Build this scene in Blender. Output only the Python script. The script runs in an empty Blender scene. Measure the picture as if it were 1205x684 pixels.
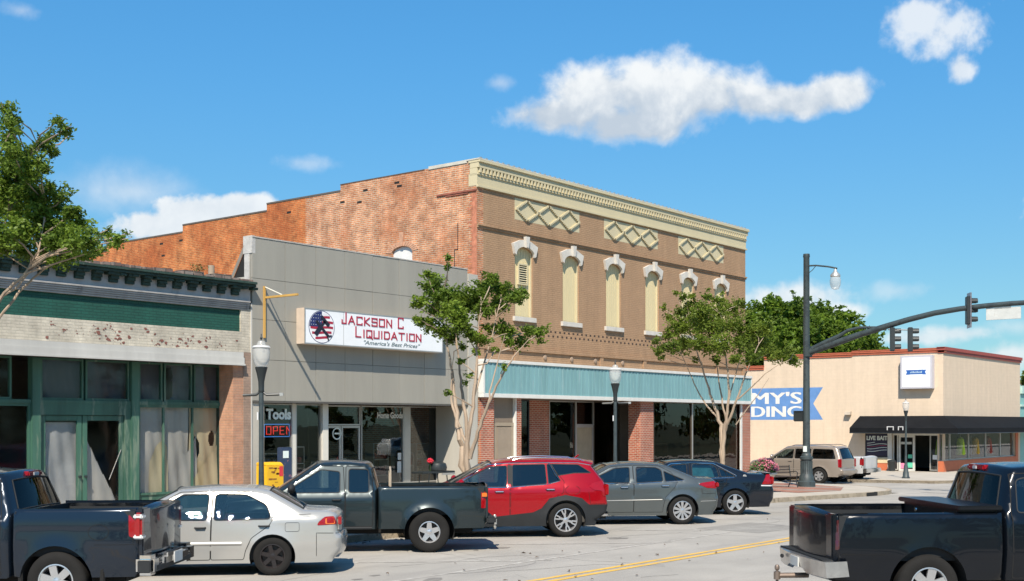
import bpy, bmesh, math, random
import numpy as np
from mathutils import Vector, Matrix
from mathutils.geometry import delaunay_2d_cdt
R = math.radians
sc = bpy.context.scene
COL = sc.collection
random.seed(7)

# ---------------------------------------------------------------- camera, sky, sun, exposure
# world axes: X runs along the row of shop fronts, Y from the camera's kerb towards them
CA, SA = 0.7807, 0.6250                  # view direction (level camera)
FPX, CX, HY, EYE = 1420.0, 602.5, 498.5, 2.42
cam_d = bpy.data.cameras.new('camera')
cam = bpy.data.objects.new('camera', cam_d); COL.objects.link(cam); sc.camera = cam
cam.location = (0, 0, EYE)
cam.rotation_euler = (R(90), 0, math.atan2(SA, CA) - R(90))
cam_d.sensor_width = 36.0
cam_d.lens = FPX / 1205 * 36
cam_d.shift_y = (HY - 342) / 1205
cam_d.clip_end = 4000; cam_d.clip_start = 0.1

SUN_EL = 48
SUND = Vector((0.83, 0.56, 0)).normalized() * math.cos(R(SUN_EL)) + Vector((0, 0, -math.sin(R(SUN_EL))))
sl = bpy.data.lights.new('sun', 'SUN'); sl.energy = 5.0; sl.angle = R(0.53); sl.color = (1.0, 0.90, 0.76)
so = bpy.data.objects.new('sun', sl); COL.objects.link(so)
so.rotation_euler = SUND.to_track_quat('-Z', 'Y').to_euler(); so.location = (0, 0, 60)
sc.view_settings.view_transform = 'Standard'; sc.view_settings.look = 'None'
sc.view_settings.exposure = 0.5; sc.view_settings.gamma = 1
sc.view_settings.use_curve_mapping = False
sc.cycles.use_denoising = True
sc.cycles.max_bounces = 6; sc.cycles.transparent_max_bounces = 24
sc.cycles.caustics_reflective = False; sc.cycles.caustics_refractive = False

w = bpy.data.worlds.new('World'); sc.world = w; w.use_nodes = True
wn, wl = w.node_tree.nodes, w.node_tree.links
wn.clear()
def N(nodes, t, **kw):
    n = nodes.new(t)
    for k, v in kw.items(): setattr(n, k, v)
    return n
def wmath(op, a, b=None, c=None, clamp=False):
    n = N(wn, 'ShaderNodeMath', operation=op, use_clamp=clamp)
    for i, s in enumerate((a, b, c)):
        if s is None: continue
        if isinstance(s, (int, float)): n.inputs[i].default_value = s
        else: wl.new(s, n.inputs[i])
    return n.outputs[0]
sky = N(wn, 'ShaderNodeTexSky', sky_type='NISHITA', sun_disc=False)
sky.sun_elevation = R(SUN_EL); sky.sun_rotation = math.atan2(-SUND.x * -1 * -1, -SUND.y)
sky.altitude = 200; sky.air_density = 1.0; sky.dust_density = 0.3; sky.ozone_density = 3.0
tc = N(wn, 'ShaderNodeTexCoord')
def wdir(x, y):
    t = (x - CX) / FPX
    return Vector((CA + SA * t, SA - CA * t, (HY - y) / FPX))
nz = N(wn, 'ShaderNodeTexNoise', noise_dimensions='3D'); nz.inputs['Scale'].default_value = 20; nz.inputs['Detail'].default_value = 9
nz.inputs['Roughness'].default_value = 0.62; nz.inputs['Distortion'].default_value = 0.4
wl.new(tc.outputs['Generated'], nz.inputs['Vector'])
nzb = N(wn, 'ShaderNodeTexNoise', noise_dimensions='3D'); nzb.inputs['Scale'].default_value = 60; nzb.inputs['Detail'].default_value = 6
wl.new(tc.outputs['Generated'], nzb.inputs['Vector'])
noise0 = wmath('ADD', wmath('MULTIPLY', wmath('SUBTRACT', nz.outputs['Fac'], 0.5), 3.0), wmath('MULTIPLY', wmath('SUBTRACT', nzb.outputs['Fac'], 0.5), 2.6))
UPV = Vector((0, 0, 1))
def lobe(x, y, rx, ry):
    d = wdir(x, y); ln = d.length; d = d / ln
    r_ = d.cross(UPV).normalized(); u_ = r_.cross(d)
    outs = []
    for ax, rad in ((r_, rx), (u_, ry)):
        n = N(wn, 'ShaderNodeVectorMath', operation='DOT_PRODUCT')
        wl.new(tc.outputs['Generated'], n.inputs[0]); n.inputs[1].default_value = ax / (rad / FPX / ln)
        outs.append(n.outputs['Value'])
    fr = N(wn, 'ShaderNodeVectorMath', operation='DOT_PRODUCT')
    wl.new(tc.outputs['Generated'], fr.inputs[0]); fr.inputs[1].default_value = d
    back = wmath('MULTIPLY', wmath('LESS_THAN', fr.outputs['Value'], 0), 50)
    rr = wmath('SQRT', wmath('ADD', wmath('POWER', wmath('ABSOLUTE', outs[0]), 2), wmath('POWER', wmath('ABSOLUTE', outs[1]), 2)))
    return wmath('SUBTRACT', wmath('SUBTRACT', 1.0, rr), back), outs[1]
def cloud(lobes, soft, dens, namp=0.42):
    m = None; bsum = None
    for l in lobes:
        o, b = lobe(*l)
        m = o if m is None else wmath('SMOOTH_MAX', m, o, 0.25)
        bsum = b if bsum is None else bsum
    m = wmath('ADD', m, wmath('MULTIPLY', noise0, namp))
    mr = N(wn, 'ShaderNodeMapRange', interpolation_type='SMOOTHSTEP'); wl.new(m, mr.inputs[0])
    mr.inputs[1].default_value = 0.0; mr.inputs[2].default_value = soft; mr.inputs[3].default_value = 0; mr.inputs[4].default_value = dens
    return mr.outputs[0], m
main_c, main_m = cloud([(765, 110, 95, 55), (700, 110, 75, 45), (660, 135, 75, 26), (740, 145, 110, 30), (825, 112, 95, 42), (900, 118, 80, 24), (985, 108, 48, 27), (945, 120, 60, 22)], 0.6, 0.98, 0.30)
tr_c, _ = cloud([(1112, 35, 62, 36), (1130, 80, 18, 24), (1085, 20, 40, 26)], 0.75, 0.8, 0.55)
lf_c, _ = cloud([(240, 250, 85, 24), (285, 242, 50, 18), (190, 268, 70, 26)], 0.5, 0.92)
lf2_c, _ = cloud([(150, 225, 110, 42)], 1.3, 0.6, 0.2)
hz_c, _ = cloud([(935, 352, 80, 26), (905, 355, 50, 22), (985, 368, 40, 16)], 0.8, 0.85)
hz2_c, _ = cloud([(1120, 393, 62, 14), (1085, 398, 50, 12), (1185, 422, 60, 22)], 0.8, 0.75)
w_c, _ = cloud([(1053, 343, 50, 14), (588, 98, 22, 12), (25, 12, 30, 14), (360, 192, 40, 12), (1200, 385, 60, 12)], 1.2, 0.35, 0.5)
w2_c, _ = cloud([(1320, 240, 100, 40), (-250, 130, 140, 40), (-700, 250, 200, 40)], 0.6, 0.9)
allc = main_c
for c in (tr_c, lf_c, lf2_c, hz_c, hz2_c, w_c, w2_c): allc = wmath('MAXIMUM', allc, c)
# grey undersides: cloud bodies get greyer where they are thick and low
shade = N(wn, 'ShaderNodeMapRange', interpolation_type='SMOOTHSTEP')
sepz = N(wn, 'ShaderNodeSeparateXYZ'); wl.new(tc.outputs['Generated'], sepz.inputs[0])
wl.new(wmath('ADD', sepz.outputs['Z'], wmath('MULTIPLY', noise0, 0.03)), shade.inputs[0])
shade.inputs[1].default_value = 0.232; shade.inputs[2].default_value = 0.292
cm = N(wn, 'ShaderNodeMix', data_type='RGBA'); wl.new(wmath('MAXIMUM', shade.outputs[0], wmath('SUBTRACT', wmath('ADD', 0.8, wmath('MULTIPLY', noise0, 0.3)), main_c), clamp=True), cm.inputs[0])
cm.inputs[6].default_value = (3.9, 4.5, 5.2, 1); cm.inputs[7].default_value = (6.6, 6.8, 6.9, 1)
tc0 = tc
tint = N(wn, 'ShaderNodeMix', data_type='RGBA', blend_type='MULTIPLY'); tint.inputs[0].default_value = 1
gm = N(wn, 'ShaderNodeGamma'); gm.inputs[1].default_value = 0.8; wl.new(sky.outputs[0], gm.inputs[0]); wl.new(gm.outputs[0], tint.inputs[6]); tint.inputs[7].default_value = (0.5, 1.2, 1.42, 1)
sz_ = N(wn, 'ShaderNodeSeparateXYZ'); wl.new(tc0.outputs['Generated'], sz_.inputs[0])
zr_ = N(wn, 'ShaderNodeMapRange', interpolation_type='SMOOTHSTEP'); wl.new(sz_.outputs['Z'], zr_.inputs[0]); zr_.inputs[1].default_value = 0.02; zr_.inputs[2].default_value = 0.36
tm0 = N(wn, 'ShaderNodeMix', data_type='RGBA'); wl.new(zr_.outputs[0], tm0.inputs[0]); tm0.inputs[6].default_value = (0.62, 0.98, 1.08, 1); tm0.inputs[7].default_value = (0.47, 1.19, 1.60, 1); wl.new(tm0.outputs[2], tint.inputs[7])
SKYTINT = tint
mx = N(wn, 'ShaderNodeMix', data_type='RGBA'); wl.new(allc, mx.inputs[0]); wl.new(tint.outputs[2], mx.inputs[6]); wl.new(cm.outputs[2], mx.inputs[7])
bg = N(wn, 'ShaderNodeBackground'); bg.inputs[1].default_value = 0.10
wl.new(mx.outputs[2], bg.inputs[0])
wo = N(wn, 'ShaderNodeOutputWorld'); wl.new(bg.outputs[0], wo.inputs[0])

# ---------------------------------------------------------------- survey helpers (photo pixel -> metres at a known plane)
def fv(x, y, v):
    t = (x - CX) / FPX; Z = v / (SA - CA * t); return Z * (CA + SA * t), EYE + (HY - y) * Z / FPX
def fu(x, y, u):
    t = (x - CX) / FPX; Z = u / (CA + SA * t); return Z * (SA - CA * t), EYE + (HY - y) * Z / FPX
def G(u): return 0.0 if u < 28 else max(-0.6, -0.02 * (u - 28))
def gp(x, y, h=0.0):
    t = (x - CX) / FPX; z = h
    for _ in range(20):
        Z = (EYE - z) * FPX / (y - HY); u = Z * (CA + SA * t); z = G(u) + h
    return u, Z * (SA - CA * t), z

# ---------------------------------------------------------------- materials
MATS = {}
def newmat(name):
    m = bpy.data.materials.new(name); m.use_nodes = True
    m.node_tree.nodes.clear(); return m, m.node_tree.nodes, m.node_tree.links
def lk(links, a, b): links.new(a, b)
def col4(c): return (c[0], c[1], c[2], 1)
def mat(name, c, rough=0.6, metal=0.0, var=0.12, vscale=3.0, bump=0.0, bscale=40.0, coat=0.0, spec=0.5, c2=None, c2fac=0.5, c2scale=1.5, c2det=6, streak=False, c2edge=0.08, grain=0.0, c2map=None, emit=None, estr=0):
    if name in MATS: return MATS[name]
    m, n, l = newmat(name)
    p = N(n, 'ShaderNodeBsdfPrincipled'); o = N(n, 'ShaderNodeOutputMaterial'); l.new(p.outputs[0], o.inputs[0])
    tcn = N(n, 'ShaderNodeTexCoord')
    nn = N(n, 'ShaderNodeTexNoise'); nn.inputs['Scale'].default_value = vscale; nn.inputs['Detail'].default_value = 8; nn.inputs['Roughness'].default_value = 0.65
    vec = tcn.outputs['Object']
    if streak:
        mp = N(n, 'ShaderNodeMapping'); mp.inputs['Scale'].default_value = (1, 1, 0.12); l.new(vec, mp.inputs[0]); vec = mp.outputs[0]
    l.new(vec, nn.inputs['Vector'])
    r = N(n, 'ShaderNodeMapRange'); l.new(nn.outputs['Fac'], r.inputs[0]); r.inputs[1].default_value = 0.3; r.inputs[2].default_value = 0.7
    r.inputs[3].default_value = 1 - var; r.inputs[4].default_value = 1 + var
    mu = N(n, 'ShaderNodeMix', data_type='RGBA', blend_type='MULTIPLY'); mu.inputs[0].default_value = 1
    mu.inputs[6].default_value = col4(c); l.new(r.outputs[0], mu.inputs[7])
    out = mu.outputs[2]
    if c2:
        n2 = N(n, 'ShaderNodeTexNoise'); n2.inputs['Scale'].default_value = c2scale; n2.inputs['Detail'].default_value = c2det; n2.inputs['Roughness'].default_value = 0.7
        if c2map: mpc = N(n, 'ShaderNodeMapping'); mpc.inputs['Scale'].default_value = c2map; l.new(vec, mpc.inputs[0]); vec = mpc.outputs[0]
        l.new(vec, n2.inputs['Vector'])
        r2 = N(n, 'ShaderNodeMapRange'); l.new(n2.outputs['Fac'], r2.inputs[0]); r2.inputs[1].default_value = 1 - c2fac - c2edge / 2 if False else (0.5 + (0.5 - c2fac) * 0.5); r2.inputs[2].default_value = r2.inputs[1].default_value + c2edge
        m2 = N(n, 'ShaderNodeMix', data_type='RGBA'); l.new(r2.outputs[0], m2.inputs[0]); l.new(out, m2.inputs[6]); m2.inputs[7].default_value = col4(c2); out = m2.outputs[2]
    if grain:
        n3 = N(n, 'ShaderNodeTexNoise'); n3.inputs['Scale'].default_value = 60; n3.inputs['Detail'].default_value = 3; l.new(tcn.outputs['Object'], n3.inputs['Vector'])
        r3 = N(n, 'ShaderNodeMapRange'); l.new(n3.outputs['Fac'], r3.inputs[0]); r3.inputs[1].default_value = 0.3; r3.inputs[2].default_value = 0.7; r3.inputs[3].default_value = 1 - grain; r3.inputs[4].default_value = 1 + grain
        m3 = N(n, 'ShaderNodeMix', data_type='RGBA', blend_type='MULTIPLY'); m3.inputs[0].default_value = 1; l.new(out, m3.inputs[6]); l.new(r3.outputs[0], m3.inputs[7]); out = m3.outputs[2]
    l.new(out, p.inputs['Base Color'])
    p.inputs['Roughness'].default_value = rough; p.inputs['Metallic'].default_value = metal
    p.inputs['Coat Weight'].default_value = coat; p.inputs['Coat Roughness'].default_value = 0.04
    p.inputs['Specular IOR Level'].default_value = spec
    if emit: p.inputs['Emission Color'].default_value = col4(emit); p.inputs['Emission Strength'].default_value = estr
    if bump:
        nb = N(n, 'ShaderNodeTexNoise'); nb.inputs['Scale'].default_value = bscale; nb.inputs['Detail'].default_value = 5; l.new(tcn.outputs['Object'], nb.inputs['Vector'])
        b = N(n, 'ShaderNodeBump'); b.inputs['Strength'].default_value = bump; b.inputs['Distance'].default_value = 0.02; l.new(nb.outputs['Fac'], b.inputs['Height']); l.new(b.outputs[0], p.inputs['Normal'])
    MATS[name] = m; return m

def brick(name, c1, c2, mortar, patch=None, patchfac=0.4, msize=0.012, bump=0.5, pscale=0.5, zone=None, dark=0.0, bw=0.215, bh=0.072, gloss=0.85, dirt=0.35, streak=0.10):
    if name in MATS: return MATS[name]
    m, n, l = newmat(name)
    p = N(n, 'ShaderNodeBsdfPrincipled'); o = N(n, 'ShaderNodeOutputMaterial'); l.new(p.outputs[0], o.inputs[0])
    p.inputs['Roughness'].default_value = gloss
    tcn = N(n, 'ShaderNodeTexCoord'); sx = N(n, 'ShaderNodeSeparateXYZ'); l.new(tcn.outputs['Object'], sx.inputs[0])
    ns = N(n, 'ShaderNodeSeparateXYZ'); l.new(tcn.outputs['Normal'], ns.inputs[0])
    ab = N(n, 'ShaderNodeMath', operation='ABSOLUTE'); l.new(ns.outputs['X'], ab.inputs[0])
    gt = N(n, 'ShaderNodeMath', operation='GREATER_THAN'); l.new(ab.outputs[0], gt.inputs[0]); gt.inputs[1].default_value = 0.6
    mxv = N(n, 'ShaderNodeMix', data_type='FLOAT'); l.new(gt.outputs[0], mxv.inputs[0]); l.new(sx.outputs['X'], mxv.inputs[2]); l.new(sx.outputs['Y'], mxv.inputs[3])
    # slightly wandering courses
    nw = N(n, 'ShaderNodeTexNoise'); nw.inputs['Scale'].default_value = 0.8; l.new(tcn.outputs['Object'], nw.inputs['Vector'])
    zz = N(n, 'ShaderNodeMath', operation='MULTIPLY_ADD'); l.new(nw.outputs['Fac'], zz.inputs[0]); zz.inputs[1].default_value = 0.05; l.new(sx.outputs['Z'], zz.inputs[2])
    cb = N(n, 'ShaderNodeCombineXYZ'); l.new(mxv.outputs[0], cb.inputs[0]); l.new(zz.outputs[0], cb.inputs[1])
    bt = N(n, 'ShaderNodeTexBrick'); l.new(cb.outputs[0], bt.inputs['Vector'])
    bt.inputs['Color1'].default_value = col4(c1); bt.inputs['Color2'].default_value = col4(c2); bt.inputs['Mortar'].default_value = col4(mortar)
    bt.inputs['Scale'].default_value = 1; bt.inputs['Mortar Size'].default_value = msize; bt.inputs['Mortar Smooth'].default_value = 0.3
    bt.inputs['Brick Width'].default_value = bw; bt.inputs['Row Height'].default_value = bh; bt.inputs['Bias'].default_value = -0.1
    out = bt.outputs['Color']
    if patch:
        n2 = N(n, 'ShaderNodeTexNoise'); n2.inputs['Scale'].default_value = pscale; n2.inputs['Detail'].default_value = 9; n2.inputs['Roughness'].default_value = 0.72; l.new(tcn.outputs['Object'], n2.inputs['Vector'])
        r2 = N(n, 'ShaderNodeMapRange'); l.new(n2.outputs['Fac'], r2.inputs[0]); r2.inputs[1].default_value = 0.45; r2.inputs[2].default_value = 0.62; r2.inputs[3].default_value = 0; r2.inputs[4].default_value = patchfac
        m2 = N(n, 'ShaderNodeMix', data_type='RGBA'); l.new(r2.outputs[0], m2.inputs[0]); l.new(out, m2.inputs[6]); m2.inputs[7].default_value = col4(patch); out = m2.outputs[2]
    if zone:   # (object-space Y edge, multiply colour beyond it)
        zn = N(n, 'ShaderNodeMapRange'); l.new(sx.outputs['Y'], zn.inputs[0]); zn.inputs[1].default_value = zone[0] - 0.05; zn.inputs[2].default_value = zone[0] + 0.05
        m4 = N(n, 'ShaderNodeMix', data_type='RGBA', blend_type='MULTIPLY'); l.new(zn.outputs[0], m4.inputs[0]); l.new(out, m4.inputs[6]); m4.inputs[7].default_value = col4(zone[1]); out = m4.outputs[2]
    n3 = N(n, 'ShaderNodeTexNoise'); n3.inputs['Scale'].default_value = 2.2; n3.inputs['Detail'].default_value = 9; n3.inputs['Roughness'].default_value = 0.75; l.new(tcn.outputs['Object'], n3.inputs['Vector'])
    r3 = N(n, 'ShaderNodeMapRange'); l.new(n3.outputs['Fac'], r3.inputs[0]); r3.inputs[1].default_value = 0.3; r3.inputs[2].default_value = 0.7; r3.inputs[3].default_value = 1 - dirt; r3.inputs[4].default_value = 1 + dirt * 0.6
    m3 = N(n, 'ShaderNodeMix', data_type='RGBA', blend_type='MULTIPLY'); m3.inputs[0].default_value = 1; l.new(out, m3.inputs[6]); l.new(r3.outputs[0], m3.inputs[7])
    mp5 = N(n, 'ShaderNodeMapping'); mp5.inputs['Scale'].default_value = (2.2, 2.2, 0.14); l.new(tcn.outputs['Object'], mp5.inputs[0]); n5 = N(n, 'ShaderNodeTexNoise'); n5.inputs['Scale'].default_value = 1.0; n5.inputs['Detail'].default_value = 7; n5.inputs['Roughness'].default_value = .7; l.new(mp5.outputs[0], n5.inputs['Vector'])
    r5 = N(n, 'ShaderNodeMapRange'); l.new(n5.outputs['Fac'], r5.inputs[0]); r5.inputs[1].default_value = 0.35; r5.inputs[2].default_value = 0.65; r5.inputs[3].default_value = 1 - streak; r5.inputs[4].default_value = 1 + streak * .5
    m5 = N(n, 'ShaderNodeMix', data_type='RGBA', blend_type='MULTIPLY'); m5.inputs[0].default_value = 1; l.new(m3.outputs[2], m5.inputs[6]); l.new(r5.outputs[0], m5.inputs[7])
    l.new(m5.outputs[2], p.inputs['Base Color'])
    b = N(n, 'ShaderNodeBump'); b.inputs['Strength'].default_value = bump; b.inputs['Distance'].default_value = 0.012; b.invert = True
    l.new(bt.outputs['Fac'], b.inputs['Height']); l.new(b.outputs[0], p.inputs['Normal'])
    MATS[name] = m; return m

def glass(name, tint=(0.5, 0.55, 0.55), ior=1.55, rough=0.0, refl=0.0, wave=0.0):
    if name in MATS: return MATS[name]
    m, n, l = newmat(name)
    o = N(n, 'ShaderNodeOutputMaterial'); mxs = N(n, 'ShaderNodeMixShader'); tr = N(n, 'ShaderNodeBsdfTransparent'); gl = N(n, 'ShaderNodeBsdfGlossy')
    fr = N(n, 'ShaderNodeFresnel'); geo = N(n, 'ShaderNodeNewGeometry'); mi = N(n, 'ShaderNodeMix', data_type='FLOAT'); l.new(geo.outputs['Backfacing'], mi.inputs[0]); mi.inputs[2].default_value = ior; mi.inputs[3].default_value = 1 / ior; l.new(mi.outputs[0], fr.inputs[0])
    tr.inputs[0].default_value = col4(tint); gl.inputs['Roughness'].default_value = rough; gl.inputs[0].default_value = (1, 1, 1, 1)
    ad = N(n, 'ShaderNodeMath', operation='ADD', use_clamp=True); l.new(fr.outputs[0], ad.inputs[0]); ad.inputs[1].default_value = refl
    if wave:
        tcn = N(n, 'ShaderNodeTexCoord'); nb = N(n, 'ShaderNodeTexNoise'); nb.inputs['Scale'].default_value = 1.3; l.new(tcn.outputs['Object'], nb.inputs['Vector'])
        b = N(n, 'ShaderNodeBump'); b.inputs['Strength'].default_value = wave; b.inputs['Distance'].default_value = 0.05; l.new(nb.outputs['Fac'], b.inputs['Height']); l.new(b.outputs[0], gl.inputs['Normal'])
    l.new(ad.outputs[0], mxs.inputs[0]); l.new(tr.outputs[0], mxs.inputs[1]); l.new(gl.outputs[0], mxs.inputs[2]); l.new(mxs.outputs[0], o.inputs[0])
    MATS[name] = m; return m

# ---------------------------------------------------------------- object helpers
def props(o, label=None, cat=None, group=None, kind=None):
    if label: o['label'] = label
    if cat: o['category'] = cat
    if group: o['group'] = group
    if kind: o['kind'] = kind
    return o
def thing(name, label, cat, loc=(0, 0, 0), rz=0.0, group=None):
    o = bpy.data.objects.new(name, None); COL.objects.link(o); o.location = loc; o.rotation_euler = (0, 0, rz)
    o.empty_display_size = 0.3
    return props(o, label, cat, group)
def wloc(o):
    v = Vector(o.location)
    while o.parent: o = o.parent; v = v + Vector(o.location)
    return v
class MB:
    def __init__(s): s.v = []; s.f = []; s.m = []; s.cur = 0
    def add(s, vs, fs, m=None):
        b = len(s.v); s.v += [tuple(v) for v in vs]; s.f += [tuple(i + b for i in f) for f in fs]; s.m += [s.cur if m is None else m] * len(fs); return s
    def box(s, a, b, m=None):
        (x0, y0, z0), (x1, y1, z1) = a, b
        x0, x1 = min(x0, x1), max(x0, x1); y0, y1 = min(y0, y1), max(y0, y1); z0, z1 = min(z0, z1), max(z0, z1)
        return s.add([(x0, y0, z0), (x1, y0, z0), (x1, y1, z0), (x0, y1, z0), (x0, y0, z1), (x1, y0, z1), (x1, y1, z1), (x0, y1, z1)],
                     [(0, 3, 2, 1), (4, 5, 6, 7), (0, 1, 5, 4), (1, 2, 6, 5), (2, 3, 7, 6), (3, 0, 4, 7)], m)
    def quad(s, a, b, c, d, m=None): return s.add([a, b, c, d], [(0, 1, 2, 3)], m)
    def prism(s, pts, fn0, fn1, m=None):   # polygon pts (2D) mapped by two functions to 3D ends
        k = len(pts); vs = [fn0(*p) for p in pts] + [fn1(*p) for p in pts]
        fs = [tuple(range(k))[::-1], tuple(range(k, 2 * k))] + [(i, (i + 1) % k, (i + 1) % k + k, i + k) for i in range(k)]
        return s.add(vs, fs, m)
    def tube(s, path, rad, seg=8, caps=True, m=None):
        path = [Vector(p) for p in path]; k = len(path)
        rads = rad if isinstance(rad, (list, tuple)) else [rad] * k
        vs = []; fs = []; prev = None
        for i, p in enumerate(path):
            d = (path[min(i + 1, k - 1)] - path[max(i - 1, 0)]).normalized()
            if prev is None:
                a = Vector((0, 0, 1)) if abs(d.z) < 0.9 else Vector((1, 0, 0)); prev = d.cross(a).normalized()
            n1 = (prev - d * prev.dot(d)).normalized(); prev = n1; n2 = d.cross(n1)
            for j in range(seg):
                t = 2 * math.pi * j / seg; vs.append(p + (n1 * math.cos(t) + n2 * math.sin(t)) * rads[i])
        for i in range(k - 1):
            for j in range(seg): fs.append((i * seg + j, i * seg + (j + 1) % seg, (i + 1) * seg + (j + 1) % seg, (i + 1) * seg + j))
        if caps: fs += [tuple(range(seg))[::-1], tuple(range((k - 1) * seg, k * seg))]
        return s.add(vs, fs, m)
    def lathe(s, prof, c=(0, 0, 0), seg=20, ax='z', m=None):    # prof list of (r, h)
        vs = []; fs = []
        for r, h in prof:
            for j in range(seg):
                t = 2 * math.pi * j / seg; a, b = r * math.cos(t), r * math.sin(t)
                vs.append({'z': (c[0] + a, c[1] + b, c[2] + h), 'y': (c[0] + a, c[1] + h, c[2] + b), 'x': (c[0] + h, c[1] + a, c[2] + b)}[ax])
        for i in range(len(prof) - 1):
            for j in range(seg): fs.append((i * seg + j, i * seg + (j + 1) % seg, (i + 1) * seg + (j + 1) % seg, (i + 1) * seg + j))
        return s.add(vs, fs, m)
    def build(s, name, m, parent=None, local=False, smooth=False, bevel=0.0, weld=False, loc=None, angle=40):
        me = bpy.data.meshes.new(name)
        off = Vector((0, 0, 0))
        if not local and parent is not None: off = wloc(parent)
        if loc is not None: off = Vector(loc)
        me.from_pydata([(a - off.x, b - off.y, c - off.z) for a, b, c in s.v], [], s.f)
        ms = m if isinstance(m, (list, tuple)) else [m]
        for q in ms: me.materials.append(q)
        if len(ms) > 1: me.polygons.foreach_set('material_index', s.m)
        bm = bmesh.new(); bm.from_mesh(me)
        if weld: bmesh.ops.remove_doubles(bm, verts=bm.verts, dist=1e-4)
        bmesh.ops.recalc_face_normals(bm, faces=bm.faces)
        if bevel: bmesh.ops.bevel(bm, geom=[e for e in bm.edges if e.is_manifold and e.calc_face_angle(0) > R(30)], offset=bevel, segments=2, affect='EDGES', clamp_overlap=True)
        bm.to_mesh(me); bm.free()
        if smooth: me.polygons.foreach_set('use_smooth', [True] * len(me.polygons)); me.set_sharp_from_angle(angle=R(angle))
        me.update()
        o = bpy.data.objects.new(name, me); COL.objects.link(o)
        if parent is not None: o.parent = parent
        if loc is not None: o.location = loc
        return o
def bx(a, b, name, m, parent, **kw): return MB().box(a, b).build(name, m, parent, **kw)
def textmesh(s, size, ext=0.004, off=0.0, shear=0.0, sx=1.0, align='LEFT'):
    cu = bpy.data.curves.new('t', 'FONT'); cu.body = s; cu.size = size; cu.extrude = ext; cu.offset = off; cu.shear = shear; cu.align_x = align; cu.resolution_u = 3
    o = bpy.data.objects.new('t', cu); COL.objects.link(o); bpy.context.view_layer.update()
    me = bpy.data.meshes.new_from_object(o.evaluated_get(bpy.context.evaluated_depsgraph_get()))
    bpy.data.objects.remove(o)
    vs = [(v.co.x * sx, v.co.y, v.co.z) for v in me.vertices]; fs = [tuple(p.vertices) for p in me.polygons]
    bpy.data.meshes.remove(me); return vs, fs
def text_on(mb, s, size, origin, xdir, ydir, fit=None, **kw):   # fit = width in metres
    vs, fs = textmesh(s, size, **kw)
    w_ = max(v[0] for v in vs) - min(v[0] for v in vs); x0 = min(v[0] for v in vs)
    k = (fit / w_) if fit else 1
    X, Y = Vector(xdir).normalized(), Vector(ydir).normalized(); Z = X.cross(Y); O = Vector(origin)
    mb.add([O + X * ((v[0] - (x0 if fit else 0)) * k) + Y * v[1] + Z * v[2] for v in vs], fs); return mb
STROKE = {'J': [[(.1, .3), (.1, 0), (.7, 0), (.7, 1)]], 'A': [[(0, 0), (.45, 1), (.9, 0)], [(.2, .33), (.7, .33)]], 'C': [[(.8, .85), (.8, 1), (0, 1), (0, 0), (.8, 0), (.8, .15)]],
 'K': [[(0, 0), (0, 1)], [(.75, 1), (.05, .45), (.8, 0)]], 'S': [[(.8, .85), (.8, 1), (0, 1), (0, .52), (.8, .52), (.8, 0), (0, 0), (0, .15)]], 'O': [[(0, 0), (0, 1), (.8, 1), (.8, 0), (0, 0), (0, .1)]],
 'N': [[(0, 0), (0, 1), (.8, 0), (.8, 1)]], 'L': [[(0, 1), (0, 0), (.75, 0)]], 'I': [[(.1, 0), (.1, 1)]], 'Q': [[(0, 0), (0, 1), (.8, 1), (.8, 0), (0, 0), (0, .1)], [(.45, .2), (.9, -.18)]],
 'U': [[(0, 1), (0, 0), (.8, 0), (.8, 1)]], 'D': [[(0, 0), (0, 1), (.6, 1), (.8, .8), (.8, .2), (.6, 0), (0, 0), (0, .1)]], 'T': [[(0, 1), (.9, 1)], [(.45, 1), (.45, 0)]],
 'P': [[(0, 0), (0, 1), (.75, 1), (.75, .45), (0, .45)]], 'E': [[(.75, 1), (0, 1), (0, 0), (.75, 0)], [(0, .5), (.6, .5)]]}
WID = {'I': .2, 'T': .9, 'A': .9, 'J': .7}
def strokes(mb, s, h, h1, w_, x0, zb, y, th, gap=0.28, depth=0.012):
    """squared capitals: first letter of a word taller; laid on an x-z plane at y"""
    x = x0; first = True
    for ch in s:
        if ch == ' ': x += w_ * 0.75; first = True; continue
        hh = h1 if first else h; first = False
        for pl in STROKE[ch]:
            pts = [(x + px * w_, zb + pz * (hh - th)) for px, pz in pl]
            for (ax, az), (bx_, bz) in zip(pts, pts[1:]):
                dx, dz = bx_ - ax, bz - az; L = math.hypot(dx, dz) or 1; ux, uz = dx / L * th / 2, dz / L * th / 2; nx, nz_ = -uz, ux
                q = [(ax - ux + nx, az - uz + nz_), (bx_ + ux + nx, bz + uz + nz_), (bx_ + ux - nx, bz + uz - nz_), (ax - ux - nx, az - uz - nz_)]
                dd = depth + random.uniform(0, 0.003)
                mb.prism([(p[0], p[1] + th / 2) for p in q], lambda a, b: (a, y, b), lambda a, b, dd=dd: (a, y - dd, b))
        x += (WID.get(ch, .8) + gap) * w_
    return x
def cuts(z0, z1, hs): return None
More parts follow.
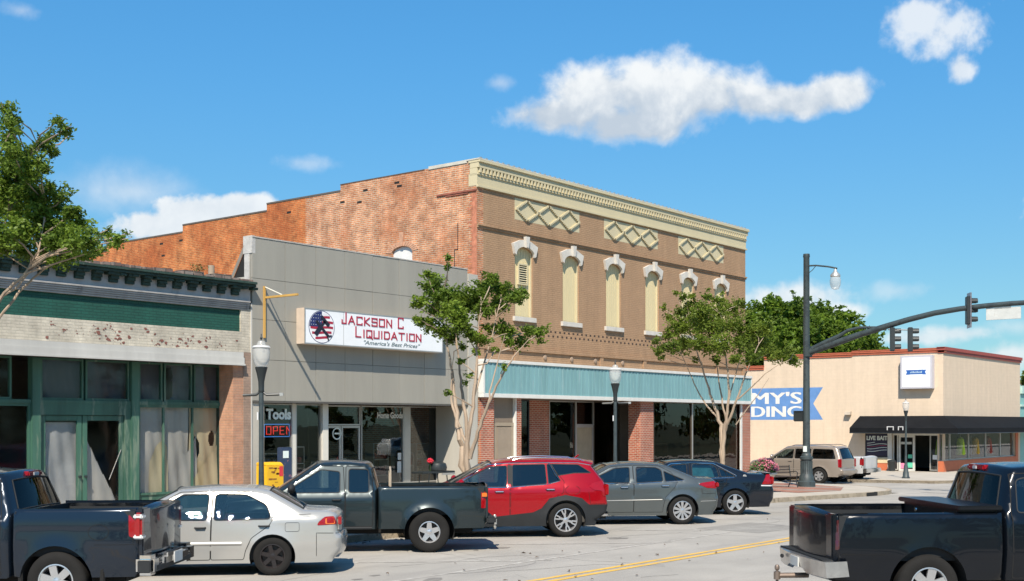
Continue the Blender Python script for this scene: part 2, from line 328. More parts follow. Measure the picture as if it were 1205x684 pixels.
def wall_holes(mb, x0, x1, z0, z1, y0, y1, holes, axis='v', m=None):
    """solid wall slab between y0..y1 with rectangular openings; axis 'v': slab spans x; 'u': spans y (x0,x1 are then v)"""
    xs = sorted({x0, x1} | {min(max(a, x0), x1) for h in holes for a in h[:2]}); zs = sorted({z0, z1} | {min(max(a, z0), z1) for h in holes for a in h[2:]})
    def solid(i, j):
        if i < 0 or j < 0 or i >= len(xs) - 1 or j >= len(zs) - 1: return False
        cx, cz = (xs[i] + xs[i + 1]) / 2, (zs[j] + zs[j + 1]) / 2
        return not any(h[0] < cx < h[1] and h[2] < cz < h[3] for h in holes)
    P = (lambda a, y, z: (a, y, z)) if axis == 'v' else (lambda a, y, z: (y, a, z))
    for i in range(len(xs) - 1):
        for j in range(len(zs) - 1):
            if not solid(i, j): continue
            a, b, c, d = xs[i], xs[i + 1], zs[j], zs[j + 1]
            mb.quad(P(a, y0, c), P(b, y0, c), P(b, y0, d), P(a, y0, d), m); mb.quad(P(a, y1, c), P(b, y1, c), P(b, y1, d), P(a, y1, d), m)
            if not solid(i - 1, j): mb.quad(P(a, y0, c), P(a, y1, c), P(a, y1, d), P(a, y0, d), m)
            if not solid(i + 1, j): mb.quad(P(b, y0, c), P(b, y1, c), P(b, y1, d), P(b, y0, d), m)
            if not solid(i, j - 1): mb.quad(P(a, y0, c), P(b, y0, c), P(b, y1, c), P(a, y1, c), m)
            if not solid(i, j + 1): mb.quad(P(a, y0, d), P(b, y0, d), P(b, y1, d), P(a, y1, d), m)
    return mb
def frame(mb, x0, x1, z0, z1, y0, y1, t, m=None):
    mb.box((x0, y0, z0), (x0 + t, y1, z1), m); mb.box((x1 - t, y0, z0), (x1, y1, z1), m)
    mb.box((x0 + t, y0, z1 - t), (x1 - t, y1, z1), m); mb.box((x0 + t, y0, z0), (x1 - t, y1, z0 + t), m); return mb
# ---------------------------------------------------------------- palette
M_asphalt = mat('asphalt', (0.35, 0.328, 0.292), 0.9, var=0.16, vscale=0.35, bump=0.5, bscale=60, c2=(0.28, 0.262, 0.238), c2fac=0.48, c2map=(0.22, 1.6, 1), c2scale=0.7, c2edge=0.2, grain=0.22)
M_walk = mat('walk_concrete', (0.42, 0.38, 0.32), 0.9, var=0.12, vscale=0.8, bump=0.2, grain=0.1)
M_kerb = mat('kerb_stone', (0.36, 0.30, 0.22), 0.9, var=0.3, vscale=3, bump=0.8, bscale=18, c2=(0.2, 0.16, 0.11), c2fac=0.4, c2scale=4, grain=0.2)
M_apron = brick('apron_brick', (0.36, 0.16, 0.10), (0.30, 0.13, 0.09), (0.30, 0.24, 0.2), bump=0.2)
M_earth = mat('grass_earth', (0.05, 0.062, 0.03), 1.0, var=0.3, vscale=0.2, grain=0.3)
M_yellow = mat('yellow_paint', (0.66, 0.40, 0.07), 0.8, var=0.15, vscale=2, c2=(0.40, 0.34, 0.24), c2fac=0.45, c2scale=5, c2edge=0.15)
M_white = mat('white_road_paint', (0.55, 0.53, 0.48), 0.85, var=0.1, c2=(0.36, 0.335, 0.30), c2fac=0.85, c2scale=4, c2edge=0.2)
M_black = mat('black_metal', (0.022, 0.028, 0.03), 0.45, var=0.15, bump=0.05)
M_pole = mat('pole_green_black', (0.045, 0.062, 0.066), 0.5, var=0.15, c2=(0.03, 0.04, 0.045), c2scale=3)
M_dark = mat('dark_void', (0.012, 0.012, 0.012), 0.9, var=0.1)
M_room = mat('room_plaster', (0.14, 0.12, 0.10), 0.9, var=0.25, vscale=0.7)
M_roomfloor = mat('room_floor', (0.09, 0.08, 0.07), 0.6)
M_roof = mat('roof_membrane', (0.22, 0.21, 0.20), 0.9)
M_alum = mat('aluminium', (0.48, 0.47, 0.44), 0.4, metal=0.6, var=0.06)
M_glassS = glass('shop_glass', (0.80, 0.82, 0.81), 1.5, refl=0.01, wave=0.03)
M_glassD = glass('dark_shop_glass', (0.50, 0.44, 0.38), 1.42, refl=0.01, wave=0.06)
M_glassO = glass('old_glass', (0.90, 0.91, 0.92), 1.35, refl=0.0, rough=0.05, wave=0.05)

# ---------------------------------------------------------------- ground, road, kerbs
def sheet(poly, h, name, m, skirt=0.0, step=3.0, kind='structure', label=None, par=None):
    k = len(poly); pts = [Vector(p) for p in poly]; edges = [(i, (i + 1) % k) for i in range(k)]
    x0, x1 = min(p[0] for p in poly), max(p[0] for p in poly); y0, y1 = min(p[1] for p in poly), max(p[1] for p in poly)
    for ub in (28.0, 58.0):
        if x0 < ub < x1: pts += [Vector((ub, y0 - 1)), Vector((ub, y1 + 1))]; edges.append((len(pts) - 2, len(pts) - 1))
    vs, _, fs, *_ = delaunay_2d_cdt(pts, edges, [], 0, 1e-5)
    poly_ = np.array(poly)
    mb = MB()
    keep = [f for f in fs if inpoly(np.array([sum((vs[i] for i in f), Vector((0, 0))) / len(f)]), poly_)[0]]
    mb.add([(v.x, v.y, G(v.x) + h) for v in vs], keep)
    if skirt:
        for i in range(k):
            a, b = poly[i], poly[(i + 1) % k]; us = [0] + sorted((ub - a[0]) / (b[0] - a[0]) for ub in (28.0, 58.0) if (a[0] - ub) * (b[0] - ub) < 0) + [1]
            for s0, s1 in zip(us, us[1:]):
                p = (a[0] + (b[0] - a[0]) * s0, a[1] + (b[1] - a[1]) * s0); q = (a[0] + (b[0] - a[0]) * s1, a[1] + (b[1] - a[1]) * s1)
                mb.quad((p[0], p[1], G(p[0]) + h - skirt), (q[0], q[1], G(q[0]) + h - skirt), (q[0], q[1], G(q[0]) + h), (p[0], p[1], G(p[0]) + h))
    me = bpy.data.meshes.new(name); me.from_pydata(mb.v, [], mb.f); me.materials.append(m)
    bm = bmesh.new(); bm.from_mesh(me); bmesh.ops.delete(bm, geom=[v for v in bm.verts if not v.link_faces], context='VERTS'); bm.to_mesh(me); bm.free(); me.update()
    o = bpy.data.objects.new(name, me); COL.objects.link(o)
    if kind: o['kind'] = kind
    return o
def inpoly(P, poly):
    x, y = P[:, 0], P[:, 1]; c = np.zeros(len(P), bool); k = len(poly)
    for i in range(k):
        x1, y1 = poly[i]; x2, y2 = poly[(i + 1) % k]
        if y1 == y2: continue
        c ^= ((y1 > y) != (y2 > y)) & (x < (x2 - x1) * (y - y1) / (y2 - y1) + x1)
    return c
sheet([(-900, -900), (1500, -900), (1500, 1500), (-900, 1500)], -0.035, 'ground', M_earth)
sheet([(-120, 1), (400, 1), (400, 18.3), (75, 18.3), (73, 140), (48, 140), (48, 18.3), (-120, 18.3)], 0.0, 'road', M_asphalt)
cor = [(44.5 + 8.5 * math.sin(R(a)), 26.4 - 8.5 * math.cos(R(a))) for a in range(0, 91, 6)]
walk = [(-120, 17.9)] + cor + [(53, 120), (-120, 120)]
sheet(walk, 0.14, 'sidewalk', M_walk, skirt=0.14)
far_edge = [(66, 120), (66, 31), (61.6, 30.5), (59.6, 29), (59.2, 25), (60.5, 21.3), (64, 18.8), (70, 18), (400, 18)]
sheet(far_edge + [(400, 120)], 0.14, 'sidewalk_far', M_walk, skirt=0.14)
sheet([(-120, -3), (400, -3), (400, 0.8), (-120, 0.8)], 0.14, 'sidewalk_near', M_walk, skirt=0.14)
def ribbon_path(pts, wdt, h, side=1):   # polygon to the left of a path
    out = []
    for i, p in enumerate(pts):
        a = Vector(pts[max(i - 1, 0)]); b = Vector(pts[min(i + 1, len(pts) - 1)]); d = (b - a).normalized(); out.append((p[0] - d.y * wdt * side, p[1] + d.x * wdt * side))
    return list(pts) + out[::-1]
sheet(ribbon_path([(-120, 17.885)] + [(44.5 + 8.515 * math.sin(R(a)), 26.4 - 8.515 * math.cos(R(a))) for a in range(0, 91, 6)] + [(53.015, 60)], 0.17, 0), 0.146, 'kerb', M_kerb, skirt=0.15)
sheet(ribbon_path([(66, 60)] + far_edge[1:], -0.17, 0, side=-1), 0.146, 'kerb_far', M_kerb, skirt=0.15)
sheet([(41, 19.4), (44.5, 19.3), (48.5, 20.9), (51, 24), (51.2, 25.6), (46, 25.2), (42, 23.0)], 0.148, 'sidewalk_brick_apron', M_apron)
for q, dv in enumerate((11.05, 11.29)):
    sheet([(-60, dv), (39, dv), (39, dv + 0.12), (-60, dv + 0.12)], 0.005, 'road_centre_line', M_yellow)
for q in range(10):     # angled stall lines
    u0 = 8.0 + q * 4.03; c = 0.7071
    sheet([(u0, 17.8), (u0 + 5.0, 12.8), (u0 + 5.13, 12.8), (u0 + 0.13, 17.8)], 0.005, 'road_stall_line', M_white)
sheet([(5, 12.9), (24, 12.95), (24, 13.04), (5, 13.0)], 0.004, 'road_edge_line', M_white)
sheet([(54, 18.9), (54.5, 18.9), (54.5, 18.3), (54, 18.3)], 0.005, 'road_stop_line', M_white)
# tar seams and cracks
mbc = MB()
for q in range(26):
    x, y = random.uniform(8, 38), random.uniform(10.2, 14.5); a = random.uniform(-0.3, 0.3) + (1.57 if q % 3 == 0 else 0)
    for s_ in range(random.randint(8, 20)):
        nx, ny = x + 0.25 * math.cos(a), y + 0.25 * math.sin(a); a += random.uniform(-0.4, 0.4); wdt = 0.006
        if 9.9 < ny < 17.5: mbc.quad((x - wdt, y - wdt, G(x) + 0.004), (nx - wdt, ny - wdt, G(nx) + 0.004), (nx + wdt, ny + wdt, G(nx) + 0.004), (x + wdt, y + wdt, G(x) + 0.004))
        x, y = nx, ny
props(mbc.build('road_crack', mat('tar', (0.18, 0.168, 0.15), 0.9)), kind='structure')
# oil stains, a patched trench and a manhole
mo = MB()
for q in range(22):
    x, y = (9.5 + (q % 8) * 4.03 + random.gauss(0, .4), random.uniform(13.5, 16)) if q < 14 else (random.uniform(9, 30), random.uniform(9.5, 13)); r_ = random.uniform(.06, .3); k_ = 18; ph = random.random() * 6
    mo.add([(x + r_ * (1 + .3 * math.sin(3 * a + ph) + .15 * math.sin(7 * a)) * math.cos(a), y + r_ * .8 * (1 + .3 * math.sin(2 * a + ph)) * math.sin(a), G(x) + .0035 + q * .00005) for a in np.linspace(0, 6.283, k_, endpoint=False)], [tuple(range(k_))])
props(mo.build('road_oil_stain', mat('oil', (0.2, 0.185, 0.165), 0.75, var=.3)), kind='structure')
sheet([(24.2, 12.4), (26.4, 12.2), (26.7, 13.9), (24.4, 14.1)], 0.003, 'road_patch', mat('patch_asphalt', (0.26, 0.245, 0.22), 0.9, var=.15, vscale=2, grain=.25))
sheet([(48.5, 14), (49.3, 14), (50.2, 18), (49.4, 18)], 0.003, 'road_patch', mat('patch_asphalt', (0.26, 0.245, 0.22), 0.9))
# dead leaves and litter
ml = MB()
for q in range(150):
    if q < 70: x, y = random.uniform(9, 32), random.uniform(9.5, 14)
    else: x, y = random.uniform(9, 32), random.gauss(17.5, 0.25)
    s_ = random.uniform(0.02, 0.06); a = random.uniform(0, 6.28); z = G(x) + (0.02 if y < 17.85 else 0.16)
    ml.add([(x + s_ * math.cos(a), y + s_ * math.sin(a), z), (x - s_ * 0.5 * math.sin(a), y + s_ * 0.5 * math.cos(a), z + random.uniform(0, 0.03)), (x - s_ * math.cos(a), y - s_ * math.sin(a), z), (x + s_ * 0.5 * math.sin(a), y - s_ * 0.5 * math.cos(a), z + random.uniform(0, 0.03))], [(0, 1, 2, 3)])
props(ml.build('dead_leaves', mat('dead_leaf', (0.09, 0.055, 0.03), 0.8, var=0.4)), 'dry brown leaves scattered on the road by the kerb', 'leaves', kind='stuff')

# ================================================================ buildings
FV = 26.5
# ---- 1. old green and white storefront (left)
M_gpaint = mat('green_paint', (0.042, 0.115, 0.082), 0.6, var=0.35, vscale=2, streak=True, c2=(0.14, 0.20, 0.15), c2fac=0.4, c2scale=3, bump=0.15)
M_gpanel = brick('green_painted_brick', (0.010, 0.088, 0.066), (0.009, 0.078, 0.058), (0.006, 0.06, 0.045), bump=.5, dirt=.2)
M_gcorn = mat('dark_green_brick', (0.022, 0.05, 0.04), 0.8, var=0.5, vscale=5, bump=0.5, c2=(0.06, 0.09, 0.07), c2fac=0.3, c2scale=6)
M_frieze = mat('grey_frieze', (0.34, 0.33, 0.32), 0.8, var=0.2, vscale=3, c2=(0.2, 0.2, 0.2), c2fac=0.35, streak=True, c2scale=2)
M_wbrick = brick('white_painted_brick', (0.56, 0.51, 0.42), (0.51, 0.46, 0.375), (0.47, 0.43, 0.35), patch=(0.63, 0.58, 0.48), patchfac=0.6, bump=0.45)
M_chip = mat('flaked_brick', (0.22, 0.09, 0.07), 0.9, var=0.3, vscale=8)
M_fascia = mat('fascia_metal', (0.50, 0.49, 0.46), 0.6, var=0.15, vscale=1, streak=True, c2=(0.28, 0.26, 0.24), c2fac=0.2, c2scale=2)
M_peach = brick('peach_brick', (0.50, 0.27, 0.17), (0.46, 0.24, 0.16), (0.42, 0.26, 0.18), bump=0.4)
M_tanb = brick('tan_brick', (0.36, 0.25, 0.19), (0.32, 0.22, 0.17), (0.3, 0.22, 0.17), bump=0.4)
M_rubble = brick('weathered_coping_brick', (0.20, 0.13, 0.11), (0.30, 0.25, 0.22), (0.08, 0.07, 0.06), bump=0.8, bw=0.3, bh=0.1)
M_paper = mat('window_paper', (0.42, 0.40, 0.36), 0.8, var=0.22, vscale=1.4, streak=True, bump=0.2, bscale=3)
M_papery = mat('yellowed_paper', (0.52, 0.44, 0.28), 0.8, var=0.2, vscale=2, streak=True)
UL0, UL1 = 8.0, fv(296, 400, FV)[0]
b1 = thing('brick_storefront', 'old vacant brick storefront with dark green sign panel, white painted brick and papered windows', 'building', (UL0, FV, 0.14))
zt, zc, zcb, zfb, zmb, zpb, zwb, zfas = 6.45, 6.3, 5.93, 5.78, 5.54, 4.94, 4.38, 4.02
mb = MB(); mb.box((UL0, FV, zwb), (UL1, FV + 0.4, zpb)); mb.box((UL0, FV + 0.12, zpb), (UL1, FV + 0.4, zt - 0.12))
uR = fv(283.5, 372, FV)[0]
mb.box((uR, FV, zpb), (UL1, FV + 0.12, zmb + 0.05)); mb.build('upper_wall', M_wbrick, b1)
mb = MB()
for q in range(170):
    cx_, cz_ = random.choice([(17.2, 4.55), (16.9, 4.75), (18.8, 4.5), (17.4, 4.48), (19.7, 4.6), (15.9, 4.7), (20.4, 4.55), (18.3, 4.7)]); x = random.gauss(cx_, 0.35); z = random.gauss(cz_, 0.09)
    if not (UL0 < x < UL1 - 0.1 and zwb + 0.02 < z < zpb - 0.03): continue
    s_ = random.choice([.008, .012, .018, .03, .05]) * random.uniform(.7, 1.2); k = 7; a0 = random.random() * 6
    pts = [(x + s_ * random.uniform(.5, 1.5) * math.cos(a0 + i * 6.283 / k), z + s_ * random.uniform(.4, .9) * math.sin(a0 + i * 6.283 / k)) for i in range(k)]
    yy = FV - 0.003 - q * 0.00005; mb.add([(p[0], yy, p[1]) for p in pts], [tuple(range(k))])
mb.build('flaked_patch', M_chip, b1)
bx((UL0, FV + 0.06, zpb), (uR, FV + 0.12, zmb), 'sign_panel', M_gpanel, b1)
mb = MB()
for q in range(5): mb.box((UL0, FV - 0.02 - q * 0.025, zmb + q * 0.05), (UL1 - 0.12, FV + 0.06, zmb + (q + 1) * 0.05 - 0.006))
mb.build('moulding', M_frieze, b1, bevel=0.006)
bx((UL0, FV - 0.01, zfb), (UL1 - 0.05, FV + 0.1, zcb + 0.25), 'frieze', mat('frieze_light', (0.40, 0.39, 0.38), 0.8, var=0.15, c2=(0.26, 0.26, 0.26), c2fac=0.4, streak=True, c2scale=1.5), b1)
mb = MB(); u = UL0 + 0.15
while u < UL1 - 0.35:
    for k in range(3): mb.box((u + k * 0.035 * 0, FV - 0.09 - k * 0.05, zcb + k * 0.08 + random.uniform(-.01, .01)), (u + 0.24, FV, zcb + (k + 1) * 0.08))
    u += 0.47
for k in range(2): mb.box((UL0, FV - 0.25 - k * 0.05, zc - 0.13 + k * 0.07), (UL1 - 0.03, FV + 0.3, zc - 0.065 + k * 0.07))
for q in range(40):
    u = UL0 + q * 0.345; mb.box((u, FV - 0.22, zc - 0.2), (u + 0.17, FV, zc - 0.135))
mb.build('corbelled_cornice', M_gcorn, b1, bevel=0.008)
mb = MB(); u = UL0
while u < UL1 - 0.06:
    wdt = random.uniform(0.2, 0.33)
    if random.random() < 0.9: mb.box((u, FV - 0.16 + random.uniform(-.04, .05), zc + 0.005), (min(u + wdt, UL1 - 0.02), FV + 0.28, zc + random.uniform(0.06, 0.15)))
    u += wdt + random.uniform(0.01, 0.05)
mb.build('broken_coping', M_rubble, b1, bevel=0.012)
mb = MB(); mb.box((UL0, FV - 0.1, zwb - 0.17), (uR + 0.02, FV + 0.3, zwb - 0.01)); mb.box((UL0, FV - 0.14, zfas), (uR + 0.02, FV + 0.3, zwb - 0.16)); mb.box((UL0, FV - 0.17, zfas - 0.02), (uR + 0.03, FV - 0.13, zfas + 0.03))
mb.build('fascia', M_fascia, b1, bevel=0.005)
up0, up1 = fv(271.5, 500, FV)[0], fv(286, 500, FV)[0]
mb = MB(); mb.box((up0 + 0.08, FV, 0), (up1, FV + 0.6, zfas)); mb.build('pier', M_peach, b1)
mb = MB(); mb.box((up1, FV - 0.02, 0), (UL1 - 0.04, FV + 0.6, zwb - 0.0)); mb.build('pier', M_tanb, b1)
bx((UL1 - 0.04, FV - 0.03, 0), (UL1, FV + 0.3, zmb + 0.2), 'edge_trim', M_fascia, b1)
YS = 27.15                               # recessed timber shopfront
zr = 2.90; SZ0 = 0.55
def sx(x): return fv(x, 480, YS)[0]
posts = [(sx(35), sx(45.5)), (sx(152), sx(161)), (sx(260), sx(271))]
for a, b in posts: bx((a, YS - 0.12, 0.1), (b, YS + 0.1, zfas), 'post', M_gpaint, b1, bevel=0.01)
bx((posts[2][1], YS - 0.12, 0.1), (up0 + 0.1, YS + 0.5, zfas), 'jamb', mat('dark_green_jamb', (0.02, 0.05, 0.04), 0.7), b1)
bx((UL0, YS - 0.02, 0.1), (sx(35), YS + 0.04, SZ0), 'bulkhead', M_gpaint, b1)
bx((sx(161), YS - 0.02, 0.1), (sx(260), YS + 0.04, SZ0), 'bulkhead', M_gpaint, b1)
for a, b in ((UL0, sx(35)), (sx(45.5), sx(152)), (sx(161), sx(260))): bx((a, YS - 0.08, zr), (b, YS + 0.08, zr + 0.1), 'transom_rail', M_gpaint, b1, bevel=0.01)
def window(par, x0, x1, z0, z1, y, t, fm, gm, name='window', depth=0.05):
    mbb = MB(); frame(mbb, x0, x1, z0, z1, y - depth, y + depth, t); o = mbb.build(name, fm, par, bevel=0.003)
    mg = MB(); mg.box((x0 + t * .8, y - 0.004, z0 + t * .8), (x1 - t * .8, y + 0.004, z1 - t * .8)); mg.build('pane', gm, o); return o
for a, b in ((UL0, 14.9), (sx(46.5), sx(97)), (sx(99.5), sx(151)), (sx(162), sx(190)), (sx(192), sx(225)), (sx(227), sx(259))):
    window(b1, a, b, zr + 0.1, zfas + 0.0, YS, 0.05, M_gpaint, M_glassO, 'transom_window')
window(b1, 11.5, sx(35), SZ0, zr, YS, 0.06, M_gpaint, M_glassO, 'display_window')
window(b1, sx(161.5), sx(259.5), SZ0, zr, YS, 0.06, M_gpaint, M_glassO, 'display_window')
mb = MB()
for xx in (192, 226): mb.box((sx(xx) - 0.025, YS - 0.03, SZ0 + .06), (sx(xx) + 0.025, YS + 0.03, zr - .06))
mb.build('mullion', M_gpaint, b1)
# paper behind the glass, wavy, torn
def paper(x0, x1, z0, z1, y, m, top=None, name='window_paper', holes=()):
    mbp = MB(); nx, nz_ = 44, 44; ok = {}
    for i in range(nx + 1):
        for j in range(nz_ + 1):
            x = x0 + (x1 - x0) * i / nx; z = z0 + (z1 - z0) * j / nz_
            yy = y + 0.03 * math.sin(x * 7 + math.sin(z * 2) * 1.5) * (1 - j / nz_ * 0.8) + 0.012 * math.sin(x * 19 + z * 3)
            mbp.v.append((x, yy, z))
    for i in range(nx):
        for j in range(nz_):
            x = x0 + (x1 - x0) * (i + .5) / nx; z = z0 + (z1 - z0) * (j + .5) / nz_
            if top and z > top(x): continue
            if any(((x - hx) / rx) ** 2 + ((z - hz) / rz_) ** 2 < 1 for hx, hz, rx, rz_ in holes): continue
            q = i * (nz_ + 1) + j; mbp.f.append((q, q + nz_ + 1, q + nz_ + 2, q + 1)); mbp.m.append(0)
    return mbp.build(name, m, b1, smooth=True)
paper(sx(163), sx(224), SZ0, zr - 0.05, YS + 0.10, M_paper, holes=[(sx(196.5), 1.5, 0.04, 0.25)])
paper(sx(225.5), sx(259), SZ0, zr - 0.05, YS + 0.11, M_papery, holes=[(sx(233), 1.75, 0.12, 0.3), (sx(251.5), 2.0, 0.11, 0.22)])
paper(sx(178), sx(199), SZ0, 2.1, YS + 0.075, M_papery, top=lambda x: 1.55 + 0.4 * math.sin(x * 5))
paper(sx(212), sx(233), SZ0, 2.3, YS + 0.075, M_paper, top=lambda x: 1.9 - 0.3 * math.cos(x * 6))
paper(sx(228), sx(259), SZ0, 2.2, YS + 0.07, M_papery, top=lambda x: 0.9 + (x - sx(228)) * 1.1)
paper(sx(162), sx(259), zr + .12, zfas, YS + 0.12, mat('dark_film', (0.10, 0.10, 0.11), 0.7), holes=[(sx(200.5), 3.35, 0.15, 0.3), (sx(201), 3.72, 0.12, 0.2)])
paper(sx(47), sx(151), zr + .12, zfas, YS + 0.12, mat('dark_film2', (0.055, 0.055, 0.065), 0.7))
# double door
for q, (a, b) in enumerate(((sx(47), sx(95.5)), (sx(96.5), sx(145)))):
    dm = MB(); frame(dm, a, b, 0.15, 2.62, YS - 0.03, YS + 0.03, 0.13); dr = dm.build('door', M_gpaint, b1, bevel=0.006)
    MB().box((a + .12, YS - .004, 0.3), (b - .12, YS + .004, 2.5)).build('pane', M_glassO, dr)
    MB().lathe([(0, 0), (0.03, 0.0), (0.035, -0.05), (0, -0.06)], ((b - 0.07) if q == 0 else (a + 0.07), YS - 0.035, 1.1), 10, 'y').build('door_knob', M_black, dr)
bx((sx(45.5), YS - 0.07, 2.63), (sx(152), YS + 0.07, zr), 'door_header', M_gpaint, b1)
bx((sx(145), YS - 0.07, 0.1), (sx(152), YS + 0.07, 2.63), 'door_jamb', M_gpaint, b1)
paper(sx(50), sx(92), 0.3, 2.45, YS + 0.09, mat('grey_paper', (0.40, 0.40, 0.39), 0.8, var=0.25, vscale=1, bump=0.1))
paper(sx(100), sx(141), 0.3, 2.45, YS + 0.09, M_paper, top=lambda x: 2.2 - (x - sx(100)) * 1.9)
mb = MB(); mb.tube([(sx(127), YS - 0.06, 1.0), (sx(141), YS - 0.05, 1.75)], 0.01, 5); mb.build('stick', M_alum, b1)
# shell of the building
mb = MB(); mb.box((UL0, FV + 0.3, 5.9), (UL1, 50, 6.0)); mb.build('roof', M_roof, b1)
mb = MB(); mb.box((UL0, FV + 0.4, 0), (UL0 + 0.3, 50, 6.3)); mb.box((UL0, 49.7, 0), (UL1, 50, 6.3)); mb.build('outer_wall', M_wbrick, b1)
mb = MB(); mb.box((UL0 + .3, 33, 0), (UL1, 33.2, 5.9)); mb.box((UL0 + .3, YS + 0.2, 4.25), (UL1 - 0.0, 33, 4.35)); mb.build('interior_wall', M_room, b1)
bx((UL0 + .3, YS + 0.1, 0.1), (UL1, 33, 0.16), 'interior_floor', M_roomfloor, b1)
mb = MB(); mb.tube([(UL1 - 0.9, FV + 0.6, 5.95), (UL1 - 0.9, FV + 0.6, 6.75)], 0.09, 10); mb.build('vent_pipe', mat('clay_pipe', (0.35, 0.27, 0.2), 0.8), b1, smooth=True)
# weeds on the coping
def weeds(c, r, n, par=None, name='weed_tuft'):
    mw = MB()
    for q in range(n):
        a = random.uniform(0, 6.28); p = Vector((c[0] + random.gauss(0, r * .4), c[1] + random.gauss(0, r * .3), c[2] + random.uniform(0, r * 0.7)))
        d = Vector((math.cos(a), math.sin(a), random.uniform(.2, 1))).normalized() * random.uniform(.04, .09); e = d.cross(Vector((0, 0, 1))).normalized() * 0.015
        mw.add([p, p + d * .5 + e, p + d, p + d * .5 - e], [(0, 1, 2, 3)])
    return mw
w1 = weeds((fv(233, 318, FV)[0], FV, 6.42), 0.28, 160).build('weed', mat('weed_leaf', (0.07, 0.13, 0.03), 0.7, var=0.3)); props(w1, 'green weed growing from the broken brick coping of the vacant storefront', 'weed')

# ---- 2. grey metal-clad shop
M_grey = mat('grey_cladding', (0.31, 0.295, 0.255), 0.6, var=0.09, vscale=1.4, streak=True, c2=(0.275, 0.262, 0.228), c2fac=0.35, c2scale=0.7, c2edge=0.3)
M_greyl = mat('light_grey_wall', (0.44, 0.42, 0.37), 0.8, var=0.1, vscale=1, streak=True)
GU0, GU1, GU2 = UL1, fv(549.5, 400, FV)[0], fv(561, 400, FV)[0]
gz1, gz0 = 7.58, 3.05
b2 = thing('metal_clad_shop', 'grey metal-clad single storey shop with a white liquidation sign and recessed glass front', 'building', (GU0, FV, 0.14))
mb = MB()
useams = [GU0, fv(334.8, 300, FV)[0]]; st = 1.16
while useams[-1] + st < GU1: useams.append(useams[-1] + st)
useams.append(GU1); zse = [gz0, 4.2, 5.32, 6.45, gz1]
for a, b in zip(useams, useams[1:]):
    for c, d in zip(zse, zse[1:]): mb.box((a + 0.004, FV - 0.03 + random.uniform(-.004, .004), c + 0.004), (b - 0.004, FV + 0.03, d - 0.004))
mb.build('cladding', M_grey, b2, bevel=0.004)
bx((GU0, FV + 0.031, gz0 + .02), (GU1, FV + 0.25, gz1 - .02), 'backing_wall', mat('seam_grey', (0.25, 0.24, 0.21), 0.8), b2)
mb = MB(); mb.box((GU0, FV - 0.05, gz0 - 0.05), (GU1 + .35, FV + 0.05, gz0)); mb.build('soffit_trim', mat('soffit_dark', (0.09, 0.085, 0.075), 0.6), b2)
mb = MB(); q = GU0
while q < GU1: mb.box((q, FV - 0.045, gz1 - 0.005), (min(q + 0.55, GU1), FV + 0.26, gz1 + 0.035)); q += 0.56
mb.build('coping', mat('coping_concrete', (0.42, 0.4, 0.37), 0.8, var=0.2), b2, bevel=0.006)
mb = MB(); mb.box((GU0 - 0.02, FV - 0.03, gz1 - 0.45), (GU0 + 0.12, FV + 0.35, gz1 + 0.05)); mb.box((GU0 - 0.02, FV + 0.08, 5.0), (GU0 + 0.1, FV + 0.3, gz1 - 0.45)); mb.build('block_return', mat('stucco_pale', (0.45, 0.44, 0.42), 0.9, bump=0.5, bscale=15, var=.2), b2, bevel=0.01)
mb = MB(); mb.tube([(GU0 + 0.02, FV + 0.3, gz1 - 0.2), (GU0 + 0.02, FV + 1.0, 6.35)], 0.05, 4); mb.build('parapet_brace', mat('weathered_board', (0.35, 0.32, 0.28), 0.8, streak=True), b2)
mb = MB(); mb.prism([(FV + .25, 6.0), (FV + .3, gz1 - .25), (FV + 0.95, 6.35), (FV + .95, 6.0)], lambda a, b: (GU0 + 0.05, a, b), lambda a, b: (GU0 + 0.09, a, b)); mb.build('parapet_gusset', M_dark, b2)
mb = MB(); mb.box((GU1, FV - 0.06, 0), (GU2 - 0.01, FV + 0.5, 7.45)); mb.build('pilaster', M_greyl, b2, bevel=0.01)
mb = MB(); mb.box((GU0, FV + .25, 6.3), (GU2, 46, 6.4)); mb.build('roof', M_roof, b2)
mb = MB(); mb.box((GU0, FV + .3, 0), (GU0 + 0.2, 46, 6.5)); mb.box((GU0, 45.8, 0), (GU2, 46, 6.4)); mb.build('outer_wall', M_greyl, b2)
# glass front
YG = 26.95; YR = 27.75
def gx(x, y=YG): return fv(x, 500, y)[0]
mb = MB(); mb.box((GU0, FV, 0), (GU0 + 0.45, YG + .3, gz0 - .05)); mb.build('jamb_wall', M_greyl, b2, bevel=0.008)
def alum(a, b, z0, z1, y, par=b2, name='mullion', m=None, d=0.05): return bx((a, y - d, z0), (b, y + d, z1), name, m or M_alum, par, bevel=0.004)
wins = [(GU0 + 0.45, gx(343)), (gx(347), gx(377))]
M_alw = mat('pale_mullion', (0.62, 0.60, 0.54), 0.5, var=0.05)
alum(gx(343), gx(347), 0.1, gz0 - .05, YG, m=M_alw); alum(gx(377), gx(383.5), 0.1, gz0 - .05, YG - .02, m=M_alw, d=0.09)
for q, (a, b) in enumerate(wins):
    o = window(b2, a, b, 0.45, gz0 - .06, YG + 0.0, 0.035, M_alum, M_glassS)
bx((GU0 + .45, YG - .04, 0.1), (gx(377), YG + .06, 0.45), 'bulkhead', M_greyl, b2)
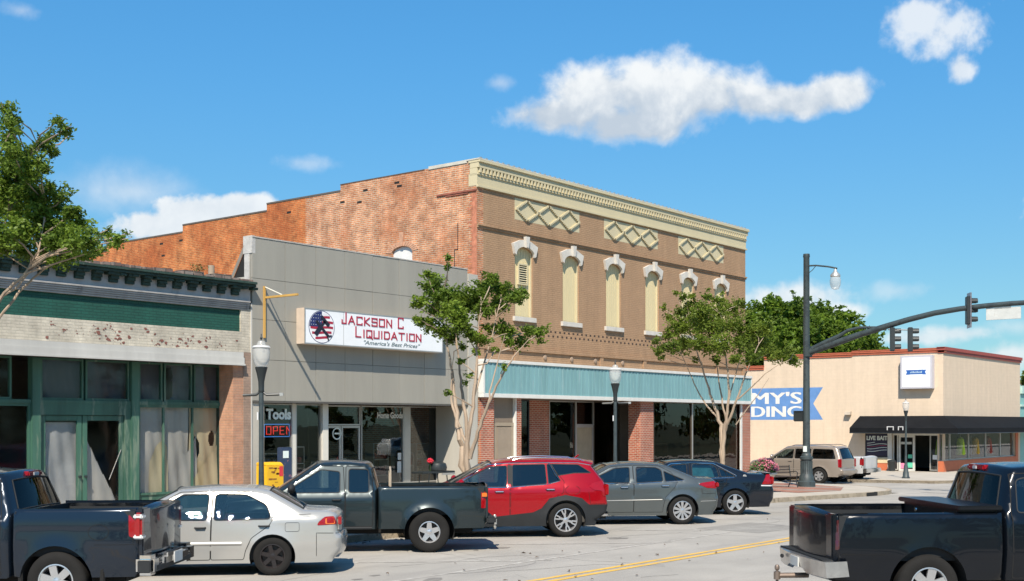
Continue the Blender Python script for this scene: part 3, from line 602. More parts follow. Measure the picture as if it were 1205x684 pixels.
# door bay, set on the recess line
dx0, dx1 = gx(384, YR), gx(423, YR)
window(b2, dx0, dx1, 2.36, gz0 - .06, YR, 0.045, M_alum, M_glassS, 'transom_window')
for a, b in ((dx0, (dx0 + dx1) / 2 - .12), ((dx0 + dx1) / 2 - .1, dx1)):
    dm = MB(); frame(dm, a, b, 0.14, 2.35, YR - .03, YR + .03, 0.07); dr = dm.build('door', M_alum, b2, bevel=.004)
    MB().box((a + .06, YR - .004, .2), (b - .06, YR + .004, 2.3)).build('pane', M_glassS, dr)
    MB().tube([(b - .1, YR - .08, .9), (b - .1, YR - .08, 1.3)], .012, 6).build('door_handle', M_alum, dr)
mb = MB(); mb.box((gx(383.5), YG + .07, 0.1), (gx(383.5) + .04, YR, gz0 - .06)); mb.build('side_pane', M_glassS, b2)
ge = [(gx(424, YR), gx(474, YR)), (gx(481, YR), gx(517, YR))]
alum(gx(474, YR), gx(481, YR), 0.1, gz0 - .06, YR, d=.06)
for a, b in ge: window(b2, a, b, 0.45, gz0 - .06, YR, 0.04, M_alum, M_glassS)
bx((gx(424, YR), YR - .04, 0.1), (gx(517, YR), YR + .06, 0.45), 'bulkhead', mat('dark_bulkhead', (0.12, 0.11, 0.1), .7), b2)
uE = fv(545, 500, FV)[0]
mb = MB(); mb.box((uE - .0, FV + .0, 0.0), (GU1, YR + .3, gz0 - .05)); mb.box((gx(517, YR), YR - 0.02, 0.0), (uE, YR + .3, gz0 - .05)); mb.build('entry_wall', M_greyl, b2)
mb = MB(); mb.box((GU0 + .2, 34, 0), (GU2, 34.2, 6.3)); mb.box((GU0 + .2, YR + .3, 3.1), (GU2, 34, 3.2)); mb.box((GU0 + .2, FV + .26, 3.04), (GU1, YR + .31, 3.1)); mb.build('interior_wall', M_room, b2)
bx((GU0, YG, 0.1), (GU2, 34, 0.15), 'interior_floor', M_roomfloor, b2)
# stock inside the shop
random.seed(11)
for q in range(9):
    x = GU0 + 1.0 + q * 0.95; y = YR + random.uniform(.35, 1.2); c = random.choice([(.25, .25, .27), (.35, .3, .2), (.1, .15, .3), (.3, .08, .06), (.4, .38, .35)])
    t = thing('display_shelf', 'shop shelf loaded with boxed goods behind the front glass', 'shelf', (x, y, 0.15), group='shelves of boxed goods inside the liquidation shop')
    hh = random.uniform(1.0, 1.7)
    mb = MB()
    for k in range(4): mb.box((x, y, .15 + k * hh / 3), (x + .7, y + .4, .18 + k * hh / 3))
    mb.box((x, y, .15), (x + .03, y + .4, .15 + hh)); mb.box((x + .67, y, .15), (x + .7, y + .4, .15 + hh)); mb.build('shelf_frame', M_alum, t)
    mb = MB()
    for k in range(3):
        a = x + .04
        while a < x + .58: ww = random.uniform(.07, .16); mb.box((a, y + .05, .185 + k * hh / 3), (min(a + ww, x + .66), y + .3, .185 + k * hh / 3 + random.uniform(.12, .28))); a += ww + .01
    mb.build('boxed_goods', mat('goods%d' % q, c, .6, var=.5, vscale=6), t)
    if q % 2: t['label'] = 'shop shelf loaded with boxed goods behind the front glass'
random.seed(5)
# lettering
def lab_text(txt, x0, x1, y0, y1, yv, m, name, par, **kw):
    a, z1_ = fv(x0, y0, yv); b, _ = fv(x1, y0, yv); _, z0_ = fv(x0, y1, yv)
    mbt = MB(); text_on(mbt, txt, (z1_ - z0_) / 0.72, (a, yv, z0_), (1, 0, 0), (0, 0, 1), fit=b - a, **kw); return mbt.build(name, m, par)
M_letw = mat('white_letter', (0.7, 0.78, 0.76), 0.5, var=.03)
lab_text('Tools', 313, 342.5, 481, 493, YG - .06, M_letw, 'window_lettering', b2, off=0.018)
lab_text('Home Goods', 444, 474, 485, 492, YR - .06, mat('white_letter2', (0.55, 0.57, 0.55), 0.5), 'window_lettering', b2, off=0.012)
M_neon = mat('neon_red', (0.5, 0.03, 0.03), .5, emit=(1, .05, .04), estr=0.8); M_neonb = mat('neon_blue', (0.05, 0.2, .6), .5, emit=(.1, .35, 1), estr=0.6)
t = thing('open_sign', 'red neon OPEN sign with a blue border hanging in the Tools window', 'sign', (gx(320), YG + .12, 1.7))
ax_, zt_ = fv(310.5, 499, YG + .12); bx_, _ = fv(341, 499, YG + .12); _, zb_ = fv(311, 514.5, YG + .12)
mb = MB(); frame(mb, ax_, bx_, zb_, zt_, YG + .11, YG + .13, .02); mb.build('border_tube', M_neonb, t)
mb = MB(); strokes(mb, 'OPEN', zt_ - zb_ - .14, zt_ - zb_ - .14, .2, ax_ + .1, zb_ + .07, YG + .13, .02, gap=.45); mb.build('letter_tubes', M_neon, t)
bx((ax_, YG + .14, zb_), (bx_, YG + .16, zt_), 'backboard', M_dark, t)
# white posters on the shop glass
for (x0, x1, y0, y1, lab) in ((471, 475, 533, 541, 'small white notice taped in the Home Goods window, the upper of two'), (470.5, 475, 543, 556, 'small white notice taped in the Home Goods window, the lower of two')):
    a, z1_ = fv(x0, y0, YR - .05); b, z0_ = fv(x1, y1, YR - .05)
    props(bx((a - .12, YR - .055, z0_), (b - .12, YR - .05, z1_), 'paper_notice', mat('poster_paper', (.6, .6, .57), .7, var=.2, vscale=30), None), lab, 'notice', 'white notices on the shop glass')
# round logo on the door glass
mb = MB(); a, z_ = fv(396.5, 510.5, YR - .04)
mb.lathe([(0.15, 0), (0.19, 0), (.19, -.004), (.15, -.004), (.15, 0)], (a, YR - .036, z_), 24, 'y'); mb.box((a - .1, YR - .04, z_ - .02), (a + .12, YR - .036, z_ + .03)); mb.build('door_decal', M_letw, b2)
# main sign
sgx0, sz1 = fv(352, 361.5, FV - .35); sgx0 = fv(358.2, 362, FV - .38)[0]; sgx1 = fv(521, 380, FV - .38)[0]
szt = fv(358.2, 362, FV - .38)[1]; szb = fv(358.2, 404.5, FV - .38)[1]
SY = FV - .38
t = thing('shop_sign', 'long white box sign with flag emblem and maroon letters on the grey shop', 'sign', (sgx0, FV, szb))
bx((sgx0, SY, szb), (sgx1, FV - .03, szt), 'sign_box', mat('sign_box_tan', (0.55, 0.45, 0.36), .6, var=.1), t, bevel=.01)
mb = MB(); frame(mb, sgx0, sgx1, szb, szt, SY - .012, SY - .001, .035); mb.build('sign_frame', M_alum, t)
bx((sgx0 + .03, SY - .006, szb + .03), (sgx1 - .03, SY - .002, szt - .03), 'sign_face', mat('sign_white', (.82, .84, .86), .35, var=.03), t)
bx((fv(404, 380, SY)[0], SY - .009, szb + .03), (fv(404, 380, SY)[0] + .012, SY - .006, szt - .03), 'face_joint', M_alum, t)
M_maroon = mat('maroon_letter', (.38, .02, .05), .5, var=.05); M_navy = mat('navy_ink', (.02, .03, .12), .5)
SW = sgx1 - sgx0
def tx(x): return fv(x, 390, SY)[0]
mb = MB(); H = szt - szb
strokes(mb, 'JACKSON C', .26, .35, .262, tx(401.5), szb + H * .64, SY - .006, .04, gap=.40)
strokes(mb, 'LIQUIDATION', .25, .33, .262, tx(418.5), szb + H * .285, SY - .006, .04, gap=.36)
mb.build('sign_lettering', M_maroon, t)
mb = MB(); text_on(mb, '"America\'s Best Prices"', .17, (tx(428), SY - .01, szb + H * .10), (1, 0, 0), (0, 0, 1), fit=tx(494) - tx(428), shear=.3); mb.build('tagline', mat('grey_ink', (.16, .2, .2), .5), t)
# round flag emblem with crossed tools
ex, ez, er = (tx(363) + tx(393.5)) / 2, szb + H * .5, (tx(393.5) - tx(363)) / 2
erz = H * .46
def disc(mbb, cx_, cz_, rx, rz_, y, clip=None, k=40):
    pts = [(cx_ + rx * math.cos(2 * math.pi * i / k), cz_ + rz_ * math.sin(2 * math.pi * i / k)) for i in range(k)]
    if clip: pts = [p for p in pts if clip(*p)]
    return pts
mb = MB(); pts = disc(mb, ex, ez, er, erz, 0); mb.prism(pts, lambda a, b: (a, SY - .006, b), lambda a, b: (a, SY - .009, b)); mb.build('emblem_ring', M_navy, t)
mb = MB(); pts = disc(mb, ex, ez, er * .96, erz * .96, 0); mb.prism(pts, lambda a, b: (a, SY - .009, b), lambda a, b: (a, SY - .011, b)); mb.build('emblem_field', mat('emblem_white', (.8, .8, .82), .5), t)
mb = MB()
for k in range(6):
    zc_ = ez + erz * .96 - erz * 1.92 * (2 * k + .5) / 12.5
    for i in range(16):
        def zed(xx): return 0.02 * math.sin((xx - ex) / er * 3)
        xa, xb = ex - er + 2 * er * i / 16, ex - er + 2 * er * (i + 1) / 16; hh = erz * .075
        if all(((xx - ex) / er) ** 2 + ((zc_ + s_ * hh - ez) / erz) ** 2 < .9 for xx in (xa, xb) for s_ in (-1, 1)):
            mb.quad((xa, SY - .0135, zc_ - hh + zed(xa)), (xb, SY - .0135, zc_ - hh + zed(xb)), (xb, SY - .0135, zc_ + hh + zed(xb)), (xa, SY - .0135, zc_ + hh + zed(xa)))
mb.build('emblem_stripes', M_maroon, t)
mb = MB(); pts = [(ex - er * .95 * math.cos(R(a)), ez + erz * .95 * math.sin(R(a))) for a in range(0, 91, 9)] + [(ex, ez)]
mb.add([(p[0], SY - .0155, p[1]) for p in pts], [tuple(range(len(pts)))])
mb.build('emblem_canton', M_navy, t)
mb = MB()
for i in range(5):
    for j in range(4):
        x, z = ex - er * .82 + i * er * .18, ez + erz * .12 + j * erz * .2
        if ((x - ex) / er) ** 2 + ((z - ez) / erz) ** 2 < .8:
            s_ = .018; mb.add([(x + (s_ if k % 2 == 0 else s_ * .45) * math.sin(k * math.pi / 5), SY - .0175, z + (s_ if k % 2 == 0 else s_ * .45) * math.cos(k * math.pi / 5)) for k in range(10)], [tuple(range(10))])
mb.build('emblem_stars', mat('emblem_white', (.8, .8, .82), .5), t)
mb = MB()
def bar(mbb, x0, z0, x1, z1, th, y):
    dx, dz = x1 - x0, z1 - z0; L = math.hypot(dx, dz); nx, nz_ = -dz / L * th / 2, dx / L * th / 2
    mbb.prism([(x0 + nx, z0 + nz_), (x1 + nx, z1 + nz_), (x1 - nx, z1 - nz_), (x0 - nx, z0 - nz_)], lambda a, b: (a, y, b), lambda a, b: (a, y - .003, b))
bar(mb, ex - er * .5, ez - erz * .5, ex - er * .1, ez, er * .3, SY - .018); bar(mb, ex - er * .1, ez, ex + er * .25, ez + erz * .35, er * .16, SY - .018); bar(mb, ex - er * .05, ez + erz * .62, ex + er * .55, ez + erz * .1, er * .24, SY - .018)
bar(mb, ex - er * .45, ez + erz * .35, ex + er * .5, ez - erz * .55, er * .17, SY - .022); bar(mb, ex + er * .5, ez - erz * .55, ex + er * .75, ez - erz * .5, er * .1, SY - .022); bar(mb, ex + er * .42, ez - erz * .55, ex + er * .5, ez - erz * .8, er * .1, SY - .022)
mb.build('emblem_tools', mat('emblem_black', (.015, .015, .03), .5), t)
# bracket arm above the lamp post
bu, bz = fv(311, 398, FV - .05); bzt = fv(311, 337, FV - .05)[1]; bza = fv(311, 350.5, FV - .05)[1]
t = thing('sign_bracket', 'empty yellow wooden sign bracket projecting from the grey wall above a street lamp', 'bracket', (bu, FV, bz))
M_ywood = mat('yellow_wood', (.50, .30, .08), .7, var=.15, streak=True)
bx((bu - .028, FV - .09, bz), (bu + .028, FV - .03, bzt), 'post', M_ywood, t, bevel=.005)
bx((bu - .03, FV - 1.45, bza - .03), (bu + .03, FV - .11, bza + .03), 'arm', M_ywood, t, bevel=.005)
MB().tube([(bu, FV - .1, bzt - .03), (bu, FV - .8, bza + .03)], .02, 6).build('brace', mat('white_strap', (.6, .58, .5), .6), t)
# ---- 3. brown painted brick building
M_brown = brick('brown_painted_brick', (0.405, 0.255, 0.15), (0.39, 0.245, 0.142), (0.34, 0.212, 0.122), patch=(0.45, 0.275, 0.16), patchfac=0.35, bump=0.7, dirt=0.12)
M_cream = mat('cream_paint', (0.56, 0.49, 0.32), 0.7, var=0.06, vscale=1.2, streak=True)
M_creamb = mat('cream_board', (0.66, 0.56, 0.33), 0.7, var=0.05, streak=True)
M_hood = mat('grey_stone_hood', (0.58, 0.55, 0.50), 0.7, var=0.12, vscale=4)
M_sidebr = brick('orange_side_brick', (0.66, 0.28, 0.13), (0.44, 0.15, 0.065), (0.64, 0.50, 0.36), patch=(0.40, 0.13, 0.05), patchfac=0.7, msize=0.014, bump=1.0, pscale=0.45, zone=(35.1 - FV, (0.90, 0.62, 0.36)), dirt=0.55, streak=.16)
M_redbr = brick('red_pier_brick', (0.44, 0.11, 0.055), (0.33, 0.075, 0.04), (0.50, 0.38, 0.30), bump=0.6, msize=0.013)
M_teal = mat('teal_metal', (0.19, 0.36, 0.385), 0.5, var=0.16, vscale=3, streak=True, c2=(.26, .41, .43), c2fac=.35, c2scale=4)
M_wtrim = mat('white_trim', (0.66, 0.66, 0.63), 0.6, var=0.07)
BU0, BU1 = 31.19, 50.4; BZ = 11.42
b3 = thing('painted_brick_building', 'tall two storey brick building, front painted brown with cream cornice, bare orange brick side', 'building', (BU0, FV, 0.14))
WIN = [(33.21 + .05 + 2.85 * k, 34.23 + 2.85 * k + .05) for k in range(6)]
WZ0, WZS, WZA = 6.2, 8.42, 8.68
holes = []
sfz = 4.6
mb = MB(); wall_holes(mb, BU0 + 0.35, BU1, sfz, 10.5, FV, FV + .35, [(a, b, WZ0, WZA) for a, b in WIN], m=0)
mb.build('front_wall', M_brown, b3)
# thin plate above arch: fill arch spandrels
for k, (a, b) in enumerate(WIN):
    cxw, hw_ = (a + b) / 2, (b - a) / 2
    wn_ = MB(); nb = 7; bw_ = (b - a) / nb
    for q in range(nb):   # tongued boards with real gaps
        wn_.box((a + q * bw_ + .006, FV + .09, WZ0), (a + (q + 1) * bw_ - .006, FV + .13, WZA))
    wn_.box((a, FV + .13, WZ0), (b, FV + .17, WZA)); wo_ = wn_.build('boarded_window', M_creamb, b3)
    fm = MB(); fm.box((a, FV + .05, WZ0), (a + .06, FV + .13, WZA)); fm.box((b - .06, FV + .05, WZ0), (b, FV + .13, WZA)); fm.build('frame', M_cream, wo_)
    sp = MB(); arc = [(cxw + hw_ * math.cos(R(t)) * 1.0, WZS + .26 * math.sin(R(t))) for t in range(0, 181, 15)]
    for (x0, z0), (x1, z1) in zip(arc, arc[1:]): sp.prism([(x0, z0), (x0, WZA + .002), (x1, WZA + .002), (x1, z1)], lambda p, q: (p, FV - .003, q), lambda p, q: (p, FV + .12, q))
    sp.build('arch_infill', M_brown, wo_)
    sm = MB(); sm.box((a - .12, FV - .1, WZ0 - .17), (b + .12, FV + .1, WZ0)); sm.build('sill', M_hood, wo_, bevel=.01)
    hd = MB()
    for s_ in (-1, 1):
        inn = [(cxw + s_ * hw_ * 1.0 * math.cos(R(t)), WZS + .27 * math.sin(R(t))) for t in (90, 75, 60, 45, 30, 15, 0)]
        hd.prism([(cxw, WZS + .53), (cxw, WZS + .27)] + inn[1:] + [(cxw + s_ * (hw_ + .02), WZS - .06), (cxw + s_ * (hw_ + .10), WZS - .02), (cxw + s_ * (hw_ + .20), WZS + .33), (cxw + s_ * hw_ * .6, WZS + .48)], lambda p, q: (p, FV - .10, q), lambda p, q: (p, FV + .05, q))
    hd.prism([(cxw - .06, WZS + .24), (cxw - .11, WZS + .62), (cxw + .11, WZS + .62), (cxw + .06, WZS + .24)], lambda p, q: (p, FV - .2, q), lambda p, q: (p, FV - .08, q))
    hd.build('arched_hood', M_hood, wo_)
    if k in (0, 5):
        lv = MB(); frame(lv, cxw - .27, cxw + .27, 7.35, 8.1, FV + .02, FV + .09, .05)
        for q in range(8): lv.prism([(FV + .03, 7.42 + q * .08), (FV + .085, 7.47 + q * .08), (FV + .085, 7.48 + q * .08), (FV + .03, 7.43 + q * .08)], lambda p, q2: (cxw - .23, p, q2), lambda p, q2: (cxw + .23, p, q2))
        lo = lv.build('louvre', M_cream, wo_); bx((cxw - .22, FV + .086, 7.4), (cxw + .22, FV + .089, 8.05), 'louvre_back', M_dark, wo_)
# belt course, cornice
mb = MB(); mb.box((BU0, FV - .05, 9.08), (BU1 + .02, FV + .01, 9.15)); mb.box((BU0, FV - .09, 9.15), (BU1 + .03, FV + .01, 9.2)); mb.build('belt_course', M_brown, b3)
bx((BU0 - .008, FV - .02, 10.5), (BU1 + .02, FV + .36, 10.9), 'cornice_band', M_cream, b3)
mb = MB(); mb.box((BU0 - .012, FV - .08, 10.44), (BU1 + .05, FV + .02, 10.52)); mb.box((BU0 - .014, FV - .06, 10.86), (BU1 + .05, FV + .3, 10.92)); mb.box((BU0 - .016, FV - .1, 11.1), (BU1 + .08, FV + .3, 11.3))
mb.box((BU0 - .02, FV - .03, 10.9), (BU1 + .04, FV + .3, 11.1)); mb.box((BU0 - .03, FV - .16, 11.28), (BU1 + .12, FV + .36, 11.36)); mb.build('cornice', M_cream, b3, bevel=.008)
mb = MB(); u = BU0 + .06
while u < BU1: mb.box((u, FV - .1, 10.94), (u + .085, FV - .025, 11.1)); u += .19
mb.build('dentils', M_cream, b3)
mb = MB(); mb.box((BU0 - .04, FV - .14, 11.36), (BU1 + .12, FV + .45, 11.42)); mb.box((BU0 - .03, FV + .42, 11.30), (BU0 + .3, 28.7, 11.42)); mb.build('coping', mat('coping_stone', (.5, .48, .42), .8, var=.15), b3, bevel=.01)
mb = MB(); u = BU0 + .1
while u < BU1: mb.box((u, FV - .08, 11.42), (u + .09, FV - .04, 11.475)); u += .3
mb.build('roof_clips', M_alum, b3)
# three lozenge brick panels
for k in range(3):
    a = 33.25 + k * 5.57; b = a + 3.92; z0, z1 = 9.62, 10.38
    pm = MB(); pm.box((a, FV - .004, z0), (b, FV + .01, z1)); po = pm.build('lozenge_panel', M_cream, b3)
    dm = MB(); cell = (b - a - .1) / 3
    for c in range(3):
        xc, zc_ = a + .05 + cell * (c + .5), (z0 + z1) / 2
        for s1, s2 in ((1, 1), (1, -1), (-1, 1), (-1, -1)):
            nn_ = 8
            for q in range(nn_):
                t0 = (q + .5) / nn_; x = xc + s1 * cell / 2 * (1 - t0); z = zc_ + s2 * (z1 - z0) / 2 * .94 * t0
                dm.box((x - .062, FV - .07, z - .021), (x + .062, FV + 0, z + .021))
    dm.build('lozenge_bricks', M_cream, po)
# perforated band: dark blocks on the wall stand in for the shaded holes
mb = MB()
for r_ in range(2):
    u = BU0 + 1.2 + r_ * .14
    while u < BU1 - 1.6: mb.box((u, FV - .004, 5.58 + r_ * .16), (u + .1, FV + .01, 5.65 + r_ * .16)); u += .28
mb.build('vent_slots', mat('slot_shade', (.05, .036, .028), .9), b3)
mb = MB(); mb.box((BU0, FV - .07, 4.98), (BU1, FV + 0, 5.07)); mb.box((BU0, FV - .04, 5.07), (BU1, FV, 5.14)); mb.build('lintel_ledge', M_brown, b3)
mb = MB(); u = BU0 + .1
for u in (31.3, 33.2, 38.5, 41.6, 47.6, 50.1): mb.box((u, FV - .05, 4.6), (u + .22, FV, 4.98))
mb.build('pier_strip', M_brown, b3)
mb = MB()
for u in (35.0, 36.65, 38.2, 40.1): mb.lathe([(0, -.06), (.05, -.06), (.09, -.04), (.1, 0)], (u, FV, 4.82), 12, 'y')
mb.build('wall_boss', mat('boss_tan', (.3, .22, .16), .7), b3, smooth=True)
# bare brick side wall, stepped parapet
steps = [(FV, 28.9, 11.36), (28.9, 33.18, 11.33), (33.18, 37.39, 11.08), (37.39, 42.84, 10.8), (42.84, 48.5, 10.5), (48.5, 60, 10.2)]
mb = MB()
for (a, b, z) in steps:
    if a < 30 and b > 29.4 or (a <= 28.9 < b): pass
    hs = [(29.5, 30.5, 6.6, 8.75)] if a <= 29.5 < b else []
    wall_holes(mb, a, b, 0, z, BU0, BU0 + .34, hs, axis='u')
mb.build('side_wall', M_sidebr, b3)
mb = MB()
for i, (a, b, z) in enumerate(steps):
    if i == 0: continue
    mb.box((BU0 - .02, a, z), (BU0 + .36, b, z + .06)) if i > 1 else mb.box((BU0 - .015, a, z), (BU0 + .35, b, z + .03))
mb.build('parapet_tiles', mat('dark_tile', (.10, .085, .075), .8, var=.3), b3)
# corbel course + scars near the front corner
mb = MB(); mb.box((BU0 - .05, FV + .0, 10.32), (BU0 + .001, 28.3, 10.38)); mb.box((BU0 - .03, FV + .37, 10.26), (BU0 + .001, 27.9, 10.32)); mb.build('corbel_course', mat('rust_brick', (.27, .09, .06), .9, var=.3), b3)
mb = MB(); mb.box((BU0 - .004, FV + .0, 7.3), (BU0 + .001, FV + .22, 10.4))
for q in range(20): z = 7.3 + q * .15; mb.box((BU0 - .005 - .0001 * q, FV + .22, z), (BU0 + .001, FV + .22 + random.uniform(.02, .2), z + .07))
mb.build('paint_edge', mat('worn_pink', (.44, .17, .10), .9, var=.4, vscale=6), b3)
mb = MB()
pth = [(27.5, 7.2), (27.5, 8.4), (27.35, 8.4), (27.35, 9.3)]
for (a, z0), (b, z1) in zip(pth, pth[1:]): mb.box((BU0 - .012, min(a, b) - .012, min(z0, z1) - .012), (BU0 + .002, max(a, b) + .012, max(z0, z1) + .012))
mb.build('conduit', M_black, b3)
mb = MB()
for (x, y) in ((430, 224), (467, 215), (423, 238), (403, 238), (340, 250), (470, 219), (192, 301), (190, 287), (213, 283)):
    v_, z_ = fu(x, y, BU0); mb.box((BU0 - .004, v_ - .12, z_ - .04), (BU0 + .002, v_ + .12, z_ + .04))
mb.build('missing_brick', M_dark, b3)
# arched side window with boarded panel and brick arch
wv0, wv1 = 29.5, 30.5; vc = 30.0
mb = MB(); mb.box((BU0 + .08, wv0, 6.6), (BU0 + .14, wv1, 8.75)); ow = mb.build('side_window_board', mat('white_board', (.66, .66, .65), .6, var=.08), b3)
mb = MB(); arc = [(vc + .5 * math.cos(R(t)), 8.52 + .22 * math.sin(R(t))) for t in range(0, 181, 15)]
for (p0, q0), (p1, q1) in zip(arc, arc[1:]): mb.prism([(p0, q0), (p0, 8.752), (p1, 8.752), (p1, q1)], lambda p, q: (BU0 - .002, p, q), lambda p, q: (BU0 + .1, p, q))
mb.build('arch_infill', M_sidebr, ow)
mb = MB()
for q in range(15):
    t0, t1 = R(12 + q * 10.4), R(12 + q * 10.4 + 9); pts = [(vc + r_ * math.cos(t) * 1.0, 8.48 + r_ * .52 * math.sin(t)) for r_, t in ((.53, t0), (.82, t0), (.82, t1), (.53, t1))]
    mb.prism(pts, lambda p, q2: (BU0 - .02, p, q2), lambda p, q2: (BU0 + .01, p, q2))
mb.prism([(vc - .06, 8.75), (vc - .11, 9.25), (vc + .11, 9.25), (vc + .06, 8.75)], lambda p, q2: (BU0 - .05, p, q2), lambda p, q2: (BU0 + .01, p, q2))
mb.build('brick_arch', mat('arch_brick', (.5, .28, .18), .85, var=.25, vscale=8), ow)
mb = MB(); mb.box((BU0 + .3, FV + .3, 10.0), (BU1, 60, 10.1)); mb.build('roof', M_roof, b3)
mb = MB(); wall_holes(mb, FV + .34, 60, -1, 10.3, BU1 - .34, BU1, [], axis='u'); mb.box((BU0, 59.7, -1), (BU1, 60, 10.3)); mb.box((BU0, FV + .4, 4.7), (BU1, 40, 4.8)); mb.build('rear_wall', M_brown, b3)
# teal sign band with white trims
TZ0, TZ1 = 3.45, 4.50; TY = FV - .22
tb = thing('metal_signboard', 'blank teal ribbed metal signboard with white trim above the red brick piers', 'signboard', (BU0, TY, TZ0))
tb.parent = None
mb = MB(); u = BU0 + .16; k = 0
while u < BU1 + .1: w_ = min(.12, BU1 + .12 - u); mb.box((u, TY - (.012 if k % 2 else 0), TZ0), (u + w_ - .012, TY + .2, TZ1)); mb.box((u + w_ - .012, TY + .02, TZ0), (u + w_, TY + .2, TZ1)); u += .12; k += 1
mb.build('teal_panel', M_teal, tb)
mb = MB(); mb.box((BU0 + .05, TY - .05, TZ1), (BU1 + .18, FV - .005, TZ1 + .11)); mb.box((BU0 + .05, TY - .04, TZ0 - .14), (BU1 + .18, FV + .1, TZ0)); mb.box((BU0 + .05, TY - .03, TZ0), (BU0 + .15, FV - .005, TZ1)); mb.box((BU1 + .13, TY - .03, TZ0), (BU1 + .18, FV - .005, TZ1)); mb.build('white_trim', M_wtrim, tb, bevel=.008)
# ground floor
def fx(x, v): return fv(x, 520, v)[0]
Z0b = -0.6; ZH = 3.31
YB = 28.1
def pier(u0, u1, v0, v1): return bx((u0, v0, Z0b), (u1, v1, ZH), 'brick_pier', M_redbr, b3)
pier(BU0 + .16, 32.05, FV - .05, FV + .5); pier(33.32, fx(613, FV), FV - .02, FV + .4)
pier(41.39, fx(768, FV), FV - .04, FV + .55); pier(49.98, BU1 + .38, FV - .06, FV + .6)
bx((32.05, FV + .1, Z0b), (33.27, FV + .35, ZH), 'door_wall', mat('brown_siding', (.21, .165, .125), .7, var=.1, streak=True), b3)
o = bx((32.35, FV + .05, 0.1), (33.12, FV + .095, 2.3), 'door', mat('tan_door', (.30, .24, .18), .6, var=.08), b3, bevel=.01)
MB().lathe([(0, -.07), (.03, -.06), (.03, 0)], (33.02, FV + .05, 1.1), 10, 'y').build('door_knob', M_alum, o)
mb = MB(); mb.box((32.2, FV + .06, .1), (32.33, FV + .1, 2.45)); mb.box((33.14, FV + .06, .1), (33.26, FV + .1, 2.45)); mb.box((32.2, FV + .05, 2.33), (33.26, FV + .1, 2.45)); mb.build('door_frame', mat('tan_frame', (.33, .27, .2), .6), b3)
bx((33.27, FV - .03, Z0b), (33.32, FV + .3, ZH), 'white_jamb', M_wtrim, b3)
# recessed entry
bx((fx(623, YB), YB, Z0b), (fx(646.5, YB), YB + .3, ZH), 'inner_brick_wall', M_redbr, b3)
a0 = fx(613, FV) ; window(b3, a0, fx(623, YB), .3, ZH, YB + .05, .05, M_black, M_glassD)
M_bronze = mat('bronze_frame', (.10, .08, .06), .4, metal=.3)
window(b3, fx(646.5, YB), fx(678, YB), .25, ZH, YB + .05, .045, M_alum, M_glassD, 'shop_window')
window(b3, fx(699, YB), 42.3, .25, ZH, YB + .05, .045, M_bronze, M_glassD, 'shop_window')
window(b3, fx(678, YB), fx(699, YB), 2.35, ZH, YB + .05, .045, M_alum, M_glassD, 'transom_window')
dm = MB(); frame(dm, fx(678, YB), fx(699, YB), -.05, 2.35, YB + .02, YB + .08, .09); dr = dm.build('door', M_alum, b3, bevel=.004)
bx((fx(679.5, YB), YB + .045, 0), (fx(697.5, YB), YB + .055, 2.28), 'papered_pane', mat('tan_paper', (.42, .33, .22), .7, var=.1), dr)
MB().tube([(fx(696, YB), YB - .03, .9), (fx(696, YB), YB - .03, 1.3)], .014, 6).build('door_handle', M_alum, dr)
u0, u1, u2, u3 = 42.45, 45.55, 45.63, 49.78
window(b3, u0, u1, -.05, ZH, FV + .06, .04, M_bronze, M_glassD, 'shop_window'); window(b3, u2, 49.96, -.05, ZH, FV + .06, .04, M_bronze, M_glassD, 'shop_window')
bx((u1, FV + .0, Z0b), (u2, FV + .12, ZH), 'mullion', M_alum, b3)
bx((49.84, FV - .07, Z0b), (49.98, FV - .01, ZH), 'white_jamb', M_wtrim, b3)
bx((u0, FV + .02, Z0b), (u3, FV + .34, -.05), 'bulkhead', M_redbr, b3)
bx((fx(646.5, YB), YB, Z0b), (fx(678, YB), YB + .1, .25), 'bulkhead', M_bronze, b3); bx((fx(699, YB), YB, Z0b), (42.3, YB + .1, .25), 'bulkhead', M_bronze, b3)
mb = MB(); mb.box((BU0 + .35, FV + .02, ZH), (BU1, FV + .35, sfz)); mb.build('header_wall', M_brown, b3)
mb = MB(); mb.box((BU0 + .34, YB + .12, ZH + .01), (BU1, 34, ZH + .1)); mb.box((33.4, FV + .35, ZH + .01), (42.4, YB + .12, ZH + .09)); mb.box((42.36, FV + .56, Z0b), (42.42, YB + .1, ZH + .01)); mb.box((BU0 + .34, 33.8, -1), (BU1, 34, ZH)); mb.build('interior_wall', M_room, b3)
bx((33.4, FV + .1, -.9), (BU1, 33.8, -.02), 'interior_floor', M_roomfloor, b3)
mb = MB(); mb.box((43.5, 29.5, -.02), (48.5, 29.6, 1.5)); mb.build('interior_partition', mat('brown_drape', (.22, .14, .07), .9, var=.3, streak=True), b3)

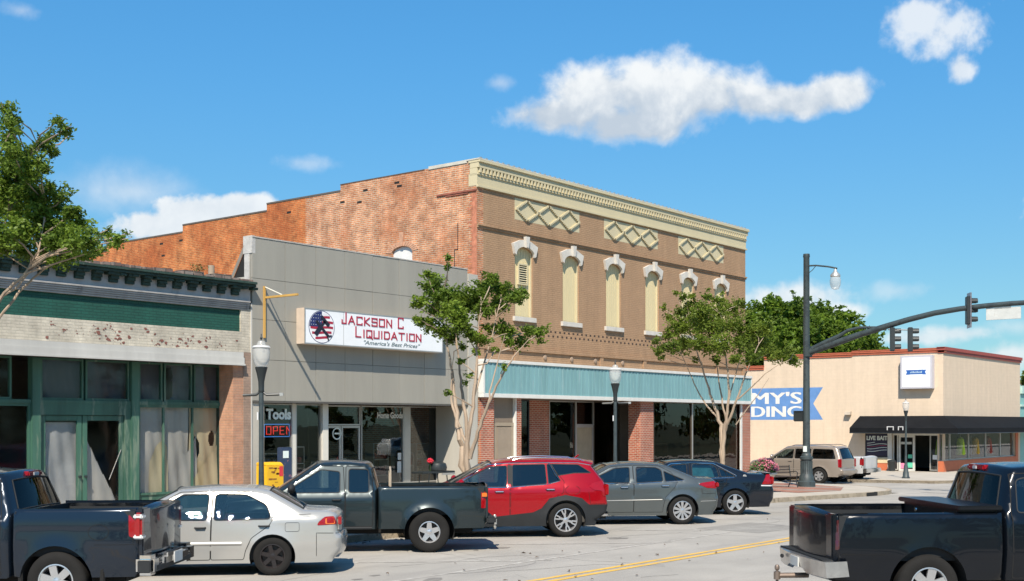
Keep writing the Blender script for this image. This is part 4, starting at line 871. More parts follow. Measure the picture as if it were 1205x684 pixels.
# ---- 4. cream corner building across the side street
M_cwall = brick('cream_block', (0.66, 0.53, 0.40), (0.64, 0.515, 0.385), (0.61, 0.48, 0.355), patch=(0.60, 0.49, 0.37), patchfac=0.5, msize=.008, bump=0.25, bw=.42, bh=.21, dirt=.06, streak=.07, pscale=.3)
M_copred = mat('orange_coping', (0.42, 0.11, 0.055), 0.6, var=0.12)
CU, CV = 72.0, 24.81; CU1 = 87.4
b4 = thing('corner_shop_building', 'cream stucco corner building with orange coping and black awning across the side street', 'building', (CU, CV, -0.46))
def cv(x): return fu(x, 500, CU)[0]
CZ = 6.78; g4 = -0.9
dv0, dv1 = cv(1092), cv(1076)     # open doorway
hl = [(cv(1103.5), cv(1050), g4, 1.80), (cv(1045), cv(1018), .35, 1.8), (cv(1109.5) if False else CV + .05, cv(1105), .2, 1.8)]
mb = MB(); wall_holes(mb, CV, 30.46, g4, CZ, CU, CU + .3, hl, axis='u'); wall_holes(mb, 30.46, 36.5, g4, 6.7, CU, CU + .3, [], axis='u'); wall_holes(mb, 36.5, 60, g4, 6.05, CU, CU + .3, [], axis='u')
wall_holes(mb, CU + .3, CU1, g4, CZ, CV, CV + .3, [(CU + .35, CU1 - 1.1, .2, 2.0)], axis='v'); mb.box((CU1 - .3, CV + .3, g4), (CU1, 60, 6.4)); mb.box((CU, 59.7, g4), (CU1, 60, 6.4)); mb.build('stucco_wall', M_cwall, b4)
mb = MB()
for (a, b, z) in ((CV - .1, 30.46, CZ), (30.46, 36.5, 6.7), (36.5, 60, 6.05)):
    mb.box((CU - .1, a, z), (CU + .35, b, z + .16)); mb.box((CU - .06, a, z - .12), (CU + .3, b, z)); mb.box((CU - .12, a - .02, z + .1), (CU + .36, b, z + .16 + .0005))
mb.build('coping', M_copred, b4)
mb = MB(); mb.box((CU - .12, CV - .14, CZ), (CU1 + .1, CV + .36, CZ + .2)); mb.box((CU - .06, CV - .08, CZ - .16), (CU1 + .06, CV + .3, CZ)); mb.build('front_coping', mat('shaded_red_coping', (0.30, 0.06, 0.045), 0.6, var=0.1), b4)  # red coping, with the shade of the street front put into its darker tone
bx((CU + .3, CV + .3, 6.0), (CU1 - .3, 59.7, 6.1), 'roof', M_roof, b4)
# mural
M_blue = mat('mural_blue', (0.11, 0.24, 0.50), 0.8, var=0.12, vscale=2, c2=(0.16, 0.30, 0.55), c2fac=0.3, c2scale=3); M_mw = mat('mural_white', (.68, .66, .62), .8, var=.1)
mz0, mz1 = 2.66, 4.72; v0, vn, vt = cv(968.5), cv(957), 43.0
mb = MB(); pts = [(v0, mz1), (vn, (mz0 + mz1) / 2), (v0, mz0), (vt, mz0), (vt, mz1)]
mb.prism(pts, lambda a, b: (CU - .004, a, b), lambda a, b: (CU - .001, a, b)); mur = mb.build('painted_mural', M_blue, b4)
mb = MB()
for txt, xa, xb, ya, yb in (("MY'S", 884.5, 943.5, 462, 475), ('DING', 884, 943.5, 478, 490.5)):
    va, za = fu(xa, ya, CU); vb, zb = fu(xb, yb, CU)
    for q in range(4): text_on(mb, txt, (za - zb) / .72, (CU - .006 - q * .0012, va - q * .035, zb), (0, -1, 0), (0, 0, 1), fit=va - vb - .1, off=0, ext=.0004)
mb.build('mural_lettering', M_mw, mur)
# box sign
v0, v1 = cv(1100), cv(1062.5); z0, z1 = 4.5, 6.5
t = thing('square_sign', 'square white box sign with blue ribbon emblem high on the cream corner wall', 'sign', (CU, v0, z0))
M_silv = mat('silver_frame', (.5, .49, .53), .4, var=.05)
bx((CU - .45, v0, z0), (CU - .01, v1, z1), 'sign_box', M_silv, t, bevel=.02)
bx((CU - .456, v0 + .12, z0 + .12), (CU - .451, v1 - .12, z1 - .12), 'sign_face', mat('sign_white', (.82, .84, .86), .35), t)
vc_, zc_ = (v0 + v1) / 2, (z0 + z1) / 2
mb = MB(); mb.box((CU - .462, vc_ - .42, zc_ - .13), (CU - .457, vc_ + .42, zc_ + .13))
for s_ in (-1, 1): mb.prism([(vc_ + s_ * .40, zc_ - .15), (vc_ + s_ * .62, zc_ - .15), (vc_ + s_ * .55, zc_), (vc_ + s_ * .62, zc_ + .13), (vc_ + s_ * .40, zc_ + .13)], lambda a, b: (CU - .460, a, b), lambda a, b: (CU - .4565, a, b))
mb.build('ribbon', mat('ribbon_blue', (.03, .12, .40), .5), t)
mb = MB()
for r_ in (.42,):
    for q in range(36):
        if q % 3 == 2: continue
        t0, t1 = R(q * 10), R(q * 10 + 9); mb.add([(CU - .4575, vc_ + r_ * math.cos(t0), zc_ + r_ * math.sin(t0)), (CU - .4575, vc_ + r_ * math.cos(t1), zc_ + r_ * math.sin(t1)), (CU - .4575, vc_ + (r_ - .025) * math.cos(t1), zc_ + (r_ - .025) * math.sin(t1)), (CU - .4575, vc_ + (r_ - .025) * math.cos(t0), zc_ + (r_ - .025) * math.sin(t0))], [(0, 1, 2, 3)])
for q in range(9): mb.box((CU - .466, vc_ - .36 + q * .082, zc_ - .06), (CU - .4622, vc_ - .31 + q * .082, zc_ + .06 - (q % 3) * .02))
mb.build('ring', mat('pale_blue_ink', (.45, .58, .66), .5), t)
# small wall lamp
lv_, lz = fu(999, 486, CU)
t = thing('wall_flood_light', 'small beige flood light fixed high on the cream side wall by the mural', 'light', (CU, lv_, lz))
mb = MB(); mb.prism([(CU, lz + .12), (CU - .25, lz + .05), (CU - .3, lz - .12), (CU, lz - .12)], lambda a, b: (a, lv_ - .18, b), lambda a, b: (a, lv_ + .18, b)); mb.build('housing', mat('beige_metal', (.45, .38, .3), .6), t)
bx((CU - .28, lv_ - .16, lz - .14), (CU - .05, lv_ + .16, lz - .121), 'lens', M_alum, t)
# awning: sloping fabric wrapping the corner
M_awn = mat('black_canvas', (0.010, 0.011, 0.013), 0.8, spec=.08, var=0.2, vscale=1.5)
aw = thing('shop_awning', 'long black canvas awning wrapped round the corner of the cream building', 'awning', (CU, CV, 2.0))
AP = 1.25; za, zb_, zv = 2.88, 2.15, 1.84; vL = cv(1012)
mb = MB()
U1a, V1a = CU - AP, CV - AP
mb.quad((CU - .01, vL, za), (CU - .01, CV - .01, za), (U1a, V1a, zb_), (U1a, vL + .15, zb_)); mb.quad((CU - .01, CV - .01, za), (CU1 + 3.5, CV - .01, za), (CU1 + 3.5, V1a, zb_), (U1a, V1a, zb_))
mb.quad((U1a, vL + .15, zb_), (U1a, V1a, zb_), (U1a, V1a, zv), (U1a, vL + .15, zv)); mb.quad((U1a, V1a, zb_), (CU1 + 3.5, V1a, zb_), (CU1 + 3.5, V1a, zv), (U1a, V1a, zv))
mb.add([(CU - .01, vL, za), (U1a, vL + .15, zb_), (U1a, vL + .15, zv), (CU - .01, vL, zv)], [(0, 1, 2, 3)]); mb.build('canvas', M_awn, aw)
mb = MB(); mb.tube([(U1a, vL + .15, zv), (U1a, V1a, zv), (CU1 + 3.5, V1a, zv)], .025, 6)
for vv in np.linspace(vL, CV, 6): mb.tube([(CU, vv, zv), (U1a, vv, zv)], .02, 5)
mb.build('awning_frame', M_black, aw)
mb = MB(); vq0, vq1 = cv(1058), cv(1053)
for q in range(2):
    vv = cv(1053 + q * 13); mb.box((U1a - .012, vv - .42 + q * .1, zv + .18), (U1a - .006, vv - .36 + q * .1, zb_ + .05)); mb.box((U1a - .012, vv - .05, zv + .18), (U1a - .006, vv + .01, zb_ + .05)); mb.box((U1a - .012, vv - .42 + q * .1, zb_ + .05), (U1a - .006, vv + .01, zb_ + .1))
mb.build('awning_mark', mat('mark_grey', (.5, .5, .5), .6), aw)
# side shopfront details
M_orange = mat('orange_base', (.50, .14, .06), .7, var=.1); M_paleframe = mat('pale_frame', (.62, .61, .56), .5)
bx((CU - .03, cv(1045), g4), (CU - .001, cv(1018), .0), 'base_panel', M_orange, b4); bx((CU - .05, cv(1045), 0), (CU - .001, cv(1018), .3), 'base_sill', mat('pale_yellow_sill', (.62, .52, .32), .7), b4)
wv = window(b4, 0, 0.01, 0, 0.01, 0, 0.001, M_black, M_black) if False else None
def uwindow(par, v0, v1, z0, z1, u, t, fm, gm, name='window'):
    m_ = MB(); m_.box((u - .05, v0, z0), (u + .05, v0 + t, z1)); m_.box((u - .05, v1 - t, z0), (u + .05, v1, z1)); m_.box((u - .05, v0 + t, z0), (u + .05, v1 - t, z0 + t)); m_.box((u - .05, v0 + t, z1 - t), (u + .05, v1 - t, z1))
    o = m_.build(name, fm, par); MB().box((u - .004, v0 + t * .8, z0 + t * .8), (u + .004, v1 - t * .8, z1 - t * .8)).build('pane', gm, o); return o
uwindow(b4, cv(1045), cv(1018), .35, 1.8, CU + .08, .05, M_black, glass('bait_glass', (.8, .8, .82), 1.5), 'bait_window')
bx((CU + .0, cv(1050), g4), (CU - .08, cv(1045), 1.85), 'pale_pier', M_paleframe, b4)
va, za_ = fu(1019.5, 513, CU); vb, zb2 = fu(1044, 518, CU)
t = thing('bait_poster', 'dark window poster with LIVE BAIT lettering and wavy stripes', 'poster', (CU + .05, (va + vb) / 2, .5))
bx((CU + .05, cv(1044.5), .42), (CU + .056, cv(1018.5), 1.77), 'poster_sheet', mat('poster_navy', (.02, .02, .05), .5), t)
mb = MB(); text_on(mb, 'LIVE BAIT', (za_ - zb2) / .72, (CU + .046, va, zb2), (0, -1, 0), (0, 0, 1), fit=va - vb, off=.012); mb.build('lettering', M_letw, t)
for q, (zz, cm_) in enumerate(((1.25, M_letw), (1.13, M_letw), (1.02, mat('poster_red', (.3, .03, .06), .5)), (.9, M_letw), (.75, M_letw))):
    mb = MB(); v_a, v_b = cv(1043.5), cv(1020)
    for i in range(20):
        p, q2 = v_a + (v_b - v_a) * i / 20, v_a + (v_b - v_a) * (i + 1) / 20
        if q == 0 and i < 12: continue
        f_ = lambda vv: zz + .05 * math.sin((vv - v_a) / (v_b - v_a) * 4.5 + q * .3)
        mb.quad((CU + .046, p, f_(p) - .015), (CU + .046, q2, f_(q2) - .015), (CU + .046, q2, f_(q2) + .015), (CU + .046, p, f_(p) + .015))
    mb.build('wavy_stripe', cm_, t)
# entrance
uwindow(b4, cv(1056), cv(1050.5), g4 + .5, 1.78, CU + .12, .05, M_paleframe, M_glassD, 'sidelight')
d1 = uwindow(b4, cv(1076), cv(1057), -.46, 1.7, CU + .1, .12, M_paleframe, glass('door_glass', (.7, .72, .73), 1.5), 'door')
uwindow(b4, cv(1103.5), cv(1093.5), -.4, 1.75, CU + .12, .06, M_alum, M_glassS, 'sidelight')
bx((CU + .02, cv(1103.5), 1.7), (CU + .12, cv(1050.5), 1.8), 'door_header', M_paleframe, b4)
for (x0, x1, y0, y1, cc, lb) in ((1058.5, 1065.5, 545, 551.5, (.75, .25, .4), 'pink notice taped low on the glass door of the cream corner shop'), (1068, 1074, 544, 550.5, (.12, .55, .36), 'green notice taped low on the glass door of the cream corner shop'),
        (1060, 1073, 520, 523, (.5, .52, .5), 'white strip notice across the upper glass door of the corner shop'), (1068.5, 1073.5, 535, 539.5, (.55, .55, .52), 'white notice in the middle of the corner shop glass door'), (1097.5, 1103, 535.5, 541, (.68, .68, .66), 'white notice on the sidelight right of the open doorway')):
    p, q2 = fu(x0, y0, CU + .08); r_, s_ = fu(x1, y1, CU + .08)
    props(bx((CU + .076, r_, s_), (CU + .08, p, q2), 'paper_notice', mat('notice_%02d' % int(cc[1] * 100), cc, .7), None), lb, 'notice', 'notices on the corner shop entrance')
t = thing('trash_bin', 'small black bin standing beside the corner shop door', 'bin', (CU - .5, cv(1053), -.46))
mb = MB(); mb.lathe([(0, 0), (.2, 0), (.25, .55), (.27, .58), (.2, .66), (0, .7)], (CU - .5, cv(1053), -.46), 14); mb.build('bin_body', M_black, t, smooth=True)
# black interior
mb = MB(); mb.box((CU + 6, CV + .3, g4), (CU + 6.1, 36, 3)); mb.box((CU + .3, 35.9, g4), (CU1 - .3, 36, 3)); mb.box((CU + .3, CV + .3, 2.4), (CU1 - .3, 36, 2.5)); mb.build('interior_wall', M_room, b4)
bx((CU, CV, -.75), (CU1, 36, -.46), 'interior_floor', M_roomfloor, b4)
# street front windows of cream building
def cf(x): return fv(x, 520, CV)[0]
edges_ = [CU + .4, cf(1120), cf(1142), cf(1162), cf(1179), CU1 - 1.15]
for a, b in zip(edges_, edges_[1:]): window(b4, a, b, .2, 2.0, CV + .15, .06, M_alum, glass('corner_glass', (.85, .86, .86), 1.25), 'shop_window')
bx((CU - .02, CV - .03, g4), (CU1 - 1.1, CV - .001, .18), 'front_base', M_orange, b4); bx((CU - .03, CV, g4), (CU - .001, cv(1104), .18), 'side_base', M_orange, b4)
bx((CU1 - 1.1, CV - .04, g4), (CU1 - .55, CV - .001, 2.3), 'orange_pier', M_orange, b4)
uwindow(b4, CV + .06, cv(1105), .2, 1.8, CU + .12, .05, M_alum, M_glassS, 'shop_window')
# hanging goods in the corner shop window
for q, (x, cc, lb) in enumerate(((1113, (.35, .6, .05), 'lime green hi-vis garment'), (1137, (.5, .72, .05), 'lime green hanging jacket'), (1154, (.62, .36, .04), 'orange-yellow hanging jacket'), (1169, (.35, .05, .03), 'red hanging banner'))):
    uu = cf(x); t = thing('hanging_garment', lb + ' displayed in the street window of the cream corner shop', 'garment', (uu, CV + .35, .6))
    mb = MB(); mb.lathe([(0, 1.15), (.08, 1.1), (.2, 1.0), (.24, .5), (.3, .1), (.22, 0), (0, .02)], (uu, CV + .35, .45), 10); mb.build('cloth', mat('cloth%d' % q, cc, .8, var=.2, vscale=5), t, smooth=True)
    MB().tube([(uu, CV + .35, 1.6), (uu, CV + .35, 2.0)], .01, 5).build('hanger', M_alum, t)

# ---- 5. turquoise building beyond
t5 = thing('turquoise_building', 'low turquoise shop building just visible past the cream corner building', 'building', (CU1, CV, -.46))
M_turq = mat('turquoise_stucco', (.22, .45, .42), .7, var=.08)
mb = MB(); wall_holes(mb, CU1 + .01, 100, g4, 5.0, CV, CV + .3, [(CU1 + 1, 98, 0, 2.0)]); mb.box((99.7, CV + .3, g4), (100, 50, 5)); mb.build('front_wall', M_turq, t5)
bx((CU1 + .01, CV - .15, 4.5), (100, CV + .3, 5.02), 'cornice', mat('pale_turquoise', (.38, .56, .52), .7), t5); bx((CU1 + .01, CV - .1, 3.6), (100, CV - .001, 3.75), 'moulding', mat('pale_turquoise', (.38, .56, .52), .7), t5)
window(t5, CU1 + 1, 98, 0, 2.0, CV + .15, .06, M_paleframe, M_glassD, 'shop_window'); bx((CU1, CV + .3, 4.6), (100, 50, 4.7), 'roof', M_roof, t5)

# ================================================================ street furniture
def lamp_post(u, v, z, label, arms=True, h=3.95, group='globe street lamps'):
    t = thing('street_lamp', label, 'street lamp', (u, v, z), math.atan2(-CA, SA) * 0 - R(51), group)
    k = h / 3.95
    MB().lathe([(0, 0), (.2, 0), (.2, .06), (.165, .1), (.15, .3), (.12, .36), (.105, .6), (.075, .7), (.07, .74), (.06, .8), (.05, 1.5), (.047, 2.88)], (0, 0, 0), 16).build('post', M_pole, t, local=True, smooth=True)
    MB().lathe([(.047, 2.88), (.06, 2.9), (.055, 2.94), (.06, 3.1), (.09, 3.25), (.12, 3.36), (.125, 3.38), (.0, 3.4)], (0, 0, 0), 16).build('neck', M_black, t, local=True, smooth=True)
    g = MB().lathe([(.1, 3.38), (.14, 3.45), (.165, 3.55), (.172, 3.65), (.165, 3.75), (.145, 3.79), (.10, 3.8), (.09, 3.83), (.07, 3.88), (.03, 3.9)], (0, 0, 0), 20).build('globe', mat('globe_acrylic', (.62, .62, .60), .15, var=.05, coat=.5) if False else M_globe, t, local=True, smooth=True)
    MB().lathe([(.165, 3.755), (.185, 3.76), (.15, 3.8), (.165, 3.755)], (0, 0, 0), 20).build('globe_band', mat('clear_band', (.55, .55, .53), .3), g, local=True, smooth=True)
    MB().lathe([(0, 4.04), (.012, 4.02), (.01, 3.98), (.03, 3.95), (.012, 3.92), (.03, 3.89), (0, 3.88)], (0, 0, 0), 10).build('finial', M_black, t, local=True, smooth=True)
    if arms:
        MB().tube([(-.36, 0, 2.83), (-.1, 0, 2.84), (-.05, 0, 2.88), (.05, 0, 2.88), (.1, 0, 2.84), (.38, 0, 2.85)], .026, 8).build('banner_arm', M_black, t, local=True, smooth=True)
        MB().box((.36, -.03, 2.82), (.43, .03, 2.88)).build('arm_cap', M_alum, t, local=True)
        MB().box((-.075, -.06, 2.35), (-.045, .0, 2.5)).build('outlet_box', mat('outlet_white', (.6, .6, .6), .5), t, local=True)
    t.scale = (1, 1, k); return t
M_globe, n_, l_ = newmat('globe_glass')
p_ = N(n_, 'ShaderNodeBsdfPrincipled'); o_ = N(n_, 'ShaderNodeOutputMaterial'); tr_ = N(n_, 'ShaderNodeBsdfTransparent'); mm_ = N(n_, 'ShaderNodeMixShader')
p_.inputs['Base Color'].default_value = (.75, .75, .73, 1); p_.inputs['Roughness'].default_value = .12; tr_.inputs[0].default_value = (.9, .9, .9, 1); mm_.inputs[0].default_value = .35
l_.new(tr_.outputs[0], mm_.inputs[1]); l_.new(p_.outputs[0], mm_.inputs[2]); l_.new(mm_.outputs[0], o_.inputs[0])
lv1 = 18.55
lu1 = fv(307.5, 500, lv1)[0]; lamp_post(lu1, lv1, .14, 'black globe street lamp in front of the brick pier between green and grey shops')
lu2 = fv(724, 500, lv1)[0]; lamp_post(lu2, lv1, G(lu2) + .14, 'black globe street lamp in front of the teal signboard')
u3_, v3_, z3_ = gp(1066, 563, .14); lamp_post(u3_, v3_, z3_, 'farthest black globe street lamp, before the cream corner shop door', arms=False, h=4.15)

# traffic mast
pu, pv, pz = gp(949, 573, .14)
PZ = (pu * CA + pv * SA) / FPX
def hz(y, s=0.0): return EYE + (HY - y) * (PZ - s * SA / FPX)
tm = thing('traffic_mast', 'tall dark green steel traffic mast with curved arm at the street corner', 'traffic mast', (pu, pv, pz))
top = hz(299)
mb = MB(); mb.lathe([(0, top - pz), (.13, top - pz), (.145, top - pz - .12), (.125, top - pz - .16), (.135, 5.0), (.155, 1.3)], (pu, pv, pz), 16); mb.build('shaft', M_pole, tm, smooth=True)
mb = MB(); mb.lathe([(.15, 1.42), (.19, 1.38), (.2, 1.30), (.27, 1.26), (.27, 1.16), (.225, 1.12), (.25, .52), (.30, .44), (.32, .26), (.37, .22), (.37, 0)], (pu, pv, pz), 20)
for q in range(20): a = 2 * math.pi * q / 20; mb.box((pu + .238 * math.cos(a) - .012, pv + .238 * math.sin(a) - .012, pz + .55), (pu + .238 * math.cos(a) + .012, pv + .238 * math.sin(a) + .012, pz + 1.1))
mb.build('fluted_base', M_pole, tm, smooth=True)
# base is drawn larger in the photo's proportions: scale radii already in metres
def armpt(x, y):    # point on the vertical plane through the mast, square to the kerb
    t = (x - CX) / FPX
    s = (t * (pu * CA + pv * SA) - (pu * SA - pv * CA)) / (CA + t * SA)
    Z = pu * CA + (pv - s) * SA
    return Vector((pu, pv - s, EYE + (HY - y) * Z / FPX))
main = [armpt(x, y) for x, y in ((951, 415), (980, 405), (1010, 394.5), (1043, 384), (1070, 376), (1100, 368.5), (1130, 363.5), (1160, 360), (1190, 357.3), (1230, 355), (1290, 353), (1350, 352))]
mb = MB(); mb.tube(main, [.15, .14, .128, .12, .115, .11, .105, .10, .098, .095, .09, .08], 12); mb.build('mast_arm', M_pole, tm, smooth=True)
br = [armpt(x, y) + Vector((-.02, 0, 0)) for x, y in ((957, 411), (975, 402), (987, 396), (998, 389), (1012, 385.5), (1030, 385.5), (1043, 388))]
MB().tube(br, [.13, .12, .09, .065, .055, .05, .05], 8).build('brace_arm', M_pole, tm, smooth=True)
mb = MB(); mb.box((pu - .17, pv - .2, main[0].z - .2), (pu + .17, pv + .02, main[0].z + .26)); mb.build('flange', M_pole, tm, bevel=.03)
# luminaire bracket
q0, q1 = armpt(951, 313), armpt(985, 316)
mb = MB(); mb.tube([q0, armpt(960, 312.5), armpt(975, 314), q1], .035, 8); mb.tube([armpt(951, 322), armpt(956, 318), armpt(960, 313)], .015, 6); mb.build('luminaire_arm', M_pole, tm, smooth=True)
lc = armpt(983, 317)
lm = MB().lathe([(0, .02), (.05, 0), (.08, -.1), (.2, -.22), (.21, -.3), (.19, -.3)], tuple(lc), 16).build('luminaire_cap', M_alum, tm, smooth=True)
MB().lathe([(.19, -.3), (.23, -.45), (.22, -.65), (.14, -.82), (0, -.86)], tuple(lc), 16).build('luminaire_glass', M_globe, lm, smooth=True)
bx((pu - .17, pv - .09, pz + 1.48), (pu - .145, pv + .07, pz + 1.72), 'sticker_plate', M_letw, tm)
# pedestrian head hung on the left of the mast
p0 = armpt(941, 490); t = thing('pedestrian_signal', 'black pedestrian signal box fixed to the left side of the traffic mast', 'signal', tuple(p0))
mb = MB(); mb.box((p0.x - .2, p0.y - .22, p0.z - .22), (p0.x + .2, p0.y + .2, p0.z + .22)); mb.build('signal_box', M_black, t, bevel=.03)
MB().box((p0.x - .05, p0.y - .42, p0.z - .15), (p0.x + .05, p0.y - .2, p0.z + .15)).build('bracket', M_black, t)
mb = MB(); mb.box((p0.x - .23, p0.y - .2, p0.z + .2), (p0.x - .0, p0.y + .18, p0.z + .23)); mb.build('visor', M_black, t)
def signal(x, y, hgt, label, face, back=False, dz=0.0):
    c = armpt(x, y); c.x += .0
    t = thing('traffic_signal', label, 'traffic signal', tuple(c), math.atan2(face[1], face[0]), 'traffic signals on the mast arm')
    k = hgt / 1.0
    MB().box((-.12, -.15 * 1, -.5 * k), (.06, .15, .5 * k)).build('housing', M_black, t, local=True, bevel=.02)
    for i in range(3):
        zz = (.33 - .33 * i) * k
        vs = MB(); n = 12; r = .125
        for j in range(n):
            a0, a1 = R(-40 + 260 * j / n), R(-40 + 260 * (j + 1) / n)
            vs.quad((.06, r * math.cos(a0), zz + r * math.sin(a0)), (.06, r * math.cos(a1), zz + r * math.sin(a1)), (.30, r * math.cos(a1) * .95, zz + r * math.sin(a1) * .95), (.30, r * math.cos(a0) * .95, zz + r * math.sin(a0) * .95))
        vo = vs.build('visor', M_black, t, local=True, smooth=True)
        MB().lathe([(0, .09), (.08, .08), (.115, .062)], (0, 0, zz), 14, 'x').build('lens', mat('lens%d' % i, ((.12, .01, .01), (.12, .07, .01), (.01, .08, .04))[i], .2), t, local=True, smooth=True)
    if back: MB().box((-.0, -.26, -.62 * k), (.02, .26, .62 * k)).build('backplate', mat('backplate', (.03, .03, .03), .5), t, local=True); MB().box((-.012, -.27, -.63 * k), (-.002, .27, .63 * k)).build('backplate_rim', mat('rim_silver', (.45, .42, .45), .4), t, local=True)
    return t
signal(1051, 399.5, .95, 'left of two dark traffic signals paired under the mast arm', (.45, -.89))
signal(1072, 399.5, .95, 'right of two dark traffic signals paired under the mast arm', (.45, -.89))
signal(1140.5, 365.5, 1.08, 'dark traffic signal with backplate nearest the street name sign', (.55, -.83), back=True)
a_, b_ = armpt(1045, 388), armpt(1072, 388.5); MB().tube([a_, b_], .025, 6).build('signal_hanger', M_alum, tm)
# street name sign
s0, s1 = armpt(1160.5, 361), armpt(1201.5, 374)
t = thing('street_name_sign', 'white street name sign hanging under the mast arm', 'sign', (pu, (s0.y + s1.y) / 2, s1.z))
bx((pu - .02, s1.y, s1.z - .03), (pu + .02, s0.y, armpt(1160, 363).z), 'sign_panel', mat('sun_white', (.55, .56, .54), .5, c2=(.4, .34, .28), c2fac=.25, c2scale=5), t, bevel=.005)
mq = armpt(1180, 361); mb = MB(); mb.box((pu - .03, mq.y - .3, mq.z - .06), (pu + .03, mq.y + .3, mq.z)); mb.tube([mq, armpt(1180, 357)], .04, 6); mb.build('hanger', M_alum, t)

# bench and flower pot at the corner
def bench(u, v, z, rz, label):
    t = thing('bench', label, 'bench', (u, v, z), rz)
    for k in range(4): MB().box((-.75, -.22 + k * .12, .43), (.75, -.13 + k * .12, .46)).build('slat', M_slat, t, local=True, bevel=.006)
    for k in range(3): MB().box((-.75, .27 + k * .02, .56 + k * .12), (.75, .29 + k * .02, .64 + k * .12)).build('slat', M_slat, t, local=True, bevel=.006)
    for s_ in (-1, 1):
        mb = MB(); x = s_ * .72
        mb.tube([(x, -.28, 0), (x, -.2, .2), (x, -.22, .42), (x, .2, .42), (x, .3, .9)], .022, 7); mb.tube([(x, .34, 0), (x, .22, .2), (x, .2, .42)], .022, 7); mb.tube([(x, -.22, .42), (x, -.27, .6), (x, -.15, .66), (x, .24, .62)], .02, 7)
        mb.build('iron_end', M_black, t, local=True, smooth=True)
    return t
M_slat = mat('bench_slat', (.07, .055, .045), .6, var=.2)
ub, vb_, zb3 = gp(921, 574, .14); bench(ub + .1, vb_ + .2, zb3, R(-52 + 25), 'dark slatted bench with iron ends beside the traffic mast')
uf, vf, zf = gp(897, 579, .14)
t = thing('flower_planter', 'pale concrete planter full of pink flowers near the corner bench', 'planter', (uf, vf, zf))
MB().lathe([(0, 0), (.3, 0), (.32, .08), (.22, .14), (.25, .3), (.48, .62), (.55, .66), (.55, .72), (.48, .72), (.44, .66), (0, .64)], (uf, vf, zf), 20).build('bowl', mat('planter_concrete', (.52, .49, .43), .8, var=.12), t, smooth=True)
def leafball(c, rx, rz_, n, s, hemi=False):
    mw = MB()
    for q in range(n):
        a = random.uniform(0, 6.28); b = random.uniform(-1, 1); r_ = random.uniform(.5, 1) ** .5; st = math.sqrt(1 - b * b)
        p = Vector((c[0] + rx * r_ * st * math.cos(a), c[1] + rx * r_ * st * math.sin(a), c[2] + rz_ * r_ * (abs(b) if hemi else b)))
        d = Vector((random.gauss(0, 1), random.gauss(0, 1), random.gauss(0, 1))).normalized() * s; e = d.orthogonal().normalized() * s * .5
        mw.add([p - d * .5, p + e, p + d * .5, p - e], [(0, 1, 2, 3)])
    return mw
leafball((uf, vf, zf + .72), .5, .5, 900, .07, True).build('foliage', mat('planter_leaf', (.06, .11, .03), .7, var=.3), t)
leafball((uf + .1, vf - .05, zf + .78), .52, .5, 1100, .06, True).build('pink_flowers', mat('pink_petal', (.55, .16, .22), .6, var=.3, vscale=9), t)
# storm drain slot in the kerb
du, dv_, dz = 44.2, 17.85, G(44.2)
props(bx((43.6, 17.86, dz + .0), (44.6, 17.95, dz + .142), 'drain_inlet', M_dark, None), 'dark storm drain slot in the corner kerb', 'drain')
# newspaper box, vending banner, cooker
M_nyel = mat('newsbox_yellow', (.72, .42, .02), .45, var=.06)
nu, nv = fv(324, 560, FV - .9)[0], FV - .9
t = thing('newspaper_box', 'bright yellow newspaper vending box outside the Tools window', 'newspaper box', (nu, nv, .14))
mb = MB(); mb.box((nu - .3, nv, .3), (nu + .3, nv + .45, 1.28)); mb.prism([(nv, 1.28), (nv + .45, 1.28), (nv + .45, 1.36), (nv + .12, 1.36)], lambda a, b: (nu - .3, a, b), lambda a, b: (nu + .3, a, b)); mb.build('cabinet', M_nyel, t, bevel=.015)
MB().box((nu - .05, nv + .15, .14), (nu + .05, nv + .3, .3)).build('pedestal', M_black, t)
mb = MB()
for q in range(26): a = random.uniform(-.27, .1); z_ = random.uniform(.5, 1.2); mb.box((nu + a, nv - .004, z_), (nu + a + random.uniform(.04, .14), nv - .001, z_ + random.uniform(.015, .05)))
mb.build('printed_marks', mat('print_brown', (.25, .1, .02), .6), t)
bx((nu + .14, nv - .006, .98), (nu + .27, nv - .001, 1.25), 'red_label', mat('label_red', (.6, .04, .05), .5), t)
nu2 = fv(335.5, 560, FV - .3)[0]
t = thing('display_rack', 'slim dark blue printed display rack beside the yellow newspaper box', 'rack', (nu2, FV - .3, .14))
bx((nu2 - .13, FV - .35, .14), (nu2 + .22, FV - .1, 1.75), 'panel', mat('rack_blue', (.03, .05, .10), .5, c2=(.25, .12, .15), c2fac=.3, c2scale=7, c2edge=.02), t, bevel=.02)
MB().box((nu2 - .12, FV - .36, 1.45), (nu2 + .08, FV - .351, 1.65)).build('white_patch', M_letw, t)
cu_, cvv = fv(510, 560, FV - .8)[0], FV - .8
t = thing('patio_grill', 'black folding grill table with a red flower on top outside the grey shop', 'grill', (cu_, cvv, .14))
mb = MB(); mb.box((cu_ - .75, cvv - .25, .86), (cu_ + .75, cvv + .25, .92)); mb.build('table_top', M_black, t, bevel=.01)
for sx_ in (-.5, .5):
    for sy_ in (-.2, .2): MB().tube([(cu_ + sx_, cvv + sy_, .14), (cu_ + sx_ * .8, cvv + sy_, .86)], .018, 6).build('leg', M_black, t)
mb = MB(); mb.lathe([(0, .0), (.28, .02), (.3, .12), (.26, .24), (.12, .3), (0, .31)], (cu_ + .2, cvv, .92), 14); mb.build('lid', M_black, t, smooth=True)
MB().box((cu_ + .1, cvv - .3, .8), (cu_ + .7, cvv - .26, .86)).build('handle', M_alum, t)
t = thing('red_flower', 'red flower in a tiny pot on the black grill table', 'flower', (cu_ - .15, cvv, .92))
